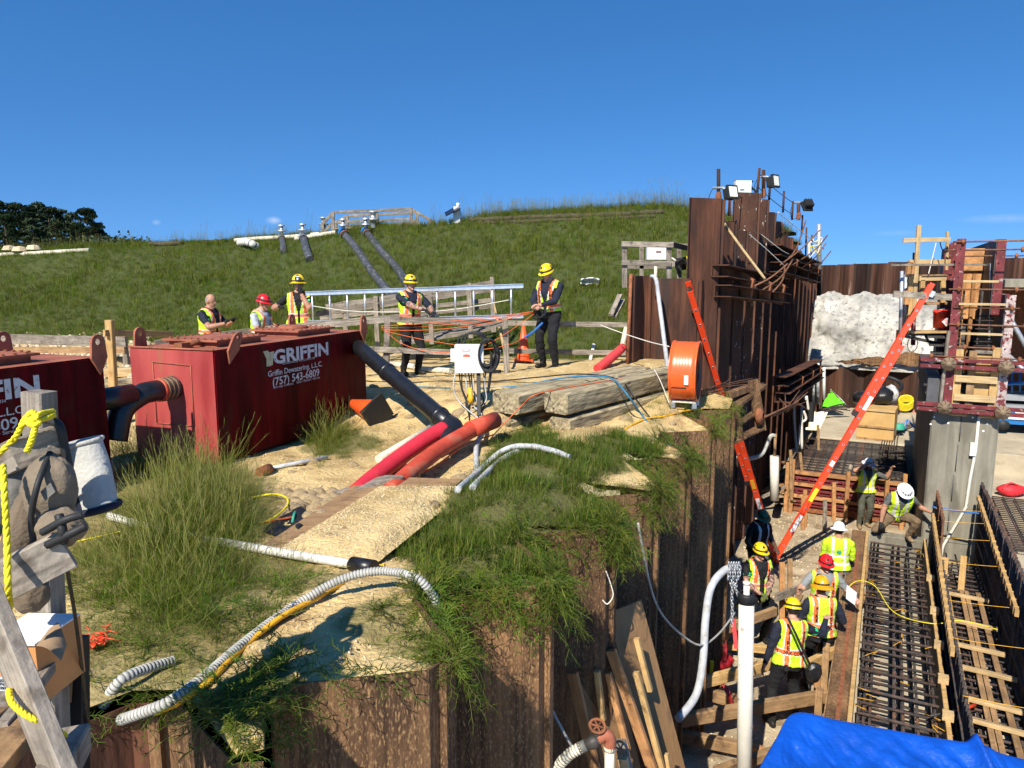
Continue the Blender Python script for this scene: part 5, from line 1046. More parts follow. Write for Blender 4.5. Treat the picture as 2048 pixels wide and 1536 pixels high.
for (v, z) in ((.95, -1.15), (1.2, -1.25), (1.6, -1.1), (1.85, -1.2), (.9, -1.3), (1.8, -1.35)): mb = MB(); mb.lathe([(0, 0), (.018, .001), (.02, .0)], WP(v, PS - .004, z), -U, 10); mb.build('tie_hole', 'print_white', pr)
def fq(v): return 1.14 + (v - 1.14) * .76 if v > 1.14 else v
def WQ(v, s_, z=0.0): return WP(fq(v), s_, z)
def pboxq(n_, m_, v0, v1, *r_, **k_): return pbox(n_, m_, fq(v0), fq(v1), *r_, **k_)
fm = thing('wall_formwork', 'tall red steel formwork with tie rods on top of the concrete pier', 'formwork', WQ(1.7, 16.6, -.9))
FV0, FV1 = 1.14, 2.28
for v, m_, z1 in ((FV0, 'form_red', 2.36), (FV1 - .22, 'form_red', 2.36), (FV1, 'form_white', 1.30)):
    s0 = PS - .10 if v != FV1 - .22 else PS + .5
    for q in range(5):
        mb = MB(); mb.frame_box(WQ(v - .07, s0 + q * .9, -.9 if m_ != 'form_red' or v < 2 else 0.9), V * .15, U * .05, Vector((0, 0, z1 + .9 if m_ != 'form_red' or v < 2 else z1 - .9))); mb.build('form_flange', m_, fm)
        if q == 0:
            for k in range(12):
                z = -.8 + .27 * k
                if z > z1 - .1: break
                mb = MB(); mb.lathe([(0, .002), (.016, .002), (.016, 0)], WQ(v, s0 - .003, z), -U, 8); mb.build('bolt_hole', 'print_black', fm)
    mb = MB(); mb.frame_box(WQ(v - .03 + (.07 if v < 1.5 else -.06), s0 + .06, -.9 if v != FV1 - .22 else .9), V * .02, U * 6.8, Vector((0, 0, (z1 if v != FV1 - .22 else z1) + .9 - (0 if v != FV1 - .22 else 1.8)))); mb.build('form_sheet', 'form_face', fm)
pboxq('back_panel', 'wood_orange', FV0 + .1, FV1 - .3, 19.0, 19.06, .7, 2.25, fm); pboxq('back_panel', 'form_face', FV0 + .1, FV1 - .3, 19.2, 19.26, -.9, .72, fm)  # lower dark panel is added to darken the gaps inside the form
lumber('panel_batten', WQ(FV0 + .1, 18.95, 1.78), WQ(FV1 - .3, 18.95, 1.78), .04, .03, 'wood_brown', fm)
for v in (FV0 + .38, FV0 + .62): lumber('panel_stud', WQ(v, 18.93, -.5), WQ(v, 18.93, 1.7), .07, .05, 'wood_orange', fm, (0, 1, 0))
for v0, n_, r_ in ((FV0 + .2, 4, .018), (FV0 + .62, 5, .018)):
    bars(fm, WQ(v0, 17.4, -.8), WQ(v0 + .05, 17.4, 1.35), U * .28 + V * .02, n_, r_, 'rebar')
bars(fm, WQ(FV0 + .55, 17.2, -.5), WQ(FV0 + .95, 17.2, -.5), Vector((0, 0, .085)), 17, .012, 'rebar')
bars(fm, WQ(FV0 + .12, 17.1, -.5), WQ(FV0 + .3, 17.1, -.5), Vector((0, 0, .1)), 16, .012, 'rebar')
mb = MB(); mb.tube([WQ(FV0 + .82, 17.6, 1.9), WQ(FV1 - .22, 17.2, -.05)], .022, 8); mb.build('tremie_pole', 'galv', fm)
for z, v0, v1, s in ((2.30, 1.0, 2.75, PS - .12), (2.16, .95, 2.7, PS + .5), (2.05, .95, 2.65, PS + .9), (1.40, 1.0, 2.55, PS - .12), (1.05, 1.1, 2.5, PS - .12), (.72, 1.05, 2.8, PS - .12), (.28, 1.25, 2.2, PS - .05), (.10, .62, 2.75, PS - .2)):
    mb = MB(); mb.tube([WQ(v0, s, z), WQ(v1, s, z)], .016, 6); mb.build('tie_rod', 'rebar_rust', fm)
    for v in (v0 + .18, v1 - .16):
        mb = MB(); mb.lathe([(.02, -.03), (.06, -.02), (.05, .02), (.02, .03)], WQ(v, s, z), V, 6); mb.build('tie_nut', 'rust_orange', fm)
for z, v0, v1, m_, s in ((1.55, 1.25, 2.0, 'wood_pale', PS - .16), (1.12, 1.2, 2.2, 'wood_pale', PS - .16), (.55, 1.3, 2.2, 'wood_pale', PS - .1)): lumber('spacer', WQ(v0, s, z), WQ(v1, s, z), .04, .045, m_, fm)
for z in (-.16, -.03, -.92, -1.05 + .03):              # double walers across the front
    mb = MB(); mb.beam(WQ(.62, PS - .20, z + .06), WQ(3.2, PS - .20, z + .06), .06, .075); mb.build('waler', 'form_red', fm)
for (v, z) in ((1.10, -.04), (2.32, -.06), (1.10, -.90), (2.34, -.92)):
    t8 = MB(); c = WQ(v, PS - .27, z)
    t8.lathe([(0, .03), (.05, .03), (.055, .015), (.13, .008), (.135, -.006), (.0, -.01)], c, -U, 16); t8.build('wheel_plate', 'wheel_plate', fm)
    for k in range(8):
        a = 2 * math.pi * k / 8; d = V * math.cos(a) + Vector((0, 0, math.sin(a))); t8 = MB(); t8.beam(c - U * .012 + d * .03, c - U * .014 + d * .128, .010, .012, -U); t8.build('plate_rib', 'rust', fm)
for z in (-.33, -.70): lumber('bulkhead_rail', WQ(1.27, PS - .13, z), WQ(2.18, PS - .13, z), .05, .13, 'wood_pale', fm)
for v, z1, w in ((1.33, .24, .13), (1.62, .22, .13), (2.12, .30, .13)): lumber('bulkhead_stud', WQ(v, PS - .07, -.85), WQ(v, PS - .07, z1), w, .045, 'wood_new' if v != 1.62 else 'wood_brown', fm, U)
pboxq('bulkhead_ply', 'ply_pale', 1.70, 2.05, PS - .02, PS, -.8, .16, fm); lumber('bulkhead_rail', WQ(1.66, PS - .05, .20), WQ(2.08, PS - .05, .20), .04, .06, 'wood_grey', fm)
lumber('bulkhead_rail', WQ(1.2, PS - .14, -1.0), WQ(1.6, PS - .14, -1.0), .05, .12, 'wood_orange', fm); lumber('bulkhead_rail', WQ(1.85, PS - .14, -1.0), WQ(2.2, PS - .14, -1.0), .05, .12, 'wood_orange', fm)
lumber('edge_strip', WQ(1.02, PS - .16, -.95), WQ(1.06, PS - .16, .6), .05, .05, 'wood_grey', fm, (0, 1, 0))
for k in range(9):
    z = -.85 + .16 * k; mb = MB(); mb.frame_box(WQ(.80 - .04 * (k % 3), PS + .05, z), V * (.22 + .04 * (k % 3)), U * .3, Vector((0, 0, .035))); mb.build('form_clamp', 'steel_dark', fm)
pboxq('form_side', 'form_face', .78, 1.02, PS + .02, PS + 5, -.94, -.35, fm)
# bracket platform left of the formwork
pf_ = thing('scaffold_platform', 'timber scaffold platform bracketed to the left of the formwork', 'scaffold', WP(.6, 16.6, .1))
D1 = 14.7
def sl(n, a, b, w, h, m_, da=D1, db=None, up=None): lumber(n, PD(*a, da), PD(*b, db or da), w, h, m_, pf_, up or (0, 0, 1))
for k in range(3): sl('deck_plank', (1815, 664 + k, ), (1901, 663 + k), .26, .05, 'wood_new', D1 + .3 * k)
for y in (0,): 
    for dd_ in (0, .9):
        mb = MB(); mb.beam(PD(1800, 667, D1 + dd_), PD(1902, 669, D1 + dd_), .05, .07); mb.beam(PD(1808, 672, D1 + dd_), PD(1900, 692, D1 + dd_), .05, .06); mb.beam(PD(1850, 668, D1 + dd_), PD(1856, 682, D1 + dd_), .04, .04, (0, 1, 0)); mb.build('bracket', 'steel_dark', pf_)
for (x, y0, y1, d) in ((1800, 690, 542, D1 - .1), (1808, 670, 545, D1 + .6)): mb = MB(); mb.tube([PD(x, y0, d), PD(x + 4, y1, d)], .035, 10); mb.build('standard', 'galv', pf_)
mb = MB(); mb.beam(PD(1796, 695, D1), PD(1799, 660, D1), .09, .09, (0, 1, 0)); mb.build('standard_base', 'rust', pf_)
sl('post', (1818, 655), (1822, 520), .09, .05, 'wood_new', up=(0, 1, 0)); sl('post', (1826, 640), (1838, 450), .08, .05, 'wood_pale', up=(0, 1, 0)); sl('post', (1833, 525), (1839, 458), .05, .04, 'wood_brown', up=(0, 1, 0)); sl('post', (1893, 540), (1895, 463), .05, .04, 'wood_pale', D1 + .2, up=(0, 1, 0)); sl('post', (1905, 660), (1913, 525), .05, .05, 'wood_pale', D1 - .3, up=(0, 1, 0)); sl('post', (1902, 690), (1908, 600), .05, .05, 'wood_grey', D1 - .3, up=(0, 1, 0))
sl('rail', (1806, 481), (1900, 479), .04, .085, 'wood_pale'); sl('rail', (1782, 530), (1978, 529), .04, .04, 'wood_grey', D1 - .4); sl('toe_board', (1787, 588), (1922, 596), .04, .125, 'wood_grey', D1 - .5); sl('rail', (1832, 524), (1900, 523), .04, .09, 'wood_pale', D1 + .3); sl('rail', (1815, 562), (1834, 562), .04, .05, 'wood_pale')
sl('frame_top', (1838, 557), (1892, 556), .05, .10, 'wood_pale', D1 + .1); sl('frame_leg', (1844, 605), (1845, 560), .09, .05, 'wood_new', D1 + .1, up=(0, 1, 0)); sl('frame_leg', (1886, 605), (1886, 560), .09, .05, 'wood_new', D1 + .1, up=(0, 1, 0)); sl('deck_plank', (1835, 607), (1900, 606), .25, .05, 'wood_brown', D1 + .3); sl('frame_top', (1836, 551), (1895, 550), .3, .03, 'wood_brown', D1 + .2)
for (x, y) in ((1816, 540), (1812, 595), (1822, 538)): sl('clamp_block', (x, y + 14), (x + 3, y - 14), .09, .09, 'wood_orange', D1 - .15, up=(0, 1, 0))
sl('post', (1826, 690), (1830, 505), .06, .08, 'form_red', D1 + .5, up=(0, 1, 0))
mb = MB(); mb.beam(PD(1866, 522, 15.5), PD(1900, 521, 15.5), .06, .04); mb.beam(PD(1866, 518, 15.5), PD(1867, 524, 15.5), .06, .04, (0, 1, 0)); mb.build('steel_arm', 'form_red', pf_)
line('rope', 'thin cord hanging inside the scaffold frame', 'rope', [PD(1872, 486, D1), PD(1864, 520, D1), PD(1857, 548, D1)], .010, 'rope_white')
line('cable', 'black hanging cable by the top of the formwork', 'cable', [PD(1880, 484, D1), PD(1884, 498, D1), PD(1893, 506, D1)], .010, 'cable_black')
mb = MB(); c = PD(1825, 688, D1 - .2); mb.tube([c + Vector((.1 * math.cos(a), 0, .16 * math.sin(a))) for a in [2 * math.pi * i / 20 for i in range(21)]], .008, 5); tag(mb.build('wire_loop', 'cable_black'), 'loop of black wire hanging under the scaffold bracket', 'wire', kind='thing')
bk = thing('bucket', 'red plastic bucket with a white square mark on the scaffold platform', 'bucket', PD(1881, 655, D1 - .05)); bc = PD(1881, 656, D1 - .02)
mb = MB(); mb.lathe([(.0, 0), (.135, 0), (.15, .30), (.158, .305), (.158, .335), (.152, .34), (.152, .36), (.142, .36), (.128, .02), (0, .02)], bc, seg=28); mb.build('pail', 'bucket_red', bk)
mb = MB(); mb.tube(bez([bc + Vector((-.155, 0, .32)), bc + Vector((-.1, -.12, .38)), bc + Vector((.1, -.12, .38)), bc + Vector((.155, 0, .32))], 6), .005, 5); mb.build('handle', 'galv', bk)
def on_bucket(x, z): a = x / .148; r_ = .1375 + z * .05 + .002; return bc + Vector((r_ * math.sin(a + .2), -r_ * math.cos(a + .2), z))
mb = MB(); rr = R(45)
def sq(a, b): x, z = (a - .5) * .135, (b - .5) * .135; return on_bucket(x * math.cos(rr) - z * math.sin(rr), .135 + x * math.sin(rr) + z * math.cos(rr))
mb.grid(sq, 8, 8); mb.build('mark', 'print_white', bk)
mb = MB()
for i, w in enumerate(('THE', 'HOME', 'DEPOT')):
    vs_, fs_ = text_mesh(w, .036, offset=.0012, align='CENTER')
    q_ = [(v.x, v.y + .030 - .036 * i) for v in vs_]
    def _m(x, z): a = (x * math.cos(rr) - z * math.sin(rr)); b = .135 + x * math.sin(rr) + z * math.cos(rr); p = on_bucket(a, b); return p + (p - Vector((bc.x, bc.y, p.z))).normalized() * .002
    mb.add([_m(x, z) for x, z in q_], fs_)
mb.build('lettering', 'bucket_red', bk)
# roof slab and braces at the right edge
rs = thing('concrete_deck', 'grey concrete deck above a dark opening at the right edge', 'concrete deck', WP(4.5, 26.5, 1.34))
pbox('deck', 'concrete', 2.72, 9, 23.6, 29.8, 1.34, 1.56, rs); pbox('back_wall', 'rust_orange', 3.0, 9, 28.9, 29.1, -3.3, 1.32, rs); pbox('side_wall', 'form_face', 8.5, 8.7, 24, 29, -3.3, 1.32, rs); pbox('column', 'concrete', 2.8, 3.1, 28.0, 28.4, -3.3, 1.34, rs)
mb = MB(); mb.lathe([(0, .16), (.2, .14), (.26, 0)], WP(3.5, 24.2, 1.56), seg=12); mb.build('blue_cover', 'tarp', rs)
for i, (a, b, d0, d1) in enumerate((((1992, 588), (2056, 700), 15.8, 15.2), ((2005, 700), (2060, 752), 15.6, 15.0), ((2008, 705), (2040, 735), 16.2, 15.8))): rod('pipe_brace', ['long', 'lower', 'short'][i] + ' grey pipe brace slanting from the right side of the formwork', 'brace', [PD(*a, d0), PD(*b, d1)], .05, 'galv', 'pipe braces', 0, 10)
sl_ = thing('scissor_lift', 'blue and grey scissor lift behind the concrete pier', 'scissor lift', PD(2040, 850, 23)); D2 = 22.5
mb = MB(); mb.frame_box(PD(1997, 847, D2), Vector((2.4, -.9, 0)), Vector((.3, .8, 0)), Vector((0, 0, .42))); mb.build('chassis', 'lift_blue', sl_)
mb = MB(); mb.frame_box(PD(1999, 818, D2), Vector((2.4, -.9, 0)), Vector((.3, .8, 0)), Vector((0, 0, .14))); mb.frame_box(PD(2006, 800, D2 + .1), Vector((2.3, -.86, 0)), Vector((.3, .8, 0)), Vector((0, 0, .20))); mb.build('platform', 'lift_grey', sl_)
for (x, y) in ((2012, 785), (2024, 785), (2040, 785)): mb = MB(); mb.tube([PD(x, y, D2), PD(x, 745, D2)], .03, 8); mb.build('guard_post', 'lift_blue', sl_)
for y in (745, 765): mb = MB(); mb.tube([PD(2010, y, D2), PD(2070, y - 1, D2 - .4)], .03, 8); mb.build('guard_rail', 'lift_blue', sl_)
mb = MB(); mb.tube(bez([PD(2005, 800, D2 - .1), PD(2008, 775, D2 - .1), PD(2020, 768, D2 - .1), PD(2060, 767, D2 - .3)], 6), .05, 8); mb.build('guard_rail', 'lift_blue', sl_)
mb = MB(); o_ = PD(2016, 838, D2 - .12); mb.frame_box(o_, Vector((.5, -.19, 0)), Vector((0, -.01, 0)), Vector((0, 0, .10))); mb.frame_box(PD(2030, 826, D2 - .2), Vector((.5, -.19, 0)), Vector((0, -.01, 0)), Vector((0, 0, .09))); mb.build('sticker', 'print_white', sl_)
for k in (0, 1): mb = MB(); mb.lathe([(0, -.08), (.17, -.08), (.17, .08), (0, .08)], PD(2006 + 60 * k, 850, D2), (.35, .93, 0), 16); mb.build('wheel', 'print_black', sl_)
# ------------------------------------------------------------------ wall reinforcement trenches at the right
tr = thing('rebar_cage', 'long dark rebar cage lying in the form beside the kneeling worker', 'rebar cage', WP(.4, 12, -4.3))
S0, S1 = 7.6, 16.3
for v in (.06, .13, .40, .50, .66, .86): bars(tr, WP(v, S0, -3.80), WP(v, S1 - .1, -3.80), Vector((0, 0, -.38)), 2, .020, 'rebar')
bars(tr, WP(-.02, S0 + .1, -3.74), WP(.90, S0 + .1, -3.74), U * .285, 30, .021, 'rebar', jit=.02)
bars(tr, WP(-.02, S0 + .2, -4.20), WP(.90, S0 + .2, -4.20), U * .285, 30, .018, 'rebar', jit=.02)
bars(tr, WP(.0, S0 + .05, -4.22), WP(.0, S0 + .05, -3.75), U * .142, 60, .012, 'rebar', jit=.01); bars(tr, WP(.0, S0 + .12, -3.86), WP(.24, S0 + .12, -3.86), U * .142, 58, .011, 'rebar', jit=.012)
for k in range(26):
    mb = MB(); c = WP(rng.choice((.06, .13, .5, .86)), S0 + rng.uniform(.2, 8.3), -3.72); mb.tube(bez([c, c + Vector((rng.uniform(-.1, .1), rng.uniform(-.1, .1), .05)), c + Vector((rng.uniform(-.15, .15), rng.uniform(-.15, .15), .0))], 3), .004, 4); mb.build('tie_wire', 'yellow_hose', tr)
lf = thing('form_wall', 'rusty steel topped form along the left of the rebar cage', 'formwork', WP(-.2, 12, -4.4))
pbox('form_body', 'form_face', -.10, -.06, S0 - .6, 16.25, -4.40, -3.62, lf); pbox('top_plate', 'rust_sandy', -.36, -.115, S0 - .6, 16.25, -3.70, -3.60, lf); pbox('edge_board', 'wood_new', -.113, -.06, S0 - .6, 16.25, -3.66, -3.575, lf, bev=.006)
pbox('rust_strip', 'rust_orange', -.24, -.19, S0 + 1.2, 14.9, -3.60, -3.594, lf, bev=0); pbox('outer_face', 'wood_brown', -.375, -.36, S0 - .6, 16.25, -4.40, -3.62, lf)
for k in range(8): lumber('stake', WP(-.46, 8.4 + 1.05 * k, -4.5), WP(-.46, 8.4 + 1.05 * k, -3.45 - .1 * (k % 2)), .09, .045, 'wood_brown', lf, U)
pbox('sill', 'concrete', -.1, .95, 16.3, 16.58, -4.4, -3.66, lf)
c1 = thing('rebar_curtain', 'row of upright rebars with yellow tied battens left of the concrete pier', 'rebar curtain', WP(1.05, 12, -4.3))
bars(c1, WP(1.10, S0, -4.3), WP(1.10, S0, -3.15), U * .11, 78, .018, 'rebar', jit=.012)
for z, r_ in ((-4.1, .016), (-3.8, .016), (-3.5, .016)): bars(c1, WP(1.07, S0, z), WP(1.07, S1, z), U * 0.01, 1, r_, 'rebar')
pbox('dark_form', 'form_face', .96, .99, S0 - .5, S1, -4.4, -3.66, c1); pbox('form_cap', 'wood_new', .93, .985, S0 - .5, S1, -3.66, -3.60, c1, bev=.005)
bars(c1, WP(1.10, 14.2, -4.3), WP(1.10, 14.2, -2.55), U * .12, 18, .018, 'rebar_rust', jit=.012)
lumber('batten', WP(1.02, 10.3, -3.12), WP(1.02, 13.2, -3.06), .05, .10, 'wood_new', c1); lumber('batten', WP(1.02, 13.0, -3.0), WP(1.02, 15.7, -2.92), .05, .10, 'wood_new', c1)
for k in range(22):
    s = 10.4 + .24 * k; mb = MB(); mb.box(WP(1.02, s, lerp(-3.12, -2.92, (s - 10.3) / 5.4)), (.062, .012, .112), Matrix.Rotation(math.atan2(V.y, V.x), 3, 'Z')); mb.build('tie_wire', 'wood_new', c1)
for s in (8.6, 9.5, 10.4, 11.4, 12.6, 14.0): mb = MB(); mb.box(WP(.955, s, -3.55), (.12, .09, .10), Matrix.Rotation(math.atan2(V.y, V.x), 3, 'Z')); mb.build('spacer_block', 'wood_pale', c1)
c2 = thing('rebar_curtain', 'dense row of upright rebars at the right edge', 'rebar curtain', WP(2.1, 12, -4.3))
bars(c2, WP(1.86, 8.2, -4.3), WP(1.86, 8.2, -2.35), U * .105, 80, .018, 'rebar', jit=.012); bars(c2, WP(1.95, 8.2, -4.3), WP(1.95, 8.2, -2.5), U * .105, 80, .016, 'rebar_rust', jit=.02)
for z in (-4.1, -3.8, -3.5, -3.2, -2.9): bars(c2, WP(1.84, 8, z), WP(1.84, 16.4, z), U * .01, 1, .016, 'rebar')
lumber('batten', WP(1.79, 11.2, -2.80), WP(1.79, 14.0, -2.72), .05, .10, 'wood_new', c2); lumber('batten', WP(1.79, 13.9, -2.70), WP(1.79, 16.3, -2.62), .05, .10, 'wood_new', c2)
for k in range(20): s = 11.3 + .25 * k; mb = MB(); mb.box(WP(1.79, s, lerp(-2.80, -2.62, (s - 11.2) / 5.1)), (.062, .012, .112), Matrix.Rotation(math.atan2(V.y, V.x), 3, 'Z')); mb.build('tie_wire', 'wood_new', c2)
r4 = thing('rebar_grid', 'dark rebar grid under the pale batten frame', 'rebar grid', WP(1.5, 11, -3.9))
for v in (1.18, 1.34, 1.5, 1.64, 1.76): bars(r4, WP(v, S0, -3.84), WP(v, S1, -3.84), Vector((0, 0, -.35)), 2, .018, 'rebar')
bars(r4, WP(1.1, S0, -3.80), WP(1.82, S0, -3.80), U * .19, 44, .018, 'rebar', jit=.015); bars(r4, WP(1.1, S0, -4.15), WP(1.82, S0, -4.15), U * .19, 44, .016, 'rebar', jit=.015)
bf = thing('batten_frame', 'ladder like frame of pale battens laid over the rebar grid', 'batten frame', WP(1.5, 12, -3.7))
for v, w in ((1.20, .075), (1.415, .065), (1.49, .065), (1.66, .075)): lumber('long_batten', WP(v, 8.0, -3.735), WP(v + .02, 14.1, -3.725), w, .04, 'wood_new' if v < 1.4 else 'wood_brown' if v < 1.7 else 'wood_new', bf)
for i, s in enumerate((8.35, 9.75, 10.25, 11.1, 11.8, 12.65, 13.75)): lumber('cross_batten', WP(1.08 if i else .92, s + .05, -3.685), WP(1.80 if i > 3 else 1.86, s - .02, -3.68), .07, .05, 'wood_pale', bf)
lumber('upright_board', WP(1.14, 13.9, -3.85), WP(1.14, 13.95, -3.12), .11, .04, 'wood_new', bf, U); lumber('upright_board', WP(1.45, 14.3, -3.95), WP(1.45, 14.35, -3.18), .10, .04, 'wood_new', bf, U)
for i, (s, z) in enumerate(((9.2, -3.1), (10.6, -3.05), (11.7, -2.98), (13.1, -2.9), (14.2, -2.85), (15.0, -2.8), (15.6, -2.75))): line('string_line', ORD[i] + ' yellow string from the camera side stretched between the two rebar curtains', 'string', sag(WP(1.05, s, z), WP(1.82, s - .12, z + .1), .01), .0035, 'yellow_hose', 3, 'yellow strings')
line('strap', 'blue strap stretched across the foot of the concrete pier', 'strap', sag(WP(1.0, 15.8, -2.78), WP(2.05, 15.6, -2.72), .02), .018, 'webbing_blue', 4)
mb = MB(); mb.tube([PD(1860, 1432, 8.1), PD(1925, 1418, 8.3)], .012, 6); h = thing('bolt_cutter', 'red handled tool lying on the lowest batten', 'tool', PD(1900, 1425, 8.2)); mb.build('jaw', 'steel_dark', h); mb = MB(); mb.tube([PD(1922, 1420, 8.25), PD(1950, 1410, 8.4)], .022, 8); mb.build('grip', 'ladder_red', h)
line('hose', 'yellow airline looping over the near form onto the rebar cage', 'hose', [WP(-.4, 12.7, -3.7), WP(-.2, 13.1, -3.50), WP(.1, 13.2, -3.55), WP(.4, 12.5, -3.66), WP(.9, 12.2, -3.6), WP(1.3, 12.4, -3.55), WP(1.75, 12.2, -3.5)], .007, 'rope_yellow', 6)
bg_ = thing('tool_bag', 'red tool bag lying on the slab by the right edge', 'tool bag', PD(2022, 990, 16.6)); c = PZ(2022, 992, -3.9)
mb = MB(); mb.grid(lambda a, b: c + Vector((.36 * math.cos(2 * math.pi * a) * math.sin(math.pi * b) * (1 + .2 * nz(a * 4, b * 4)), .22 * math.sin(2 * math.pi * a) * math.sin(math.pi * b), .16 - .16 * math.cos(math.pi * b) + .05 * nz(a * 5, b * 3, 2))), 18, 10, closed_u=True); mb.build('bag_body', 'bag_red', bg_)
mb = MB(); mb.tube(bez([c + Vector((-.3, -.1, .2)), c + Vector((-.15, -.12, .38)), c + Vector((.1, -.12, .3)), c + Vector((.3, -.1, .2))], 5), .02, 6); mb.build('strap', 'webbing_red', bg_)
# ------------------------------------------------------------------ stores at the far end of the pit
cr = thing('plywood_crate', 'plywood crate with two battens beside the concrete pier', 'crate', PZ(1752, 880, -3.3))
cA, cB = PZ(1712, 876, -3.29), PZ(1786, 884, -3.29); ex = (cB - cA); ey = Vector((-ex.y, ex.x, 0)).normalized() * 1.0; hZ = Vector((0, 0, .95))
mb = MB(); mb.frame_box(cA, ex, ey, hZ); mb.build('panel', 'ply_pale', cr)
for f in (.02, .42, .96): lumber('batten', cA + hZ * f - ey * .02, cB + hZ * f - ey * .02, .04, .06, 'wood_pale' if f > .5 else 'wood_brown', cr)
for i, (x, y, d, w, h, m_) in enumerate(((1725, 796, 22.5, .30, .22, 'bag_black'), (1764, 792, 22.4, .34, .28, 'bag_black'), (1782, 788, 23.0, .18, .30, 'conduit'))):
    c = PD(x, y, d); mb = MB(); mb.grid(lambda a, b: c + Vector((w * math.cos(2 * math.pi * a) * math.sin(math.pi * b) * (1 + .35 * nz(a * 6, b * 4, i)), .35 * math.sin(2 * math.pi * a) * math.sin(math.pi * b), -h * math.cos(math.pi * b) * (1 + .3 * nz(a * 5, b * 5, i + 3)))), 20, 12, closed_u=True); tag(mb.build('rubbish_bag', m_), ['small black plastic bag on the plywood crate', 'larger black plastic bag on the plywood crate', 'grey bundle behind the bags on the plywood crate'][i], 'bag', 'bags on the crate', 'thing')
mb = MB(); c = PD(1780, 768, 25); mb.lathe([(.38 + .07 * math.cos(t), .07 * math.sin(t)) for t in [2 * math.pi * k / 10 for k in range(11)]], c, (0, -.5, .85), 22); tag(mb.build('hose_coil', 'cable_black'), 'coil of dark hose behind the plywood crate', 'hose coil', kind='thing')
sl2 = thing('step_ladder', 'faded orange ladder standing against the pale rock', 'ladder', PZ(1815, 838, -3.3))
for (a, b) in (((1797, 832, 26.2), (1812, 722, 27.6)), ((1826, 838, 26.0), (1836, 722, 27.4))): lumber('rail', PD(*a), PD(*b), .06, .10, 'ladder_faded', sl2, (0, 1, 0))
for k in range(7):
    f = .06 + k * .145; mb = MB(); mb.tube([lerp(PD(1797, 832, 26.2), PD(1812, 722, 27.6), f), lerp(PD(1826, 838, 26.0), PD(1836, 722, 27.4), f)], .025, 6); mb.build('rung', 'galv', sl2)
yr = thing('rope_coil', 'coil of yellow rope hung on the faded ladder', 'rope coil', PD(1812, 800, 26))
for k in range(6): mb = MB(); c = PD(1812 + k * .5, 800 + k, 25.9); mb.tube([c + Vector((.26 * math.cos(a), .02 * k, .17 * math.sin(a) - .03 * k)) for a in [2 * math.pi * i / 16 for i in range(17)]], .03, 6); mb.build('turn', 'rope_yellow', yr)
gb = thing('cover_sheet', 'bright green plastic cover over a rebar bundle by the far wall', 'plastic cover', PD(1668, 815, 25.5))
mb = MB(); ga_, gb_, gc_, gd_ = PD(1662, 782, 26.0), PD(1692, 808, 25.6), PD(1640, 815, 25.6), PD(1668, 812, 25.0)
mb.grid(lambda a, b: lerp(lerp(PD(1640, 813, 25.4), PD(1690, 809, 25.2), a), ga_, b ** .8) + Vector((.06 * nz(a * 6, b * 6), -.15 * math.sin(math.pi * a) * (1 - b), .06 * nz(a * 9, b * 5, 2))), 14, 10); mb.build('sheet_front', 'bag_green', gb)
mb = MB(); mb.prism([ga_ + Vector((.05, .02, 0)), PD(1692, 809, 25.5), PD(1684, 800, 25.8), ga_ + Vector((0, .05, .05))], Vector((0, .02, .02))); mb.build('sheet_edge', 'print_white', gb)
for k in range(9): rod('rebar', ORD[k] + ' thin rebar poking out from under the green cover', 'rebar', [PD(1630 + 3 * k, 822 + rng.uniform(-4, 4), 24.8), PD(1665, 812 + k, 24.9), PD(1690 + rng.uniform(-8, 14), 806 + 2.5 * k, 25)], .016, 'rebar', 'rebars under the green cover', 3, 5)
for i, (x, y0, y1) in enumerate(((1627, 812, 728), (1636, 808, 726), (1648, 800, 735))): rod('standpipe', ['left', 'middle', 'right'][i] + ' of three greenish standpipes against the far low wall', 'pipe', [PD(x, y0, 26.5), PD(x, y1, 26.5)], .055, 'box_grey', 'standpipes', 0, 8)
gp = thing('gooseneck_pipe', 'white bent riser pipe with a hose at the edge of the raised slab', 'pipe', PD(1597, 900, 19.8))
for pts_ in ([PD(1594, 905, 19.8), PD(1590, 860, 19.8), PD(1588, 815, 19.8), PD(1592, 797, 19.8), PD(1604, 790, 19.8), PD(1613, 800, 19.8)], [PD(1613, 792, 19.8), PD(1617, 820, 19.8)], [PD(1604, 898, 19.6), PD(1603, 812, 19.7)], [PD(1598, 890, 19.7), PD(1601, 850, 19.7), PD(1612, 838, 19.7), PD(1607, 822, 19.7)]):
    mb = MB(); mb.tube(bez(pts_, 6), .035, 8); mb.build('riser', 'pvc', gp)
mb = MB(); mb.lathe([(.09, 0), (.09, .55)], PD(1621, 843, 20.5), seg=14); mb.build('sleeve', 'print_black', gp)
wp = thing('well_pipe', 'white well pipe with a rod standing by the debris beside the footing form', 'pipe', PZ(1549, 1000, ZP))
mb = MB(); mb.tube([PD(1549, 1000, 17.2), PD(1549, 912, 17.2)], .105, 16); mb.build('casing', 'pvc', wp); mb = MB(); mb.tube([PD(1549, 912, 17.2), PD(1551, 868, 17.2)], .035, 8); mb.build('riser', 'wood_brown', wp); mb = MB(); mb.tube(bez([PD(1550, 872, 17.2), PD(1542, 872, 17.2), PD(1534, 888, 17.2), PD(1522, 910, 17), PD(1495, 918, 16.6)], 6), .05, 10); mb.build('hose', 'hose_grey', wp)
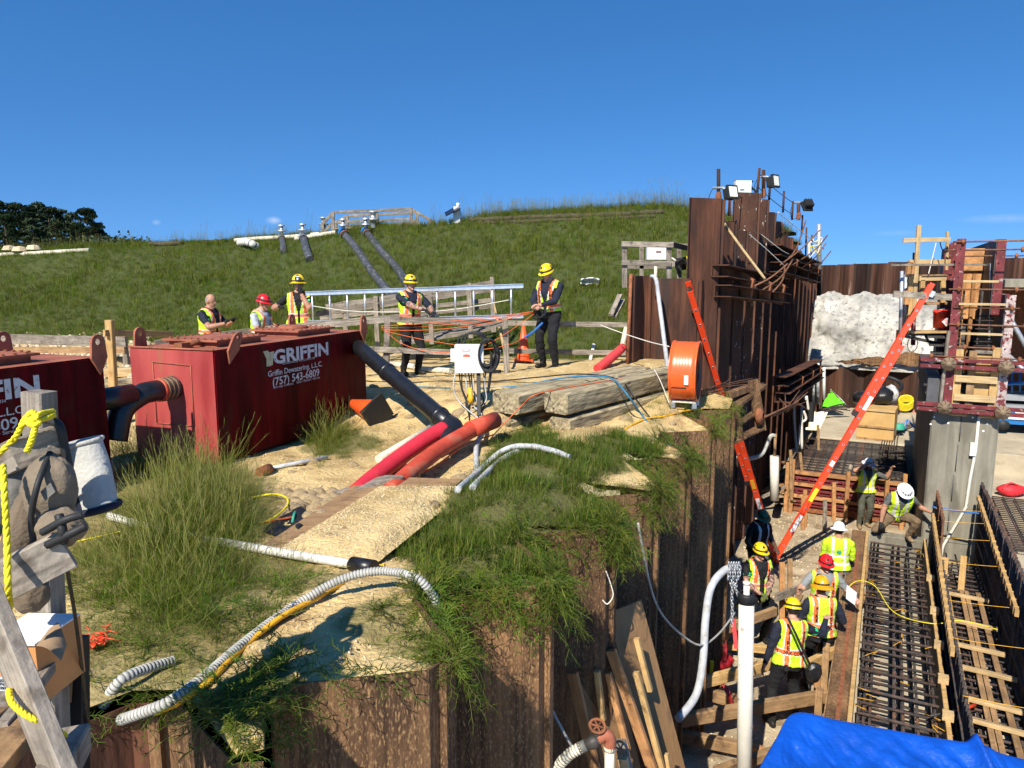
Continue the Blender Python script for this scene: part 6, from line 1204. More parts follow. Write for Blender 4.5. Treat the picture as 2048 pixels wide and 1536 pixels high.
for k in range(22):
    a = PZ(1500 + rng.uniform(0, 85), 915 + rng.uniform(0, 90), rng.uniform(-4.3, -3.9)); an = rng.uniform(-.5, .4); L_ = rng.uniform(.6, 1.7)
    o = lumber('scrap_board', a, a + Vector((math.cos(an) * L_, math.sin(an) * L_ * .7, rng.uniform(-.15, .5))), .14, .035, rng.choice(('wood_brown', 'wood_grey', 'wood_orange', 'wood_new'))); tag(o, (ORD + ['nineteenth', 'twentieth', 'twenty first', 'twenty second'])[k] + ' loose scrap board in the heap between the tall wall and the footing form', 'scrap board', 'scrap boards by the footing', 'thing')
for i, (x0, y0, x1, y1, d) in enumerate(((1600, 905, 1604, 945, 18.2), (1581, 900, 1583, 1000, 18.0), (1636, 850, 1637, 900, 20.5))): o = lumber('stake', PD(x1, y1, d), PD(x0, y0, d), .07, .05, 'wood_brown', None, (0, 1, 0)); tag(o, ['short stake beside the white bent riser pipe', 'tall stake at the left corner of the footing form', 'stake at the far left corner of the rebar mat'][i], 'stake', 'stakes', 'thing')
ah = thing('air_hose', 'blue and black hoses heaped by the crate and the pier', 'hose', PD(1815, 850, 22.5))
for k in range(6): mb = MB(); mb.tube(bez([PD(1795 + 3 * k, 848 + 2 * k, 22.4), PD(1815, 845 - k, 22.6), PD(1830, 850 + k, 22.6), PD(1848, 842 + 2 * k, 23)], 5), .028, 6); mb.build('hose_run', 'webbing_blue' if k % 2 else 'hose_grey', ah)
mb = MB(); mb.lathe([(0, .2), (.16, .16), (.18, 0)], PD(1797, 858, 22.2), seg=12); mb.build('pump', 'print_green', ah)
# stakes and guards along the corridor
for i, (x, y1, z1) in enumerate(((1610, 1000, 1), (1668, 985, 1), (1735, 995, 1), (1650, 1020, 1), (1606, 1015, 1))):
    p = PZ(x, y1 + (55 if i < 3 else 45), ZP); o = lumber('stake', p - Vector((0, 0, .1)), PD(x, y1 - 20, p.y), .09, .05, 'wood_orange' if i != 3 else 'wood_grey', None, (0, 1, 0)); tag(o, ['wooden stake just right of the orange ladder foot', 'wooden stake in front of the footing form, left of the standing worker', 'wooden stake beside the standing worker', 'grey stake casting a shadow on the sand', 'thin stake behind the green helmet'][i], 'stake', 'stakes', 'thing')
# ------------------------------------------------------------------ shoring lumber on the near pit floor
def bm_(label, a, b, w, h, m_, za, zb=None, grp='shoring lumber'):
    p, q = PZ(a[0], a[1], za), PZ(b[0], b[1], za if zb is None else zb); o = lumber('shoring_beam', p, q, w, h, m_); tag(o, label, 'timber', grp, 'thing'); return o
bm_('long shoring timber crossing in front of the man with the shoulder bag', (1362, 1440), (1650, 1392), .09, .17, 'wood_brown', -4.0)
bm_('shoring timber running from the hose to the elbow of the man with the bag', (1385, 1370), (1600, 1312), .09, .16, 'wood_new', -3.95)
bm_('shoring timber just below the reaching hand', (1615, 1330), (1680, 1298), .08, .15, 'wood_new', -3.8)
bm_('lowest shoring timber behind the white well pipe', (1355, 1470), (1500, 1500), .10, .16, 'wood_brown', -4.25)
bm_('shoring timber ending behind the blue tarp', (1505, 1498), (1560, 1530), .10, .16, 'wood_orange', -4.2)
bm_('shoring timber low behind the bent grey hose', (1395, 1382), (1500, 1410), .10, .17, 'wood_brown', -4.25)
bm_('upper shoring timber at the far end of the frame', (1440, 1262), (1550, 1222), .08, .14, 'wood_brown', -3.7)
bm_('pale shoring timber under the yellow tool', (1450, 1290), (1545, 1300), .09, .12, 'wood_new', -4.2)
bm_('shoring timber angled beside the red webbing', (1428, 1305), (1470, 1240), .09, .15, 'wood_brown', -4.0, -3.8)
bm_('guard board in front of the man in the red helmet', (1552, 1195), (1630, 1165), .05, .13, 'wood_grey', -3.5)
bm_('front shoring timber at the lower edge near the tarp', (1430, 1545), (1560, 1500), .09, .12, 'wood_brown', -4.1)
for i, (x, y0, y1, zz) in enumerate(((1564, 1270, 1125, -4.3), (1580, 1210, 1118, -4.3), (1640, 1310, 1195, -4.3), (1656, 1180, 1105, -4.3), (1664, 1170, 1110, -4.3), (1652, 1330, 1255, -4.4), (1634, 1390, 1342, -4.4), (1646, 1375, 1318, -4.4), (1720, 1190, 1130, -4.3), (1732, 1170, 1108, -4.3))):
    p = PZ(x, y0, zz); o = lumber('shoring_post', p, PD(x, y1, p.y), .085, .04, 'wood_brown' if i % 2 else 'wood_orange', None, (0, 1, 0)); tag(o, ORD[i] + ' upright shoring post, counted from the crew towards the form', 'post', 'shoring posts', 'thing')
for i, (a, b) in enumerate((((1626, 1220), (1690, 1130)), ((1700, 1230), (1740, 1180)), ((1560, 1260), (1600, 1190)))): o = lumber('plank', PZ(*a, -4.2), PZ(*b, -4.1), .12, .04, 'wood_brown'); tag(o, ['plank leaning behind the yellow helmets', 'plank lying against the rusty form', 'plank on the ground beside the red helmet'][i], 'plank', 'floor planks', 'thing')
# red webbing, tools and bag on the shoring
for i, ps in enumerate((((1466, 1240, -3.6), (1470, 1275, -3.75), (1472, 1300, -3.9)), ((1446, 1268, -3.7), (1450, 1300, -3.8), (1448, 1325, -4.0)), ((1448, 1372, -3.95), (1458, 1392, -4.0), (1462, 1410, -4.2)))):
    mb = MB(); p_ = [PZ(*q) for q in ps]; path = bez(p_, 6); mb.grid(lambda a, b: path[min(int(b * (len(path) - 1) + .5), len(path) - 1)] + Vector(((a - .5) * .06, 0, .02)), 1, len(path) - 1); tag(mb.build('webbing', 'webbing_red'), ['red webbing hanging under the chain', 'longer red webbing looped over the shoring timber', 'knotted red webbing on the lower timber'][i], 'webbing', 'red webbing', 'thing')
c = PZ(1435, 1335, -4.2); mb = MB(); mb.grid(lambda a, b: c + Vector((.22 * math.cos(2 * math.pi * a) * math.sin(math.pi * b) * (1 + .3 * nz(a * 5, b * 4)), .2 * math.sin(2 * math.pi * a) * math.sin(math.pi * b), .13 - .13 * math.cos(math.pi * b))), 16, 9, closed_u=True); tag(mb.build('cloth_bundle', 'bag_red'), 'red cloth bundle between the shoring timbers', 'cloth', kind='thing')
mb = MB(); mb.beam(PZ(1422, 1345, -4.0), PZ(1424, 1322, -3.8), .05, .03, (0, 1, 0)); tag(mb.build('hand_tool', 'rope_yellow'), 'small yellow tool standing by the red cloth', 'tool', kind='thing')
mb = MB(); c = PZ(1472, 1215, -3.9); mb.prism([c, c + Vector((.28, .05, .02)), c + Vector((.30, .08, .16)), c + Vector((.10, .05, .10))], Vector((.03, .12, 0))); tag(mb.build('yellow_case', 'rope_yellow'), 'yellow case with black straps beside the white well pipe', 'case', kind='thing')
# white well pipe with chain and bent hose
wl = thing('well_casing', 'tall white well casing with a black taped collar in front of the crew', 'well casing', PD(1489, 1500, 7.5)); q0, q1 = PD(1487, 1650, 7.35), PD(1493, 1195, 7.45)
mb = MB(); mb.tube([q0, q1], .082, 24); mb.build('casing', 'pvc', wl); mb = MB(); ax_ = (q1 - q0).normalized(); mb.lathe([(.083, -.06), (.092, -.055), (.093, .03), (.084, .05), (.06, .05)], q1, ax_, 24); mb.build('tape_collar', 'cable_black', wl)
mb = MB(); mb.tube([q1 - ax_ * .2, q1 + ax_ * .16], .034, 14); mb.build('inner_pipe', 'pvc', wl); mb = MB(); mb.tube([q1 + ax_ * .15, q1 + ax_ * .175], .040, 14); mb.build('inner_cap', 'pvc', wl)
mb = MB(); p_ = bez([PD(1478, 1134, 7.9), PD(1450, 1140, 7.8), PD(1422, 1175, 7.6), PD(1411, 1240, 7.5), PD(1406, 1320, 7.4), PD(1392, 1390, 7.3), PD(1356, 1438, 7.0)], 8); mb.tube(p_, .042, 16); hs = thing('bent_hose', 'thick grey hose bent down beside the white well casing', 'hose', PD(1411, 1300, 7.5)); mb.build('hose_body', 'conduit', hs); mb = MB(); mb.tube(p_[:3], .048, 16); mb.build('cuff', 'print_black', hs)
ch = thing('chain', 'steel chain bunched over the end of the thick grey hose', 'chain', PD(1465, 1150, 7.7))
def links(path, k=.028):
    for i in range(len(path)):
        c = Vector(path[i]); d = Vector((0, 0, 1)) if i == 0 else (Vector(path[i]) - Vector(path[i - 1])).normalized(); s_ = d.orthogonal().normalized(); s_ = Matrix.Rotation(i * 1.57, 3, d) @ s_
        mb = MB(); mb.tube([c + d * (k * math.cos(a)) + s_ * (k * .55 * math.sin(a)) for a in [2 * math.pi * j / 10 for j in range(11)]], .006, 5, cap=False); mb.build('link', 'galv', ch)
for k in range(5): links([PD(1458 + 5 * k + 2 * math.sin(i), 1128 + i * 7, 7.65 + .05 * (k % 2)) for i in range(5 + (k * 2) % 4)])
links([PD(1464 + .5 * math.sin(i), 1165 + i * 6.5, 7.65) for i in range(14)]); links([PD(1467 + 2.1 * i, 1168 + 5.2 * i, 7.6) for i in range(8)])
line('cable', 'grey cable sagging from the sheet piles to the bent hose', 'cable', [WP(-1.88, 6.1, -.55), PD(1300, 1170, 6.6), PD(1325, 1230, 6.8), PD(1370, 1275, 7.2), PD(1405, 1290, 7.4), PD(1440, 1265, 7.8), PD(1470, 1225, 8.3)], .012, 'hose_grey')
line('cable', 'pale cable hanging in the dark recess of the near sheet piles', 'cable', [PD(1078, 1340, 4.9), PD(1095, 1400, 4.8), PD(1125, 1460, 4.7), PD(1145, 1495, 4.6)], .010, 'hose_grey')
line('wire', 'thin wire hook hanging on the sheet piles above the plywood', 'wire', [PD(1212, 1142, 5.5), PD(1222, 1170, 5.5), PD(1226, 1192, 5.5), PD(1215, 1208, 5.5), PD(1205, 1200, 5.5)], .005, 'rope_white')
# plywood and lumber leaning on the low wall
def lean(name, lab, t0, t1, shift, zb, th, m_, cat='plywood'):
    t0, t1 = Vector(t0), Vector(t1); b0, b1 = t0 + shift, t1 + shift; b0.z = b1.z = zb
    n = (t1 - t0).cross(b0 - t0).normalized(); mb = MB(); mb.prism([t0, t1, b1, b0], n * th); return tag(mb.build(name, m_), lab, cat, 'leaning plywood', 'thing')
sh = V * .95 - U * .15
lean('leaning_plywood', 'front plywood panel leaning on the sheet piles', PD(1143, 1287, 5.55), PD(1211, 1252, 5.85), sh, -4.4, .02, 'plywood'); lean('leaning_plywood', 'larger plywood panel leaning nearest the bent hose', PD(1217, 1226, 5.9), PD(1283, 1200, 6.25), sh + V * .05, -4.4, .02, 'plywood')
lean('leaning_plywood', 'narrow plywood strip behind the front leaning panel', PD(1128, 1284, 5.7), PD(1150, 1284, 5.75), sh * .9, -4.4, .04, 'wood_new')
for i, (a, b, d0, d1, w, m_) in enumerate((((1222, 1300), (1312, 1560), 5.55, 5.45, .085, 'wood_orange'), ((1273, 1277), (1300, 1382), 5.80, 5.75, .045, 'wood_new'), ((1272, 1344), (1330, 1560), 5.65, 5.5, .05, 'wood_new'), ((1194, 1342), (1206, 1440), 5.45, 5.45, .045, 'wood_new'), ((1216, 1345), (1255, 1500), 5.5, 5.4, .05, 'wood_orange'), ((1145, 1345), (1200, 1580), 5.35, 5.2, .085, 'wood_orange'), ((1240, 1480), (1268, 1600), 5.1, 5.0, .085, 'wood_grey'), ((1245, 1515), (1262, 1600), 4.9, 4.9, .07, 'wood_pale'), ((1333, 1508), (1345, 1580), 5.5, 5.45, .03, 'wood_new'))):
    o = lumber('leaning_board', PD(*b, d1), PD(*a, d0), w, .045, m_, None, -U); tag(o, ['long orange board across the leaning panels', 'short batten nailed high on the larger panel', 'long batten down the middle of the larger panel', 'short batten on the front panel', 'reddish batten between the two panels', 'thick board left of the front panel', 'grey post end at the lower edge', 'pale post end at the lower edge', 'tiny batten low on the larger panel'][i], 'board', 'boards on the leaning panels', 'thing')
# valve assembly at the lower edge
va = thing('valve_assembly', 'gate valve with a rusty handwheel on a white pipe at the lower edge', 'valve', PD(1218, 1536, 4.6)); Dv = 4.55
mb = MB(); mb.tube([PD(1219, 1650, Dv), PD(1219, 1492, Dv)], .034, 16); mb.build('riser', 'pvc_cream', va); mb = MB(); mb.tube([PD(1219, 1500, Dv), PD(1219, 1492, Dv)], .040, 16); mb.build('socket', 'pvc_cream', va)
mb = MB(); mb.tube(bez([PD(1219, 1496, Dv), PD(1220, 1478, Dv), PD(1212, 1470, Dv), PD(1196, 1478, Dv)], 6), .040, 14); mb.build('elbow', 'tank_top', va)
mb = MB(); mb.tube([PD(1200, 1475, Dv), PD(1186, 1484, Dv), PD(1168, 1492, Dv)], [.038, .046, .036], 14); mb.tube([PD(1194, 1480, Dv), PD(1194, 1458, Dv)], .026, 12); mb.build('valve_body', 'steel_dark', va)
c = PD(1195, 1452, Dv); mb = MB(); mb.lathe([(.052 + .010 * math.cos(t), .010 * math.sin(t)) for t in [2 * math.pi * k / 8 for k in range(9)]], c, (.1, -.4, 1), 20); a_ = Vector((.1, -.4, 1)).normalized()
for k in range(3): o_ = a_.orthogonal(); o_ = Matrix.Rotation(k * 1.047, 3, a_) @ o_.normalized(); mb.tube([c - o_ * .05, c + o_ * .05], .007, 5)
mb.build('handwheel', 'rust_orange', va)
mb = MB(); mb.tube([PD(1172, 1490, Dv), PD(1158, 1497, Dv)], .040, 14); mb.build('cuff', 'hose_dark', va)
ribbed('hose', 'striped suction hose leaving the gate valve at the lower edge', 'hose', bez([PD(1162, 1495, Dv), PD(1135, 1512, Dv), PD(1108, 1545, Dv), PD(1090, 1590, Dv)], 8), .040, 'pvc_cream', 'hose_dark', .022)
# blue tarp over a stack
tp = thing('tarp', 'bright blue tarp draped over a stack in the near right corner', 'tarp', PD(1800, 1536, 5.4))
RIDGE = [(1515, 1545, 5.2), (1552, 1480, 5.5), (1590, 1427, 5.8), (1680, 1442, 5.75), (1790, 1462, 5.65), (1880, 1478, 5.55), (1968, 1492, 5.45), (2010, 1510, 5.4), (2120, 1535, 5.3)]
rp = bez([PD(*q) for q in RIDGE], 8)
def tarp_f(a, b):
    p = rp[min(int(a * (len(rp) - 1)), len(rp) - 2)].lerp(rp[min(int(a * (len(rp) - 1)) + 1, len(rp) - 1)], (a * (len(rp) - 1)) % 1)
    t = b * 2 - 1                                    # -1 back edge, 0 ridge, 1 near edge
    f = .06 * nz(a * 7, t * 1.5, 1) + .07 * (.35 - abs(nz(a * 9 - t * 4, t * 1.3, 5))) + .045 * (.35 - abs(nz(a * 17 + t * 7, t * 2.2, 2))) + .020 * (.3 - abs(nz(a * 40 - t * 11, t * 5, 7))) + .006 * nz(a * 90, t * 20, 3)
    if t < 0: return p + Vector((.15 * -t, .55 * -t, -1.6 * (-t) ** 1.6 + f * -t))
    pk = .10 * math.exp(-((a - .72) / .018) ** 2 - (t / .25) ** 2)
    return p + Vector((-.15 * t, -1.5 * t, -.42 * t ** 1.1 + f * min(1, t * 6) + pk - .05 * smooth(t * 5) * (1 - smooth((t - .25) * 4))))
mb = MB(); mb.grid(tarp_f, 170, 110); mb.build('sheet', 'tarp', tp, fix=False)
# support under the tarp
pbox('stack', 'wood_brown', .2, 3.0, 1.5, 4.6, -4.4, -2.9, tp)
# ------------------------------------------------------------------ bags, box and rope on the near railing
bp = thing('backpack', 'khaki backpack with black straps hanging on the near railing', 'backpack', PD(70, 1060, 2.3))
def lump(fn, mname, parent, name, nu=56, nv=36): mb = MB(); mb.grid(fn, nu, nv, closed_u=True); return mb.build(name, mname, parent, fix=False)
def blob(c, rx, ry, rz, seed, k=.16, rot=None, fr=3.0):
    def f(a, b):
        t, p = 2 * math.pi * a, math.pi * b; d = Vector((math.cos(t) * math.sin(p), math.sin(t) * math.sin(p), -math.cos(p))); q = d * (1 + .55 * k * noise.noise(d * fr * .7 + Vector((seed, seed * 2, 0))) + .016 * math.sin(9 * d.z + 5 * d.x + 6 * noise.noise(d * 2 + Vector((seed, 0, 0)))) + .02 * noise.noise(d * fr * 4 + Vector((0, seed, 0))))
        w = Vector((q.x * rx, q.y * ry, q.z * rz)); return c + (rot @ w if rot else w)
    return f
lump(blob(PD(28, 985, 2.45), .10, .09, .13, 1), 'cloth_grey', bp, 'back_panel'); lump(blob(PD(98, 985, 2.30), .085, .07, .13, 3, .14, Euler((0, R(14), 0)).to_matrix()), 'khaki_light', bp, 'main_pocket')
lump(blob(PD(118, 1055, 2.25), .085, .06, .065, 6, .2), 'khaki_light', bp, 'lower_pocket'); lump(blob(PD(45, 1075, 2.28), .055, .06, .19, 8, .22, Euler((0, R(18), 0)).to_matrix()), 'khaki', bp, 'mesh_pocket'); lump(blob(PD(60, 1185, 2.32), .06, .06, .07, 11, .2), 'khaki', bp, 'dangling_cover')
for pts_, r_ in (([PD(100, 905, 2.3), PD(75, 970, 2.2), PD(62, 1040, 2.2), PD(70, 1095, 2.2)], .010), ([PD(85, 1065, 2.16), PD(130, 1040, 2.15), PD(165, 1030, 2.17)], .013), ([PD(95, 1090, 2.16), PD(140, 1068, 2.15), PD(172, 1052, 2.17)], .014), ([PD(118, 1030, 2.17), PD(125, 1060, 2.15), PD(128, 1085, 2.16)], .014), ([PD(90, 840, 2.4), PD(118, 850, 2.35), PD(130, 900, 2.35), PD(142, 960, 2.35)], .014)):
    mb = MB(); mb.tube(bez(pts_, 6), r_, 6); mb.build('strap', 'print_black', bp)
mb = MB(); mb.frame_box(PD(90, 1002, 2.215), Vector((.035, 0, .03)), Vector((0, .004, 0)), Vector((-.012, 0, .03))); mb.build('tag', 'cloth_grey', bp)
cv = thing('canvas_bucket', 'white canvas tool bucket with a navy side hanging on the near railing', 'canvas bucket', PD(170, 1000, 2.6))
t0, t1 = PD(163, 885, 2.62), PD(196, 1020, 2.55); axb = (t1 - t0)
def cvf(a, b, k=1.0):
    c = t0 + axb * b; r_ = lerp(.072, .070, b) * k * (1 + .05 * nz(a * 5, b * 5, 2)); t = 2 * math.pi * a
    return c + Vector((math.cos(t) * r_ * (1.0 + .10 * math.sin(b * 3)), math.sin(t) * r_ * .8, math.cos(t) * r_ * .22))
mb = MB(); mb.grid(lambda a, b: cvf(a, b), 30, 14, closed_u=True); mb.grid(lambda a, b: cvf(a, b, .9), 30, 14, closed_u=True); o = mb.build('bag_wall', ['canvas', 'webbing_blue'], cv, fix=False)
for f in o.data.polygons:
    c = f.center; ref = t0 + axb * clamp((c - t0).dot(axb) / axb.dot(axb)); 
    if (c.x - ref.x) < -.022 and f.index < 420: f.material_index = 1
M['navy'] = mat('navy', (.010, .013, .030), .8, .2, 10); o.data.materials[1] = M['navy']
mb = MB(); mb.tube([cvf(k / 24, 0, 1.0) for k in range(25)], .009, 8); mb.build('rim', 'canvas', cv); mb = MB(); mb.tube([cvf(k / 24, .97, 1.02) for k in range(25)], .014, 8); mb.build('base_band', 'navy', cv)
mb = MB(); mb.frame_box(cvf(.62, .72, 1.04), Vector((.03, -.01, .01)), Vector((0, .002, 0)), Vector((-.005, 0, .025))); mb.build('tag', 'canvas', cv)
rp_ = thing('rope', 'yellow rope knotted round the railing post in the near left corner', 'rope', PD(75, 840, 2.35))
def twist(pts_, r_):
    path = bez(pts_, 10)
    for k in range(3):
        out = []
        for i, p in enumerate(path):
            d = (path[min(i + 1, len(path) - 1)] - path[max(i - 1, 0)]).normalized(); a = d.orthogonal().normalized(); a = Matrix.Rotation(i * .95 + k * 2.094, 3, d) @ a; out.append(p + a * r_ * .5)
        mb = MB(); mb.tube(out, r_ * .62, 6); mb.build('strand', 'rope_yellow', rp_, fix=False)
twist([PD(-10, 915, 2.30), PD(30, 875, 2.28), PD(50, 838, 2.28), PD(66, 825, 2.28), PD(72, 845, 2.26), PD(65, 875, 2.24), PD(54, 903, 2.24)], .0095)
twist([PD(45, 850, 2.28), PD(62, 838, 2.26), PD(75, 840, 2.27), PD(95, 836, 2.30), PD(108, 830, 2.36)], .0085); twist([PD(58, 848, 2.27), PD(72, 838, 2.25), PD(80, 828, 2.28), PD(107, 822, 2.38)], .0085); twist([PD(52, 842, 2.27), PD(64, 850, 2.25), PD(78, 846, 2.25), PD(70, 836, 2.26), PD(56, 840, 2.27)], .0085)
twist([PD(6, 930, 2.2), PD(10, 1000, 2.15), PD(14, 1080, 2.12), PD(16, 1170, 2.05), PD(20, 1215, 2.1)], .0095); twist([PD(18, 1380, 1.85), PD(24, 1405, 1.8), PD(55, 1432, 1.78), PD(95, 1448, 1.8), PD(130, 1472, 1.86)], .0085)
line('rope', 'dark cord hanging from the lower rail into the grass', 'cord', [PD(128, 1105, 2.2), PD(145, 1200, 2.3), PD(158, 1290, 2.4), PD(178, 1450, 2.6)], .006, 'wattle')
bxx = thing('cardboard_box', 'open cardboard box with a white lid on the near platform', 'cardboard box', PD(50, 1330, 2.3))
pa, pb_ = PD(-40, 1290, 2.22), PD(70, 1290, 2.25); ex = pb_ - pa; ey = Vector((.02, .22, 0)); hz = Vector((0, 0, -.22))
mb = MB(); mb.frame_box(pa, ex, ey, hz); mb.build('carton', 'card_orange', bxx); mb = MB(); mb.frame_box(pa + Vector((.0, -.01, .002)), ex * 1.03, ey * 1.0, Vector((0, 0, .006))); mb.build('lid', 'print_white', bxx)
mb = MB(); mb.grid(lambda a, b: lerp(lerp(PD(72, 1292, 2.2), PD(112, 1240, 2.42), a), lerp(PD(122, 1322, 2.1), PD(134, 1290, 2.25), a), b) + Vector((0, 0, .015 * math.sin(b * 3.1))), 6, 6); mb.build('flap', 'cardboard', bxx)
lb = PD(-14, 1382, 2.00); lx = PD(18, 1382, 2.02) - lb; mb = MB(); mb.prism([lb, lb + lx, lb + lx + Vector((0, 0, .044)), lb + Vector((0, 0, .044))], Vector((0, .003, 0))); mb.build('packet', 'print_white', bxx)
mb = MB(); ax_ = lx.normalized()
for i, (tx, yy) in enumerate((('50 L', .030), ('PVC', .018), ('WIRE', .006))): put_text(mb, tx, .013, lb + ax_ * .018 + Vector((0, -.002, yy)), ax_, (0, 0, 1), offset=.0004)
mb.build('lettering', 'print_black', bxx)
# ------------------------------------------------------------------ people
import numpy as np
mat('skin', (0.50, 0.27, 0.18), 0.55, 0.08, 10, spec=0.35); mat('skin_tan', (0.40, 0.205, 0.13), 0.55, 0.1, 10, spec=0.35); mat('skin_dark', (0.10, 0.052, 0.034), 0.5, 0.1, 10, spec=0.35)
mat('skin_inked', (0.42, 0.22, 0.145), 0.55, 0.1, 10, spots=(0.09, 0.075, 0.075), spot_scale=26, spot_lo=0.47, spot_hi=0.56)
mat('lips', (0.36, 0.13, 0.10), 0.5, 0.1, 10); mat('hair_dark', (0.018, 0.013, 0.010), 0.7, 0.3, 30); mat('hair_grey', (0.22, 0.21, 0.20), 0.8, 0.2, 30); mat('beard', (0.05, 0.03, 0.02), 0.8, 0.3, 30)
mat('shirt_navy', (0.011, 0.014, 0.028), 0.85, 0.3, 6, 0.15, 30); mat('shirt_black', (0.010, 0.010, 0.012), 0.85, 0.3, 6, 0.15, 30); mat('shirt_grey', (0.22, 0.235, 0.24), 0.9, 0.15, 6, 0.15, 30); mat('shirt_pale', (0.44, 0.47, 0.50), 0.9, 0.12, 6, 0.15, 30); mat('shirt_slate', (0.10, 0.105, 0.10), 0.9, 0.15, 6, 0.15, 30)
mat('hivis', (0.50, 0.74, 0.02), 0.75, 0.15, 9, 0.3, 24, spots=(0.34, 0.44, 0.05), spot_scale=7, spot_lo=0.55, spot_hi=0.8); mat('hivis_pale', (0.62, 0.80, 0.05), 0.75, 0.08, 6, 0.1, 20); mat('hi_orange', (0.78, 0.17, 0.035), 0.75, 0.16, 9, 0.2, 24); mat('hi_silver', (0.62, 0.60, 0.58), 0.4, 0.08, 12, spec=0.6)
mat('trouser_black', (0.009, 0.009, 0.011), 0.9, 0.3, 6, 0.2, 26); mat('trouser_olive', (0.075, 0.078, 0.058), 0.9, 0.25, 6, 0.2, 26); mat('trouser_khaki', (0.17, 0.115, 0.065), 0.9, 0.2, 6, 0.2, 26); mat('trouser_grey', (0.12, 0.12, 0.11), 0.9, 0.2, 6, 0.2, 26)
mat('boot_black', (0.012, 0.011, 0.011), 0.55, 0.3, 12); mat('boot_tan', (0.25, 0.17, 0.095), 0.8, 0.2, 12); mat('glove_black', (0.013, 0.013, 0.014), 0.8, 0.3, 30); mat('glove_work', (0.10, 0.12, 0.03), 0.8, 0.5, 40)
mat('helmet_yellow', (0.82, 0.55, 0.012), 0.3, 0.05, 6, spec=0.5); mat('helmet_amber', (0.62, 0.33, 0.012), 0.28, 0.15, 6, spec=0.5); mat('helmet_red', (0.66, 0.015, 0.020), 0.3, 0.05, 6, spec=0.5); mat('helmet_white', (0.80, 0.80, 0.80), 0.35, 0.04, 6, spec=0.5); mat('helmet_green', (0.012, 0.09, 0.045), 0.4, 0.1, 6, spec=0.5)
mat('armband', (0.03, 0.50, 0.18), 0.6, 0.1, 10); mat('lens_black', (0.006, 0.006, 0.008), 0.12, 0.1, 10, spec=0.7); mat('paper_white', (0.80, 0.80, 0.80), 0.8, 0.03, 10)
RINGS = [(-.12, .150, .108, .0), (-.04, .168, .122, .0), (.05, .163, .120, .0), (.14, .152, .112, .005), (.24, .158, .114, .012), (.34, .176, .124, .012), (.42, .180, .120, .004), (.475, .158, .102, -.008), (.52, .105, .080, -.016), (.56, .062, .062, -.014)]
def ring_at(z):
    return tuple(tab(z, [(r[0], r[k]) for r in RINGS]) for k in (1, 2, 3))
def ik(a, t, l1, l2, pole):
    a, t, pole = Vector(a), Vector(t), Vector(pole); d = t - a; L = min(d.length, l1 + l2 - .004); dn = d.normalized(); t = a + dn * L
    c = clamp((l1 * l1 + L * L - l2 * l2) / (2 * l1 * L), -1, 1); p = pole - dn * pole.dot(dn); p = p.normalized() if p.length > 1e-5 else dn.orthogonal().normalized()
    return a + dn * (l1 * c) + p * (l1 * math.sqrt(max(0, 1 - c * c))), t
def ball(mb, c, rx, ry=None, rz=None, rot=None, n=14):
    ry = ry or rx; rz = rz or rx; c = Vector(c); vs = [Vector((0, 0, -rz))]; m = n // 2
    for j in range(1, m):
        p = math.pi * j / m
        for i in range(n): t = 2 * math.pi * i / n; vs.append(Vector((math.cos(t) * math.sin(p) * rx, math.sin(t) * math.sin(p) * ry, -math.cos(p) * rz)))
    vs.append(Vector((0, 0, rz))); fs = [(0, 1 + (i + 1) % n, 1 + i) for i in range(n)]
    for j in range(m - 2): fs += [(1 + j * n + i, 1 + j * n + (i + 1) % n, 1 + (j + 1) * n + (i + 1) % n, 1 + (j + 1) * n + i) for i in range(n)]
    e = len(vs) - 1; fs += [(e, 1 + (m - 2) * n + i, 1 + (m - 2) * n + (i + 1) % n) for i in range(n)]
    mb.add([c + (rot @ v if rot else v) for v in vs], fs)
def limb(mb, a, b, ra, rb, bulge=0.0):
    a, b = Vector(a), Vector(b); n = 7; mb.tube([lerp(a, b, k / n) for k in range(n + 1)], [lerp(ra, rb, k / n) * (1 + bulge * math.sin(math.pi * min(1, 1.5 * k / n))) for k in range(n + 1)], 12); ball(mb, a, ra); ball(mb, b, rb)
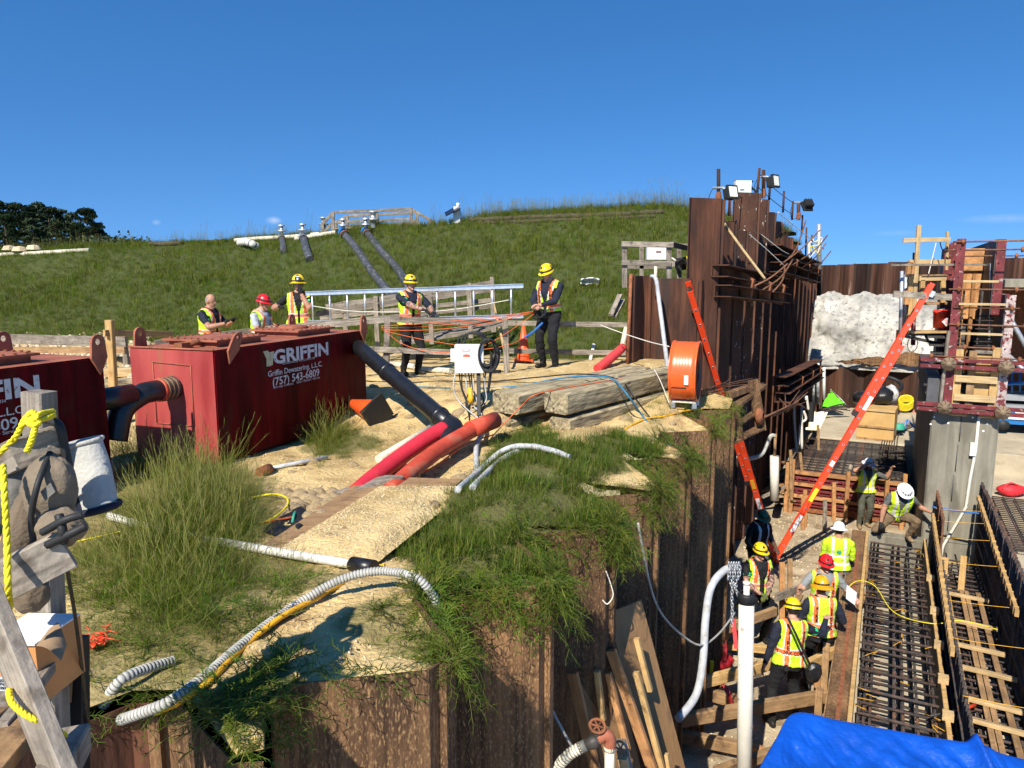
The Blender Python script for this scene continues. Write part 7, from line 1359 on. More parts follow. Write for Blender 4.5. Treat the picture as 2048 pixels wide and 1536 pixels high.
def person(label, feet, face, pose, look, H=1.80, group=None):
    """feet: world point between the feet; face: world direction of the chest; pose: local joints (x right, y forward, z up at 1.8 m)."""
    P_ = pose.get; k = H / 1.8; hip_z = P_('hip', .93); lean = P_('lean', (0, 0, 0)); off = Vector(P_('pelvis', (0, 0, 0)))
    T = Euler((R(-lean[0]), R(lean[1]), R(lean[2]))).to_matrix(); pel = Vector((0, 0, hip_z)) + off
    tp = lambda x, y, z: pel + T @ Vector((x, y, z))
    prim = MB(); Z = []                             # zones: a, b, ra, rb, tag
    def seg(a, b, ra, rb, tg, bulge=0.0, mesh=True):
        if mesh: limb(prim, a, b, ra, rb, bulge)
        Z.append((Vector(a), Vector(b), ra, rb, tg))
    fat = look.get('bulk', 1.0) * 1.10
    prim.grid(lambda u, v: (lambda z: (lambda a, b, y0: tp(math.copysign(abs(math.cos(2 * math.pi * u)) ** .85, math.cos(2 * math.pi * u)) * a * fat, math.copysign(abs(math.sin(2 * math.pi * u)) ** .85, math.sin(2 * math.pi * u)) * b * fat + y0, z))(*ring_at(z)))(lerp(-.12, .56, v)), 28, 24, closed_u=True)
    n0 = len(prim.v) - 28 * 25; prim.f += [tuple(range(n0, n0 + 28)), tuple(range(n0 + 24 * 28, n0 + 25 * 28))]; prim.m += [0, 0]; prim.sm += [True, True]
    for z in (.0, .12, .24, .36): Z.append((tp(-.06, 0, z), tp(.06, 0, z), .115, .115, 'torso'))
    Z.append((tp(-.08, -.005, .42), tp(.08, -.005, .42), .105, .105, 'torso')); Z.append((tp(-.07, 0, -.06), tp(.07, 0, -.06), .11, .11, 'pelvis'))
    hy = P_('head', (0, 0)); HR = T @ Euler((R(hy[0]), 0, R(hy[1]))).to_matrix(); nk = tp(0, -.012, .52); hc = nk + HR @ Vector((0, .02, .155))
    seg(nk, nk + HR @ Vector((0, .012, .09)), .058, .054, 'neck'); Z.append((tp(-.10, -.01, .47), tp(.10, -.01, .47), .065, .065, 'torso'))
    ball(prim, hc + HR @ Vector((0, -.008, .012)), .076, .097, .108, HR, 20); ball(prim, hc + HR @ Vector((0, .028, -.062)), .055, .062, .058, HR, 16)
    ball(prim, hc + HR @ Vector((0, .098, -.022)), .014, .020, .024, HR, 10); ball(prim, hc + HR @ Vector((0, .080, -.105)), .026, .020, .020, HR, 10)
    for s in (-1, 1): ball(prim, hc + HR @ Vector((s * .078, -.012, -.012)), .012, .022, .032, HR, 10)
    Z.append((hc + HR @ Vector((0, .01, -.06)), hc + HR @ Vector((0, -.005, .02)), .085, .10, 'head'))
    hands = []
    for s, nm in ((-1, 'L'), (1, 'R')):
        sh = tp(s * .178 * fat, -.01, .432); w0 = Vector(P_('wrist' + nm, (s * .24, .08, .84))); pole = Vector(P_('pole' + nm, (s * .5, -1, -.2)))
        el, wr = ik(sh, w0, .285, .262, pole); g = look.get('sleeve_r', .056)
        seg(tp(s * .10, -.01, .45), sh, .062, .064, 'shoulder'); seg(sh, el, .066, .054, 'ua', .06); seg(el, wr, .050, .034, 'fa', .14)
        hd = Vector(P_('hand' + nm, (wr - el))).normalized(); pn = Vector(P_('palm' + nm, (0, 0, -1))); pn = (pn - hd * pn.dot(hd)); pn = pn.normalized() if pn.length > 1e-3 else hd.orthogonal().normalized(); sd = hd.cross(pn).normalized() * -s
        Rm = Matrix((sd, hd, pn)).transposed(); pc = wr + hd * .055; ball(prim, pc, .042, .056, .020, Rm, 14); ball(prim, wr + hd * .012, .031, .03, .026, Rm, 10)
        Z.append((wr + hd * .03, wr + hd * .10, .032, .036, 'hand')); hands.append((wr, hd, pn, sd, P_('curl' + nm, .45)))
        hp = pel + Vector((s * .098, 0, -.02)); an = Vector(P_('ankle' + nm, (s * .11, .0, .10))); kp = Vector(P_('knee' + nm, (s * .12, 1, 0)))
        kn, an = ik(hp, an, .435, .42, kp); seg(hp, kn, .102 * fat, .074, 'thigh', .02); seg(kn, an, .074, .056, 'calf', .10)
        fd = Vector(P_('toe' + nm, (s * .18, 1, 0))).normalized(); up = Vector(P_('sole' + nm, (0, 0, 1))); fs_ = fd.cross(up).normalized(); up = fs_.cross(fd)
        Fm = Matrix((fs_, fd, up)).transposed(); hb = an - up * .045; ball(prim, hb + fd * .105 - up * .008, .050, .105, .045, Fm, 14); ball(prim, hb - fd * .02 - up * .004, .046, .062, .052, Fm, 12); limb(prim, an + up * .06, an - up * .02, .058, .052)
        Z.append((hb - fd * .03, hb + fd * .17, .055, .05, 'foot')); Z.append((an + up * .10, an, .055, .055, 'boot'))
    me = prim.mesh('person'); tmp = bpy.data.objects.new('person', me); C.objects.link(tmp)
    md = tmp.modifiers.new('r', 'REMESH'); md.mode = 'VOXEL'; md.voxel_size = .0115; ms = tmp.modifiers.new('s', 'SMOOTH'); ms.factor = .5; ms.iterations = 3
    body = bpy.data.meshes.new_from_object(tmp.evaluated_get(bpy.context.evaluated_depsgraph_get())); bpy.data.objects.remove(tmp); bpy.data.meshes.remove(me)
    nv, nf = len(body.vertices), len(body.polygons); co = np.empty(nv * 3); body.vertices.foreach_get('co', co); co = co.reshape(-1, 3)
    # cloth creases
    nr = np.empty(nv * 3); body.vertices.foreach_get('normal', nr); nr = nr.reshape(-1, 3)
    def zone(pts):
        best = np.full(len(pts), 1e9); idx = np.zeros(len(pts), int); tt = np.zeros(len(pts))
        for i, (a, b, ra, rb, tg) in enumerate(Z):
            a_, b_ = np.array(a), np.array(b); d = b_ - a_; t = np.clip(((pts - a_) @ d) / max(1e-9, d @ d), 0, 1); q = a_ + t[:, None] * d; r_ = np.linalg.norm(pts - q, axis=1) - (ra + (rb - ra) * t)
            w = r_ < best; best[w] = r_[w]; idx[w] = i; tt[w] = t[w]
        return idx, tt
    tags = [z[4] for z in Z]; vi, vt = zone(co); seedv = rng.uniform(0, 50)
    for i in range(nv):
        tg = tags[vi[i]]
        if tg in ('torso', 'pelvis', 'thigh', 'calf', 'ua', 'shoulder'):
            p = co[i]; w = noise.noise(Vector((p[0] * 9 + seedv, p[1] * 9, p[2] * 14))) * .012 + noise.noise(Vector((p[0] * 22, p[1] * 22 + seedv, p[2] * 34))) * .006
            co[i] = p + nr[i] * w
    fc = np.empty(nf * 3); body.polygons.foreach_get('center', fc); fc = fc.reshape(-1, 3); fi, ftt = zone(fc)
    names = [look['skin'], look['shirt'], look['trouser'], look['boot'], look.get('glove') or look['skin'], 'lips', look.get('hair') or look['skin'], look.get('arm_skin') or look['skin'], look.get('beard') or look['skin']]
    slv = look.get('sleeve', .6); mi = np.zeros(nf, int); HRi = HR.transposed(); Ti = T.transposed()
    for j in range(nf):
        tg = tags[fi[j]]
        if tg in ('torso', 'shoulder'): mi[j] = 1
        elif tg == 'ua': mi[j] = 1 if ftt[j] < slv else 7
        elif tg == 'fa': mi[j] = 1 if slv >= 2 and ftt[j] < .93 else 7
        elif tg == 'hand': mi[j] = 4
        elif tg in ('pelvis', 'thigh'): mi[j] = 2
        elif tg == 'calf': mi[j] = 2
        elif tg in ('foot', 'boot'): mi[j] = 3
        elif tg == 'head':
            q = HRi @ (Vector(fc[j]) - hc)
            if q.y > .06 and abs(q.x) < .026 and -.082 < q.z < -.064: mi[j] = 5
            elif look.get('beard') and q.z < -.045 and q.y > .0 : mi[j] = 8
            elif look.get('hair') and (q.z > .055 if look.get('cut') != 'bald' else -.01 < q.z < .055 and q.y < -.01) or (look.get('hair') and q.y < -.03 and q.z > -.075 and look.get('cut') != 'bald'): mi[j] = 6
    # world placement
    fv = Vector((face[0], face[1], 0)).normalized(); B = Matrix((Vector((fv.y, -fv.x, 0)), fv, Vector((0, 0, 1)))).transposed(); feet = Vector(feet)
    W = lambda p: feet + B @ (Vector(p) * k)
    root = thing('person', label, 'person', feet, group)
    # fingers join the same body mesh
    fm = MB()
    for (wr, hd, pn, sd, curl) in hands:
        for f in range(4):
            o_ = (f - 1.5) * .0205; L_ = (.060, .072, .068, .052)[f]; b0 = wr + hd * (.092 - abs(f - 1.4) * .004) + sd * o_; pts_ = [b0]; a = .25 * curl; d_ = hd; cur = b0
            for sgm, l_ in enumerate((.45, .32, .26)):
                a = curl * (.5 + .55 * sgm); d_ = (hd * math.cos(a) + pn * math.sin(a)); cur = cur + d_ * L_ * l_ * 1.25; pts_.append(cur)
            fm.tube(pts_, [.0105, .0098, .0092, .0075], 7)
        t0 = wr + hd * .035 - sd * .032; fm.tube([t0, t0 + (hd * .6 - sd * .55 + pn * .25 * curl).normalized() * .034, t0 + (hd * .85 - sd * .30 + pn * .55 * curl).normalized() * .064], [.0135, .0115, .009], 7)
    verts = [tuple(W(p)) for p in co] + [tuple(W(p)) for p in fm.v]; faces = [tuple(p.vertices) for p in body.polygons] + [tuple(i + nv for i in f) for f in fm.f]
    bmz = bpy.data.meshes.new('person_body'); bmz.from_pydata(verts, [], faces); bmz.polygons.foreach_set('material_index', list(map(int, mi)) + [4] * len(fm.f)); bmz.polygons.foreach_set('use_smooth', [True] * len(faces)); bmz.update()
    link('body', bmz, names, root)
    # vest cut from the torso and lifted off it
    vst = look.get('vest')
    if vst:
        vv = {}; vf, vm = [], []; out = []; nz_ = np.empty(nv * 3); body.vertices.foreach_get('normal', nz_); nz_ = nz_.reshape(-1, 3); gap = look.get('gap', .035); hem = look.get('hem', -.03)
        for j in range(nf):
            tg = tags[fi[j]]
            if tg not in ('torso', 'shoulder', 'ua', 'pelvis', 'neck', 'thigh'): continue
            q = Ti @ (Vector(fc[j]) - pel)
            if q.z < hem or q.z > .53 or abs(q.x) > (.175 if q.z > .36 else .2) * fat: continue
            if tg == 'ua' and (ftt[j] > .30 or abs(q.x) > .19): continue
            if tg == 'thigh' and hip_z < .8: continue
            if q.z > .44 and math.hypot(q.x, q.y + .01) < .072 + max(0, .50 - q.z) * .3: continue
            if q.y > .02:
                vo = gap + max(0, q.z - .20) * .24 if vst == 'fire' else .010 + max(0, q.z - .24) * .30
                if abs(q.x) < vo: continue
            ax = abs(q.x)
            if vst == 'fire':
                m_ = 0
                if .068 < ax < .138: m_ = 2 if (ax < .080 or ax > .126) else 1
                if .085 < q.z < .165: m_ = 2 if (q.z < .100 or q.z > .150) else 1
                if q.z < .085 and .068 < ax < .138: m_ = 2 if (ax < .080 or ax > .126) else 1
            else:
                m_ = 0
                if .072 < ax < .115: m_ = 2
                if .06 < q.z < .105 or .20 < q.z < .245 and vst == 'class3': m_ = 2
                if vst == 'plain' and q.z < .0: m_ = 0
            ids = []
            for v in body.polygons[j].vertices:
                if v not in vv:
                    vv[v] = len(out); out.append(W(Vector(co[v]) + Vector(nz_[v]) * (.014 + .012 * clamp((.12 - (Ti @ (Vector(co[v]) - pel)).z) / .2))))
                ids.append(vv[v])
            vf.append(tuple(ids)); vm.append(m_)
        vmz = bpy.data.meshes.new('vest'); vmz.from_pydata(out, [], vf); vmz.polygons.foreach_set('material_index', vm); vmz.polygons.foreach_set('use_smooth', [True] * len(vf)); vmz.update()
        vo_ = link('vest', vmz, [look.get('vest_col', 'hivis'), 'hi_orange', 'hi_silver'], root); sm_ = vo_.modifiers.new('thick', 'SOLIDIFY'); sm_.thickness = .005; sm_.offset = 1
        def on_torso(x, z, back, o_=.037):
            a, b, y0 = ring_at(z); a *= fat; b *= fat; c_ = clamp(1 - (abs(x) / a) ** 2.2, 0, 1) ** .46; return W(tp(x, (y0 - b * c_ - o_) if back else (y0 + b * c_ + o_), z))
        def letters(txts, back):
            for (txt, x0, z0, size, stack) in txts:
                mb = MB(); sg = 1 if back else -1
                for i, chh in enumerate(txt if stack else [txt]):
                    vs_, fs__ = text_mesh(chh, size, offset=size * .045, align='CENTER'); mb.add([on_torso(x0 + sg * v.x, z0 - (i * size * .92 if stack else 0) + v.y, back) for v in vs_], fs__)
                lo = mb.build('lettering', look.get('ink', 'print_red'), root)
        if look.get('emblem'):
            mb = MB()
            for a_ in range(3):
                t_ = math.pi * a_ / 3; mb.grid(lambda u, v: on_torso((u - .5) * .085 * math.cos(t_) - (v - .5) * .022 * math.sin(t_), .30 + (u - .5) * .085 * math.sin(t_) + (v - .5) * .022 * math.cos(t_), True, .030 + .001 * a_), 4, 2)
            mb.build('emblem', 'print_green', root)
        if look.get('letters'): letters(*look['letters'])
    # head gear
    hk = look.get('helmet'); HW = lambda x, y, z: W(hc + HR @ Vector((x, y, z)))
    if hk:
        style, hm = hk; mb = MB(); seg_ = 32
        def dome(u, v, grow=0.0):
            t = 2 * math.pi * u; p = math.pi / 2 * v; rr = math.cos(p) ** .9 if v < 1 else 0
            ax_, ay, az = .104 + grow, .128 + grow, (.118 if style != 'fire' else .132) + grow; return HW(math.cos(t) * ax_ * rr, math.sin(t) * ay * rr - .006, .030 + az * math.sin(p))
        mb.grid(dome, seg_, 10, closed_u=True)
        bf, bb, bs = {'rescue': (.045, .006, .010), 'full': (.052, .050, .045), 'fire': (.045, .100, .050)}[style]
        def brim(u, v, dz=0):
            t = 2 * math.pi * u; s_ = math.sin(t); e = bs + (bf - bs) * max(0, s_) ** 1.5 + (bb - bs) * max(0, -s_) ** 1.5; r_ = v * e
            return HW(math.cos(t) * (.104 + r_), math.sin(t) * (.128 + r_) - .006, .030 - v * (.012 + (.018 if style == 'fire' and s_ < 0 else .006)) + dz)
        mb.grid(lambda u, v: brim(u, v), seg_, 3, closed_u=True); mb.grid(lambda u, v: brim(u, 1 - v, -.006), seg_, 3, closed_u=True)
        he = mb.build('helmet', hm, root)
        if style in ('rescue', 'fire'):
            mb = MB(); mb.grid(lambda u, v: (lambda t: HW(math.cos(t) * .1075, math.sin(t) * .1315 - .006, .040 + .024 * v))(2 * math.pi * u), seg_, 2, closed_u=True); mb.build('helmet_strap', 'print_black', he)
            mb = MB(); ball(mb, HW(0, .135, .058), .028 * k, .02 * k, .020 * k, None, 10); mb.build('headlamp', 'print_black', he)
        if style == 'rescue':
            mb = MB(); c_ = HW(.02, .088, .115); mb.lathe([(0, .004), (.020 * k, .003), (.022 * k, 0)], c_, (W(hc + HR @ Vector((.02, .088, .115))) - W(hc)).normalized(), 12); mb.build('badge', 'print_black', he)
            for s in (-1, 1):
                for z_ in (.075, .105): mb = MB(); q_ = HW(s * .099 * (1 if z_ < .1 else .88), -.03, z_); mb.box(q_, (.012 * k, .03 * k, .010 * k), B.to_3x3() @ HR); mb.build('vent', 'print_black', he)
        if style == 'full':
            for a in range(5): t = .6 + a * .5; mb = MB(); q_ = HW(math.cos(t) * .098, math.sin(t) * .120, .078); mb.box(q_, (.016 * k, .012 * k, .022 * k), Matrix.Rotation(t, 3, 'Z')); mb.build('sticker', 'print_black', he)
        if style == 'fire':
            mb = MB(); mb.prism([HW(-.040, .140, .045), HW(.040, .140, .045), HW(.044, .140, .10), HW(.026, .118, .155), HW(-.026, .118, .155), HW(-.044, .140, .10)], W(hc + HR @ Vector((0, .008, 0))) - W(hc)); mb.build('front_shield', 'print_black', he)
            mb = MB(); mb.lathe([(0, .004), (.018 * k, .002)], HW(0, .150, .085), (W(HR @ Vector((0, 1, 0))) - W(Vector((0, 0, 0)))).normalized(), 10); mb.prism([HW(-.03, .149, .118), HW(.03, .149, .118), HW(.026, .142, .135), HW(-.026, .142, .135)], W(hc + HR @ Vector((0, .003, 0))) - W(hc)); mb.build('shield_mark', 'print_white', he)
            for s in range(6):
                t = math.pi * s / 6; mb = MB(); mb.tube([HW(math.cos(t) * .106 * math.cos(p), math.sin(t) * .130 * math.cos(p) - .006, .032 + .134 * math.sin(p)) for p in [math.pi * i / 14 for i in range(15)]], .004, 5); mb.build('helmet_rib', hm, he)
        mb = MB()
        for s in (-1, 1): mb.tube([HW(s * .085, .02, .03), HW(s * .074, .03, -.06), HW(s * .03, .07, -.115), HW(0, .078, -.122)], .0045, 5)
        mb.build('chin_strap', 'print_black', root)
    if look.get('glasses'):
        mb = MB(); mb.grid(lambda u, v: (lambda t: HW(math.sin(t) * .080, math.cos(t) * .098 - .002, .002 + (v - .5) * .034))((u - .5) * 1.9), 14, 3); mb.build('sunglasses', 'lens_black', root)
    if look.get('armband'):
        s = look['armband']; sh = tp(s * .178, -.01, .432); w0 = Vector(P_('wrist' + ('R' if s > 0 else 'L'), (s * .24, .08, .84))); el, wr = ik(sh, w0, .285, .262, Vector(P_('pole' + ('R' if s > 0 else 'L'), (s * .5, -1, -.2)))); mb = MB(); mb.tube([W(lerp(sh, el, .42)), W(lerp(sh, el, .62))], .064 * k, 14, cap=False); mb.build('armband', 'armband', root)
    if look.get('belt'):
        mb = MB(); mb.grid(lambda u, v: (lambda t, z: (lambda a, b, y0: W(tp(math.cos(t) * (a + .02), math.sin(t) * (b + .02) + y0, z)))(*ring_at(z)))(2 * math.pi * u, lerp(-.075, -.03, v)), 28, 2, closed_u=True); mb.build('belt', 'print_black', root)
        for a in (.3, 2.6, 4.1): 
            c_ = W(tp(math.cos(a) * .185, math.sin(a) * .145, -.07)); mb = MB(); mb.box(c_, (.05 * k, .04 * k, .09 * k)); mb.build('pouch', 'print_black', root)
    root['hand'] = ''
    bpy.data.meshes.remove(body)
    return root, W, [(W(h[0] + h[1] * .07)) for h in hands]
mat('print_maroon', (0.075, 0.006, 0.006), 0.7, 0.1, 10); FIRE = dict(vest='fire', ink='print_maroon'); gnd = lambda p: Vector((p.x, p.y, ground(p.x, p.y)))
def upper(px, d): p = PD(px, 600, d); return gnd(p)
def pit(px, d): 
    p = PD(px, 1100, d); return Vector((p.x, p.y, pitz(p.x, p.y)))
ST = dict(ankleL=(-.13, .02, .10), ankleR=(.13, -.03, .10))
# --- crew on the upper level
person('man in dark uniform and orange vest tending the ropes on the timbers', gnd(PD(1098, 750, 12.0)), (-.52, -.85), dict(ST, wristL=(-.02, .36, 1.06), wristR=(.06, .34, 1.04), poleL=(-.8, -.3, -.6), poleR=(.8, -.3, -.6), lean=(3, 0, 0), head=(-20, -6), curlL=1.1, curlR=1.1, handL=(.5, .7, .1), handR=(-.5, .7, .1)),
       dict(FIRE, skin='skin', shirt='shirt_navy', trouser='trouser_black', boot='boot_black', sleeve=2, helmet=('rescue', 'helmet_yellow'), glasses=1, belt=1, hair='hair_dark', gap=.03, hem=.03, letters=([('RESCUE', .102, .39, .056, True), ('FIRE', -.102, .39, .064, True)], False)), 1.80)
person('man in a yellow helmet with tattooed arms reaching along the ladder', gnd(PD(822, 750, 12.3)), (.62, -.78), dict(ST, wristR=(.04, .50, 1.16), wristL=(-.18, .44, 1.10), poleR=(.6, -.5, -.5), poleL=(-.8, -.2, -.5), head=(0, 4), lean=(4, 0, -8), curlR=.5, curlL=.9),
       dict(FIRE, skin='skin', arm_skin='skin_inked', shirt='shirt_navy', trouser='trouser_black', boot='boot_black', glove='glove_black', sleeve=.85, helmet=('rescue', 'helmet_yellow'), hair='hair_dark', gap=.02, armband=1), 1.76)
person('man in a yellow fire helmet holding a gloved hand to his chin', upper(598, 13.5), (.22, -1), dict(ST, wristL=(-.06, .16, 1.42), wristR=(.05, .16, 1.42) if False else (.32, .22, 1.22), poleL=(-.5, .3, -1), poleR=(.8, -.2, -.6), curlL=1.2, curlR=.8, handL=(.4, .1, .9), palmL=(0, -1, 0)),
       dict(FIRE, skin='skin_tan', shirt='shirt_black', trouser='trouser_black', boot='boot_black', glove='glove_black', sleeve=.72, helmet=('fire', 'helmet_yellow'), glasses=1, gap=.02, armband=-1), 1.90)
person('man in a red helmet behind the lettered tank, turned to the ladder', upper(513, 12.0), (.92, -.22), dict(ST, wristR=(.20, .30, .88), wristL=(-.18, .30, .92), lean=(10, 0, 0), head=(-4, 0)),
       dict(FIRE, skin='skin', shirt='shirt_pale', trouser='trouser_black', boot='boot_black', sleeve=.62, helmet=('rescue', 'helmet_red'), glasses=1, hair='hair_dark', gap=.04), 1.70)
person('bald grey haired man raising gloved hands behind the tank', upper(414, 12.2), (1, -.22), dict(ST, wristR=(.14, .42, 1.20), wristL=(-.10, .42, 1.22), poleR=(.6, -.2, -1), poleL=(-.6, -.2, -1), lean=(4, 0, 0), head=(-8, 0), curlR=1.0, curlL=1.0, handR=(-.2, .5, .6), handL=(.2, .5, .6)),
       dict(FIRE, skin='skin_tan', shirt='shirt_navy', trouser='trouser_black', boot='boot_black', glove='glove_black', sleeve=.72, hair='hair_grey', cut='bald', gap=.03, armband=1, bulk=1.08), 1.68)
# --- crew in the pit
person('worker in a white hard hat standing with a hand at his brow', pit(1723, 17.05), (-.12, -1), dict(ankleL=(-.10, -.10, .10), ankleR=(.12, .05, .10), wristR=(.10, .22, 1.62) if False else (.13, .21, 1.60), poleR=(.9, .1, -.4), wristL=(-.50, .10, 1.50), poleL=(-.4, -.3, -1), head=(-14, 12), curlL=1.2, curlR=.6, handR=(-.7, .1, .6), lean=(-2, 0, 0)),
       dict(vest='plain', vest_col='hivis_pale', skin='skin_tan', shirt='shirt_slate', trouser='trouser_olive', boot='boot_tan', sleeve=1.0, helmet=('full', 'helmet_white'), beard='beard', hair='hair_dark'), 1.80)
G_ = WP(.42, 16.36, -3.655)
person('worker in a white hard hat kneeling on the sill of the rebar cage', G_ + Vector((0, 0, 0)), (-.28, -1), dict(hip=.46, ankleR=(.16, -.30, .10), kneeR=(.2, 1, .6), ankleL=(-.20, .20, .10), kneeL=(-.3, .7, 1), toeR=(.2, .2, -1), soleR=(0, -1, 0), lean=(24, -4, 0), wristR=(.40, .30, .08), poleR=(.9, -.2, .1), wristL=(-.56, .22, .62), poleL=(-.4, -.6, -.6), head=(-22, 8), handR=(.1, .4, -.5), curlR=.7, curlL=1.1),
       dict(vest='plain', vest_col='hivis', skin='skin_tan', shirt='shirt_slate', trouser='trouser_khaki', boot='boot_tan', glove='glove_black', sleeve=.66, helmet=('full', 'helmet_white'), beard='beard', hair='hair_dark', bulk=1.06), 1.84)
person('worker in a white hard hat and lime shirt with his back to the camera', pit(1676, 12.45), (.30, 1), dict(ST, wristL=(-.14, .30, 1.02), wristR=(.16, .30, 1.04), lean=(3, 0, 0), head=(-6, 0)),
       dict(vest='class3', vest_col='hivis', skin='skin_tan', shirt='hivis', trouser='trouser_grey', boot='boot_tan', sleeve=2, helmet=('full', 'helmet_white'), hair='hair_dark', ink='print_green', bulk=1.05, emblem=1), 1.80)
person('worker in a dark green helmet and dark clothes at the foot of the ladder', pit(1514, 13.4), (.35, -.9), dict(ST, wristR=(.22, .26, .95), wristL=(-.20, .28, 1.0), head=(-18, -10), lean=(6, 0, 0), curlR=.8, curlL=.8),
       dict(vest='plain', vest_col='shirt_black', skin='skin_dark', shirt='shirt_black', trouser='trouser_grey', boot='boot_black', sleeve=.6, helmet=('full', 'helmet_green'), glasses=1), 1.80)
person('man in a yellow helmet and sunglasses with folded gloved hands behind the well casing', pit(1519, 11.45), (.16, -1), dict(ST, wristR=(.10, .26, .98), wristL=(-.02, .28, .96), poleR=(.9, -.3, -.4), poleL=(-.9, -.3, -.4), head=(-6, 10), curlR=1.0, curlL=1.0, handR=(-.8, .5, -.2), handL=(.8, .4, -.3)),
       dict(FIRE, skin='skin_tan', arm_skin='skin_inked', shirt='shirt_black', trouser='trouser_black', boot='boot_black', glove='glove_work', sleeve=.66, helmet=('rescue', 'helmet_yellow'), glasses=1, gap=.040, armband=1, letters=([('FIRE', -.102, .36, .064, True)], False)), 1.80)
_, _, kh = person('man in a red helmet holding a white paper and gesturing', pit(1652, 11.0), (-.16, -1), dict(ST, wristR=(.46, .34, 1.20), poleR=(.5, -.5, -1), wristL=(-.40, .26, 1.16), poleL=(-.6, -.6, -.8), head=(-8, 8), handR=(.1, .1, 1), palmR=(-1, .2, 0), curlR=.9, curlL=1.0),
       dict(FIRE, skin='skin', shirt='shirt_grey', trouser='trouser_black', boot='boot_black', sleeve=.75, helmet=('rescue', 'helmet_red'), glasses=1, hair='hair_dark', gap=.040, letters=([('FIRE', .102, .37, .064, True), ('RESCUE', -.102, .37, .052, True)], False)), 1.80)
person('man in an amber fire helmet with his back to the camera', pit(1652, 10.0), (.10, 1), dict(ST, wristR=(.26, .26, 1.02), wristL=(-.22, .28, 1.02), lean=(6, 0, 0), head=(-4, 0)),
       dict(FIRE, skin='skin', shirt='shirt_navy', trouser='trouser_black', boot='boot_black', sleeve=2, helmet=('fire', 'helmet_amber'), hair='hair_dark', letters=([('FIRE', -.102, .37, .064, True), ('RESCUE', .102, .37, .052, True)], True)), 1.80)
person('man seen from behind with YORK COUNTY on his vest and a shoulder bag', pit(1592, 9.15), (-.05, 1), dict(ankleL=(-.22, -.05, .10), ankleR=(.20, .16, .12), wristR=(.62, .30, 1.34), poleR=(.5, -.4, -.8), wristL=(-.33, .02, .84), lean=(10, 6, 4), head=(-6, -18), curlR=1.1, handR=(.5, .4, .1)),
       dict(FIRE, skin='skin', shirt='shirt_navy', trouser='trouser_black', boot='boot_black', sleeve=2, helmet=('rescue', 'helmet_yellow'), hair='hair_dark', armband=1, belt=1, hem=-.05, letters=([('FIRE', -.102, .36, .072, True), ('RESCUE', .102, .38, .056, True), ('YORK COUNTY', 0, .104, .058, False)], True)), 1.82)
# things they hold or carry
q = kh[0]; mb = MB(); mb.grid(lambda a, b: q + Vector((-.02 - .16 * (1 - a) , -.03 - .02 * math.sin(a * 3), -.03 + .22 * b - .12 * (a - .5))), 6, 6); tag(mb.build('paper_sheet', 'paper_white'), 'white paper held up by the man in the red helmet', 'paper', kind='thing')
dv = thing('rope_device', 'black rope rigging held by the man on the timbers', 'rope device', HND)
for k_ in range(7): mb = MB(); c_ = HND + Vector((rng.uniform(-.06, .06), rng.uniform(-.05, .03), rng.uniform(-.08, .06))); mb.tube([c_ + Vector((.05 * math.cos(a), .02 * math.sin(a + k_), .06 * math.sin(a))) for a in [2 * math.pi * i / 12 for i in range(13)]], .012, 6); mb.build('loop', 'cable_black', dv)
sb2 = thing('shoulder_bag', 'black shoulder bag with a long strap on the man seen from behind', 'bag', PD(1625, 1340, 9.0)); c_ = PD(1627, 1345, 8.92)
lump(blob(c_, .11, .07, .14, 4, .15), 'bag_black', sb2, 'pouch'); mb = MB(); mb.tube(bez([PD(1574, 1232, 8.9), PD(1590, 1265, 8.83), PD(1604, 1296, 8.82), PD(1618, 1326, 8.86)], 6), .016, 6); mb.build('strap', 'print_black', sb2)
# ------------------------------------------------------------------ grass: small tufts set out on points of the land
def blade(mb, base, d, L, w, bend, mi=0, n=3):
    d = Vector(d).normalized(); sd = d.cross(Vector((0, 0, 1))); sd = sd.normalized() if sd.length > 1e-3 else Vector((1, 0, 0)); hor = Vector((d.x, d.y, 0)); hor = hor.normalized() if hor.length > 1e-4 else Vector((1, 0, 0))
    vs = []; p = Vector(base)
    for i in range(n + 1):
        t = i / n; ww = w * (1 - t) ** .7 * (.6 + .4 * min(1, t * 4))
        if i == n: vs.append(p.copy())
        else: vs += [p - sd * ww / 2, p + sd * ww / 2]
        dd = (d + (hor * .9 - Vector((0, 0, 1.2))) * bend * t).normalized(); p = p + dd * (L / n)
    fs = [(2 * i, 2 * i + 1, 2 * i + 3, 2 * i + 2) for i in range(n - 1)] + [(2 * n - 2, 2 * n - 1, 2 * n)]
    mb.add(vs, fs, mi)
GR = random.Random(3)
def rdir(tilt): a = GR.uniform(0, 6.283); t = abs(GR.gauss(0, tilt)); return Vector((math.cos(a) * math.sin(t), math.sin(a) * math.sin(t), math.cos(t)))
def tuft(n, rad, L, w, tilt, bend, dry=.1, seeds=0):
    mb = MB()
    for _ in range(n):
        a, r_ = GR.uniform(0, 6.283), rad * math.sqrt(GR.random()); blade(mb, (math.cos(a) * r_, math.sin(a) * r_, -.02), rdir(tilt), GR.uniform(*L), GR.uniform(*w), GR.uniform(.1, bend), 1 if GR.random() < dry else 0)
    for _ in range(seeds):
        a, r_ = GR.uniform(0, 6.283), rad * GR.random(); p = Vector((math.cos(a) * r_, math.sin(a) * r_, 0)); d = rdir(tilt * .6); L_ = L[1] * GR.uniform(1.1, 1.6); mb.tube([p, p + d * L_], .0022, 3, mi=1)
        for k in range(5): blade(mb, p + d * L_ * (.75 + .06 * k), (d + rdir(.9) * .8), .07 * L_ / .5, .004, .3, 1, 2)
    return mb
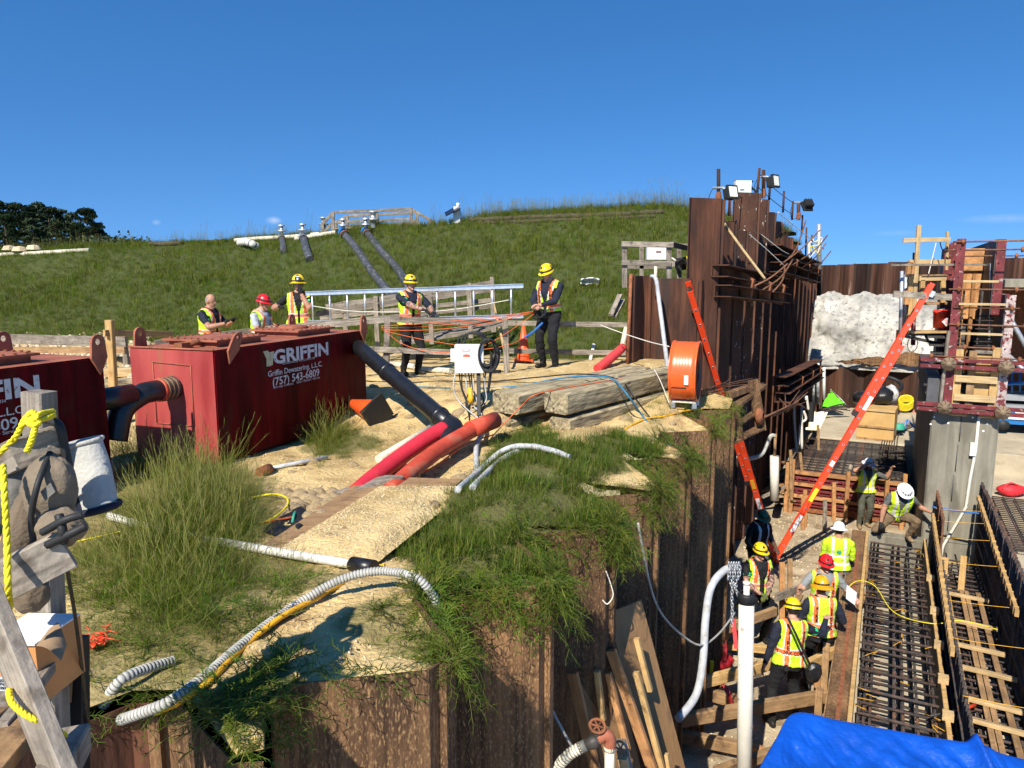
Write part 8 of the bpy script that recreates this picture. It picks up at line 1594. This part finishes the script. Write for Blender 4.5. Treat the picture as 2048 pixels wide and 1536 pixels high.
def creeper(n, L, droop):                            # runners with broad pointed leaves
    mb = MB()
    for _ in range(n):
        a = GR.uniform(0, 6.283); d = Vector((math.cos(a), math.sin(a), GR.uniform(.15, .7) - droop)).normalized(); p = Vector((GR.uniform(-.05, .05), GR.uniform(-.05, .05), 0)); l_ = GR.uniform(*L); pts_ = [p.copy()]
        for k in range(8):
            d = (d + Vector((GR.uniform(-.45, .45), GR.uniform(-.45, .45), GR.uniform(-.25, .08) - droop * .2))).normalized(); p = p + d * l_ / 8; pts_.append(p.copy())
            for s in (-1, 1):
                if GR.random() < .8: sd = d.cross(Vector((0, 0, 1))).normalized() * s; blade(mb, p, d * .7 + sd * GR.uniform(.4, 1) + Vector((0, 0, GR.uniform(.1, .7))), GR.uniform(.035, .085), GR.uniform(.006, .011), .6, 0)
        mb.tube(pts_, .0022, 3, mi=1, cap=False)
    return mb
def protos(name, builders, mats_):
    col = bpy.data.collections.new(name)
    for i, b in enumerate(builders):
        me = b.mesh(name + '_tuft'); o = bpy.data.objects.new('%s_tuft_%02d' % (name, i), me)
        for k in mats_: me.materials.append(M[k])
        me.polygons.foreach_set('use_smooth', [True] * len(me.polygons)); col.objects.link(o)
    return col
def field(name, label, cat, col, nvar, pts_, kind='stuff', align=None):
    """pts_: (position, scale, euler)"""
    me = bpy.data.meshes.new(name); me.from_pydata([tuple(p[0]) for p in pts_], [], []); n = len(pts_)
    a = me.attributes.new('scl', 'FLOAT', 'POINT'); a.data.foreach_set('value', [p[1] for p in pts_])
    a = me.attributes.new('idx', 'INT', 'POINT'); a.data.foreach_set('value', [GR.randrange(nvar) for _ in range(n)])
    a = me.attributes.new('rot', 'FLOAT_VECTOR', 'POINT'); a.data.foreach_set('vector', [c for p in pts_ for c in p[2]])
    o = bpy.data.objects.new(name, me); C.objects.link(o); tag(o, label, cat, None, kind)
    ng = bpy.data.node_groups.new(name, 'GeometryNodeTree'); ng.interface.new_socket('Geometry', in_out='INPUT', socket_type='NodeSocketGeometry'); ng.interface.new_socket('Geometry', in_out='OUTPUT', socket_type='NodeSocketGeometry')
    N = ng.nodes; L = ng.links; gi, go = N.new('NodeGroupInput'), N.new('NodeGroupOutput'); ci = N.new('GeometryNodeCollectionInfo'); ci.inputs['Collection'].default_value = col; ci.inputs['Separate Children'].default_value = True; ci.inputs['Reset Children'].default_value = True
    ip = N.new('GeometryNodeInstanceOnPoints'); ip.inputs['Pick Instance'].default_value = True
    def na(nm, ty): x = N.new('GeometryNodeInputNamedAttribute'); x.data_type = ty; x.inputs[0].default_value = nm; return x.outputs[0]
    er = N.new('FunctionNodeEulerToRotation'); L.new(na('rot', 'FLOAT_VECTOR'), er.inputs[0])
    L.new(gi.outputs[0], ip.inputs['Points']); L.new(ci.outputs[0], ip.inputs['Instance']); L.new(na('idx', 'INT'), ip.inputs['Instance Index']); L.new(er.outputs[0], ip.inputs['Rotation']); L.new(na('scl', 'FLOAT'), ip.inputs['Scale']); L.new(ip.outputs[0], go.inputs[0])
    md = o.modifiers.new('tufts', 'NODES'); md.node_group = ng; return o
def edge_ok(x, y): return inpoly(x, y, ptl)
# bank
hillc = protos('bank_grass', [tuft(30, .17, (.16, .34), (.008, .015), .45, .8, .10) for _ in range(4)] + [tuft(26, .16, (.20, .42), (.007, .013), .5, .9, .22, 2) for _ in range(2)], ['grass', 'grass_dry'])
pts_ = []
x = -36.0
while x < 13.5:
    h0, h1 = tab(x, TOE), tab(x, CREST); y = h0 - .7
    while y < h1 + 2.2:
        px_, py_ = x + GR.uniform(-.11, .11), y + GR.uniform(-.11, .11); st = .15 if y < 22 else .19
        if grassiness(px_, py_) > .55 and edge_ok(px_, py_):
            pp = pix((px_, py_, ground(px_, py_)))
            if -60 < pp[0] < 1700: pts_.append(((px_, py_, ground(px_, py_)), GR.uniform(.45, .85) * (1 + .55 * nz(px_ * .35, py_ * .35, 9) + .3 * nz(px_ * 1.1, py_ * 1.1, 4)), (GR.uniform(-.15, .15), GR.uniform(-.15, .15), GR.uniform(0, 6.28))))
        y += st
    x += .165
field('grass', 'thick green grass on the long bank', 'grass', hillc, 6, pts_)
# tall weeds on the skyline
weedc = protos('weeds', [tuft(14, .12, (.3, .6), (.006, .011), .35, .5, .3, 7) for _ in range(4)], ['grass', 'grass_dry']); pts_ = []
for _ in range(430):
    px_ = GR.uniform(240, 1400) if GR.random() < .4 else GR.uniform(920, 1400); x = (px_ - 1024) / FPX * 24; y = tab(x, CREST) + GR.uniform(-.9, .6)
    if edge_ok(x, y): pts_.append(((x, y, ground(x, y)), GR.uniform(.25, .65) if GR.random() < .96 else 1.0, (GR.uniform(-.2, .2), GR.uniform(-.2, .2), GR.uniform(0, 6.28))))
for _ in range(40): p = WP(-3.25 - GR.random() * .7, 13 + GR.random() * 8); pts_.append(((p.x, p.y, ground(p.x, p.y)), GR.uniform(.6, 1.2), (0, 0, GR.uniform(0, 6))))
field('weeds', 'tall seeding weeds along the skyline of the bank', 'weeds', weedc, 4, pts_)
def area(poly, step, fn, jitter=.5, extra=None):
    out = []; xs = [p[0] for p in poly]; ys = [p[1] for p in poly]
    lo = [PG(a, b) for a, b in poly]; x0, x1 = min(p.x for p in lo) - .2, max(p.x for p in lo) + .2; y0, y1 = min(p.y for p in lo) - .2, max(p.y for p in lo) + .2
    y = y0
    while y < y1:
        x = x0
        while x < x1:
            a, b = x + GR.uniform(-jitter, jitter) * step, y + GR.uniform(-jitter, jitter) * step
            if edge_ok(a, b):
                z = ground(a, b); q = pix((a, b, z)); 
                if inpoly(q[0] + 30 * nz(a * 4, b * 4, 1), q[1] + 24 * nz(a * 4, b * 4, 2), poly): 
                    r_ = fn(a, b, q)
                    if r_: out.append(((a, b, z), r_, (GR.uniform(-.25, .25), GR.uniform(-.25, .25), GR.uniform(0, 6.28))))
            x += step
        y += step
    return out
finec = protos('fine_grass', [tuft(46, .12, (.14, .50), (.0022, .0045), .95, 1.9, .09, 2) for _ in range(4)], ['grass_fine', 'grass_stem'])
def tussock(a, b, q):
    c = math.exp(-(((q[0] - 385) / 130) ** 2 + ((q[1] - 1040) / 95) ** 2)); d_ = math.exp(-(((q[0] - 330) / 190) ** 2 + ((q[1] - 1190) / 110) ** 2)); g = max(c, .72 * d_)
    if nz(a * 2.4, b * 2.4, 11) < -.30 + .5 * (.55 - g) or GR.random() > .45 + .75 * g: return 0
    return (.30 + .60 * c + .42 * d_) * GR.uniform(.6, 1.1) + .2 * nz(a * 1.5, b * 1.5, 2)
pf1 = area(GRASS_T, .068, tussock)
pf1 += area(GRASS_S, .07, lambda a, b, q: .45 + .3 * GR.random() if 620 < q[0] < 690 and GR.random() < .6 else .25 * GR.random() + .1)
for _ in range(150):                                # loose tufts here and there on the sand
    p = PG(GR.uniform(430, 1330), GR.uniform(770, 1060))
    if edge_ok(p.x, p.y) and nz(p.x * 1.1, p.y * 1.1, 8) > .02: pf1.append((tuple(p), GR.uniform(.2, .55), (GR.uniform(-.3, .3), GR.uniform(-.3, .3), GR.uniform(0, 6))))
for _ in range(60): p = PG(GR.uniform(1240, 1420), GR.uniform(795, 850)); pf1.append((tuple(p), GR.uniform(.2, .5), (GR.uniform(-.3, .3), GR.uniform(-.3, .3), GR.uniform(0, 6))))
for _ in range(90): p = PG(GR.uniform(225, 480), GR.uniform(895, 950)); pf1.append((tuple(p), GR.uniform(.5, 1.0), (GR.uniform(-.3, .3), GR.uniform(-.3, .3), GR.uniform(0, 6))))
field('tall_grass', 'tall fine grass in front of the tanks and along the pipes', 'grass', finec, 4, pf1)
shortc = protos('mound_grass', [tuft(30, .08, (.07, .20), (.0035, .007), .95, 1.2, .22) for _ in range(4)], ['grass_wide', 'grass_stem'])
pm_ = area(GRASS_M, .056, lambda a, b, q: ((.55 + .5 * GR.random() + .5 * nz(a * 2.3, b * 2.3, 3)) if q[1] < 1240 else .5 + .4 * GR.random()) if nz(a * 1.9, b * 1.9, 14) > -.30 else 0)
field('mound_grass', 'dense short grass on the mound above the sheet piles', 'grass', shortc, 4, pm_)
crc = protos('creeping_grass', [creeper(9, (.18, .36), 0.0) for _ in range(3)] + [creeper(9, (.22, .42), .35) for _ in range(2)], ['grass_wide', 'grass_stem'])
pc_ = area(GRASS_B, .085, lambda a, b, q: .6 + .4 * GR.random()) + area(GRASS_C, .13, lambda a, b, q: .45 + .4 * GR.random() if GR.random() < .7 else 0) + area(GRASS_M, .17, lambda a, b, q: .6 + .4 * GR.random() if q[1] > 1050 else 0) + area(GRASS_T, .22, lambda a, b, q: .6 + .5 * GR.random() if q[1] > 1150 else 0)
for i, p in enumerate(low_sheets):                  # runners hanging over the sheet piles
    s = 2.22 + i * H_SHEET; dens = tab(s, [(2.2, 4), (2.9, 20), (3.4, 42), (5.0, 46), (6.4, 34), (7.6, 24), (9, 8), (10, 3)])
    for _ in range(int(dens)):
        f = GR.random() * 3; q = lerp(p[int(f)], p[int(f) + 1], f % 1); dd = GR.random() ** 1.6 * (.30 if 3.2 < s < 6.2 else .10)
        pc_.append(((q.x + V.x * (.05 + dd * .15), q.y + V.y * (.05 + dd * .15), LOWTOP(s) + .03 - dd), GR.uniform(.55, .95), (GR.uniform(.2, .9) * 0 + GR.uniform(-.4, .4), GR.uniform(.3, 1.0), GR.uniform(-.5, .5) + math.atan2(V.y, V.x))))
for i, p in enumerate(near_sheets[:3]):
    for _ in range(7): f = GR.random() * 3; q = lerp(p[int(f)], p[int(f) + 1], f % 1); pc_.append(((q.x, q.y + .06, -.34), GR.uniform(.4, .8), (GR.uniform(-.3, .6), GR.uniform(-.3, .3), GR.uniform(0, 6.28))))
field('creeping_grass', 'broad leaved creeping grass hanging over the sheet piles', 'grass', crc, 5, pc_)
# ------------------------------------------------------------------ loose stones and clods on the sand
def stone(sd): 
    mb = MB(); ball(mb, (0, 0, 0), 1, .8, .6, None, 8); mb.v = [tuple(Vector(v) * (1 + .35 * noise.noise(Vector(v) * 1.3 + Vector((sd, 0, 0))))) for v in mb.v]; return mb
stc = protos('gravel', [stone(k * 3.7) for k in range(4)], ['stone_pale']); clc = protos('clods', [stone(k * 2.3 + 1) for k in range(4)], ['clod'])
def free(p): return edge_ok(p.x, p.y) and grassiness(p.x, p.y) < .5
g_, c2_ = [], []
for _ in range(5200):
    p = PG(GR.uniform(0, 1420), GR.uniform(720, 1330))
    if free(p): g_.append((tuple(p), GR.uniform(.005, .013) * (.6 + p.y * .08), (GR.uniform(0, 6), GR.uniform(0, 6), GR.uniform(0, 6))))
for _ in range(1100): a, b = GR.random(), GR.random(); p = sandz(a, b); g_.append((tuple(p), GR.uniform(.004, .010), (GR.uniform(0, 6), GR.uniform(0, 6), 0)))
for _ in range(620):
    p = PG(GR.uniform(500, 1350), GR.uniform(770, 1040))
    if free(p) and nz(p.x * .9, p.y * .9, 6) > -.05: c2_.append((tuple(p - Vector((0, 0, .01))), GR.uniform(.02, .05) if GR.random() < .85 else GR.uniform(.06, .12), (GR.uniform(0, 6), GR.uniform(-.5, .5), 0)))
for _ in range(60): p = PG(GR.uniform(560, 720), GR.uniform(985, 1035)); c2_.append((tuple(p - Vector((0, 0, .02))), GR.uniform(.04, .11), (GR.uniform(0, 6), GR.uniform(-.5, .5), 0)))
for _ in range(90): p = PG(GR.uniform(960, 1400), GR.uniform(830, 960)); 
for _ in range(900):
    p = PG(GR.uniform(0, 300), GR.uniform(668, 760)); g_.append((tuple(p), GR.uniform(.03, .09), (GR.uniform(0, 6), GR.uniform(0, 6), 0)))
for _ in range(1500): q = WP(GR.uniform(-2.6, -.3), GR.uniform(6, 19.5)); g_.append(((q.x, q.y, pitz(q.x, q.y)), GR.uniform(.006, .03), (GR.uniform(0, 6), GR.uniform(0, 6), 0)))
field('gravel', 'small pale stones scattered over the sand', 'gravel', stc, 4, g_); field('clods', 'lumps of dry sandy soil around the pipes', 'soil', clc, 4, c2_)
# ------------------------------------------------------------------ pines beyond the bank
def pine(seed, h, w):
    r_ = random.Random(seed); t = MB(); t.tube([(0, 0, 0), (r_.uniform(-.3, .3), 0, h * .5), (r_.uniform(-.5, .5), r_.uniform(-.4, .4), h * .95)], [.28, .2, .06], 7)
    cr_ = MB()
    for k in range(74):
        f = r_.uniform(.22, 1.0); a = r_.uniform(0, 6.283); rr = w * (1 - .75 * ((f - .45) / .55) ** 2 if f > .45 else .55 + (f - .22)) * r_.uniform(.35, 1); c = Vector((math.cos(a) * rr, math.sin(a) * rr, h * f)); t.tube([(0, 0, h * f * .92), c], [.06, .02], 4)
        for _ in range(60):
            d = Vector((r_.gauss(0, 1), r_.gauss(0, 1), r_.gauss(0, .55))); d = d.normalized() * r_.random() ** .4 * w * .24; p = c + Vector((d.x, d.y, d.z * .62)); u_ = Vector((r_.gauss(0, 1), r_.gauss(0, 1), r_.gauss(0, 1))).normalized() * .19; v_ = u_.orthogonal().normalized() * .09
            cr_.add([p - u_ - v_, p + u_ - v_, p + u_ + v_, p - u_ + v_], [(0, 1, 2, 3)])
    return t.mesh('trunk'), cr_.mesh('crown')
PM = [pine(s, 13.0, 3.3) for s in (1, 2, 3)]
for tm, cm in PM: tm.materials.append(M['bark']); cm.materials.append(M['pine'])
for i, (px_, top, d_) in enumerate(((-40, 400, 148), (2, 404, 150), (34, 408, 152), (60, 411, 145), (84, 408, 155), (104, 416, 148), (126, 420, 152), (150, 428, 150), (178, 419, 146), (196, 446, 150), (206, 462, 149), (15, 430, 140), (70, 438, 141), (118, 440, 142), (160, 448, 142))):
    p = PD(px_, 500, d_); zt = PD(px_, top, d_).z; t = thing('pine_tree', ORD[i] + ' pine from the left in the dark clump' + (', standing in its front row' if i > 10 else ' on the skyline'), 'tree', (p.x, p.y, 1.4), 'pines beyond the bank')
    s = (zt - 1.4) / 13.0
    for nm, me in zip(('trunk', 'crown'), PM[i % 3]):
        o = bpy.data.objects.new(nm, me); C.objects.link(o); o.parent = t
    t.scale = (s * GR.uniform(.85, 1.05), s, s); t.rotation_euler = (0, 0, GR.uniform(0, 6.28))
bush = MB()
for _ in range(900): p = Vector((GR.gauss(0, 2.2), GR.gauss(0, 1), abs(GR.gauss(0, .7)))); u_ = Vector((GR.gauss(0, 1), GR.gauss(0, 1), GR.gauss(0, 1))).normalized() * .22; v_ = u_.orthogonal().normalized() * .15; bush.add([p - u_ - v_, p + u_ - v_, p + u_ + v_, p - u_ + v_], [(0, 1, 2, 3)])
bme = bush.mesh('foliage'); bme.materials.append(M['pine_far'])
for i, (px_, py_) in enumerate(((222, 496), (240, 496), (272, 495), (282, 496))):
    p = PD(px_, py_, 110); t = thing('bush', ['dark bush at the foot of the last pine', 'low bush right of the pines', 'small distant bush on the skyline', 'last distant bush before the brown erosion log'][i], 'bush', p, 'bushes by the pines'); o = bpy.data.objects.new('foliage', bme); C.objects.link(o); o.parent = t; t.scale = (.9 if i < 2 else .6,) * 3
hp_ = [PG(x, y, .03) for x, y in ((-5, 511), (60, 508), (110, 505), (180, 501))]
mb = MB(); mb.tube(hp_, .10, 6); tag(mb.build('pipe', 'pvc_cream'), 'pale pipe lying along the skyline under the pines', 'pipe', kind='thing')
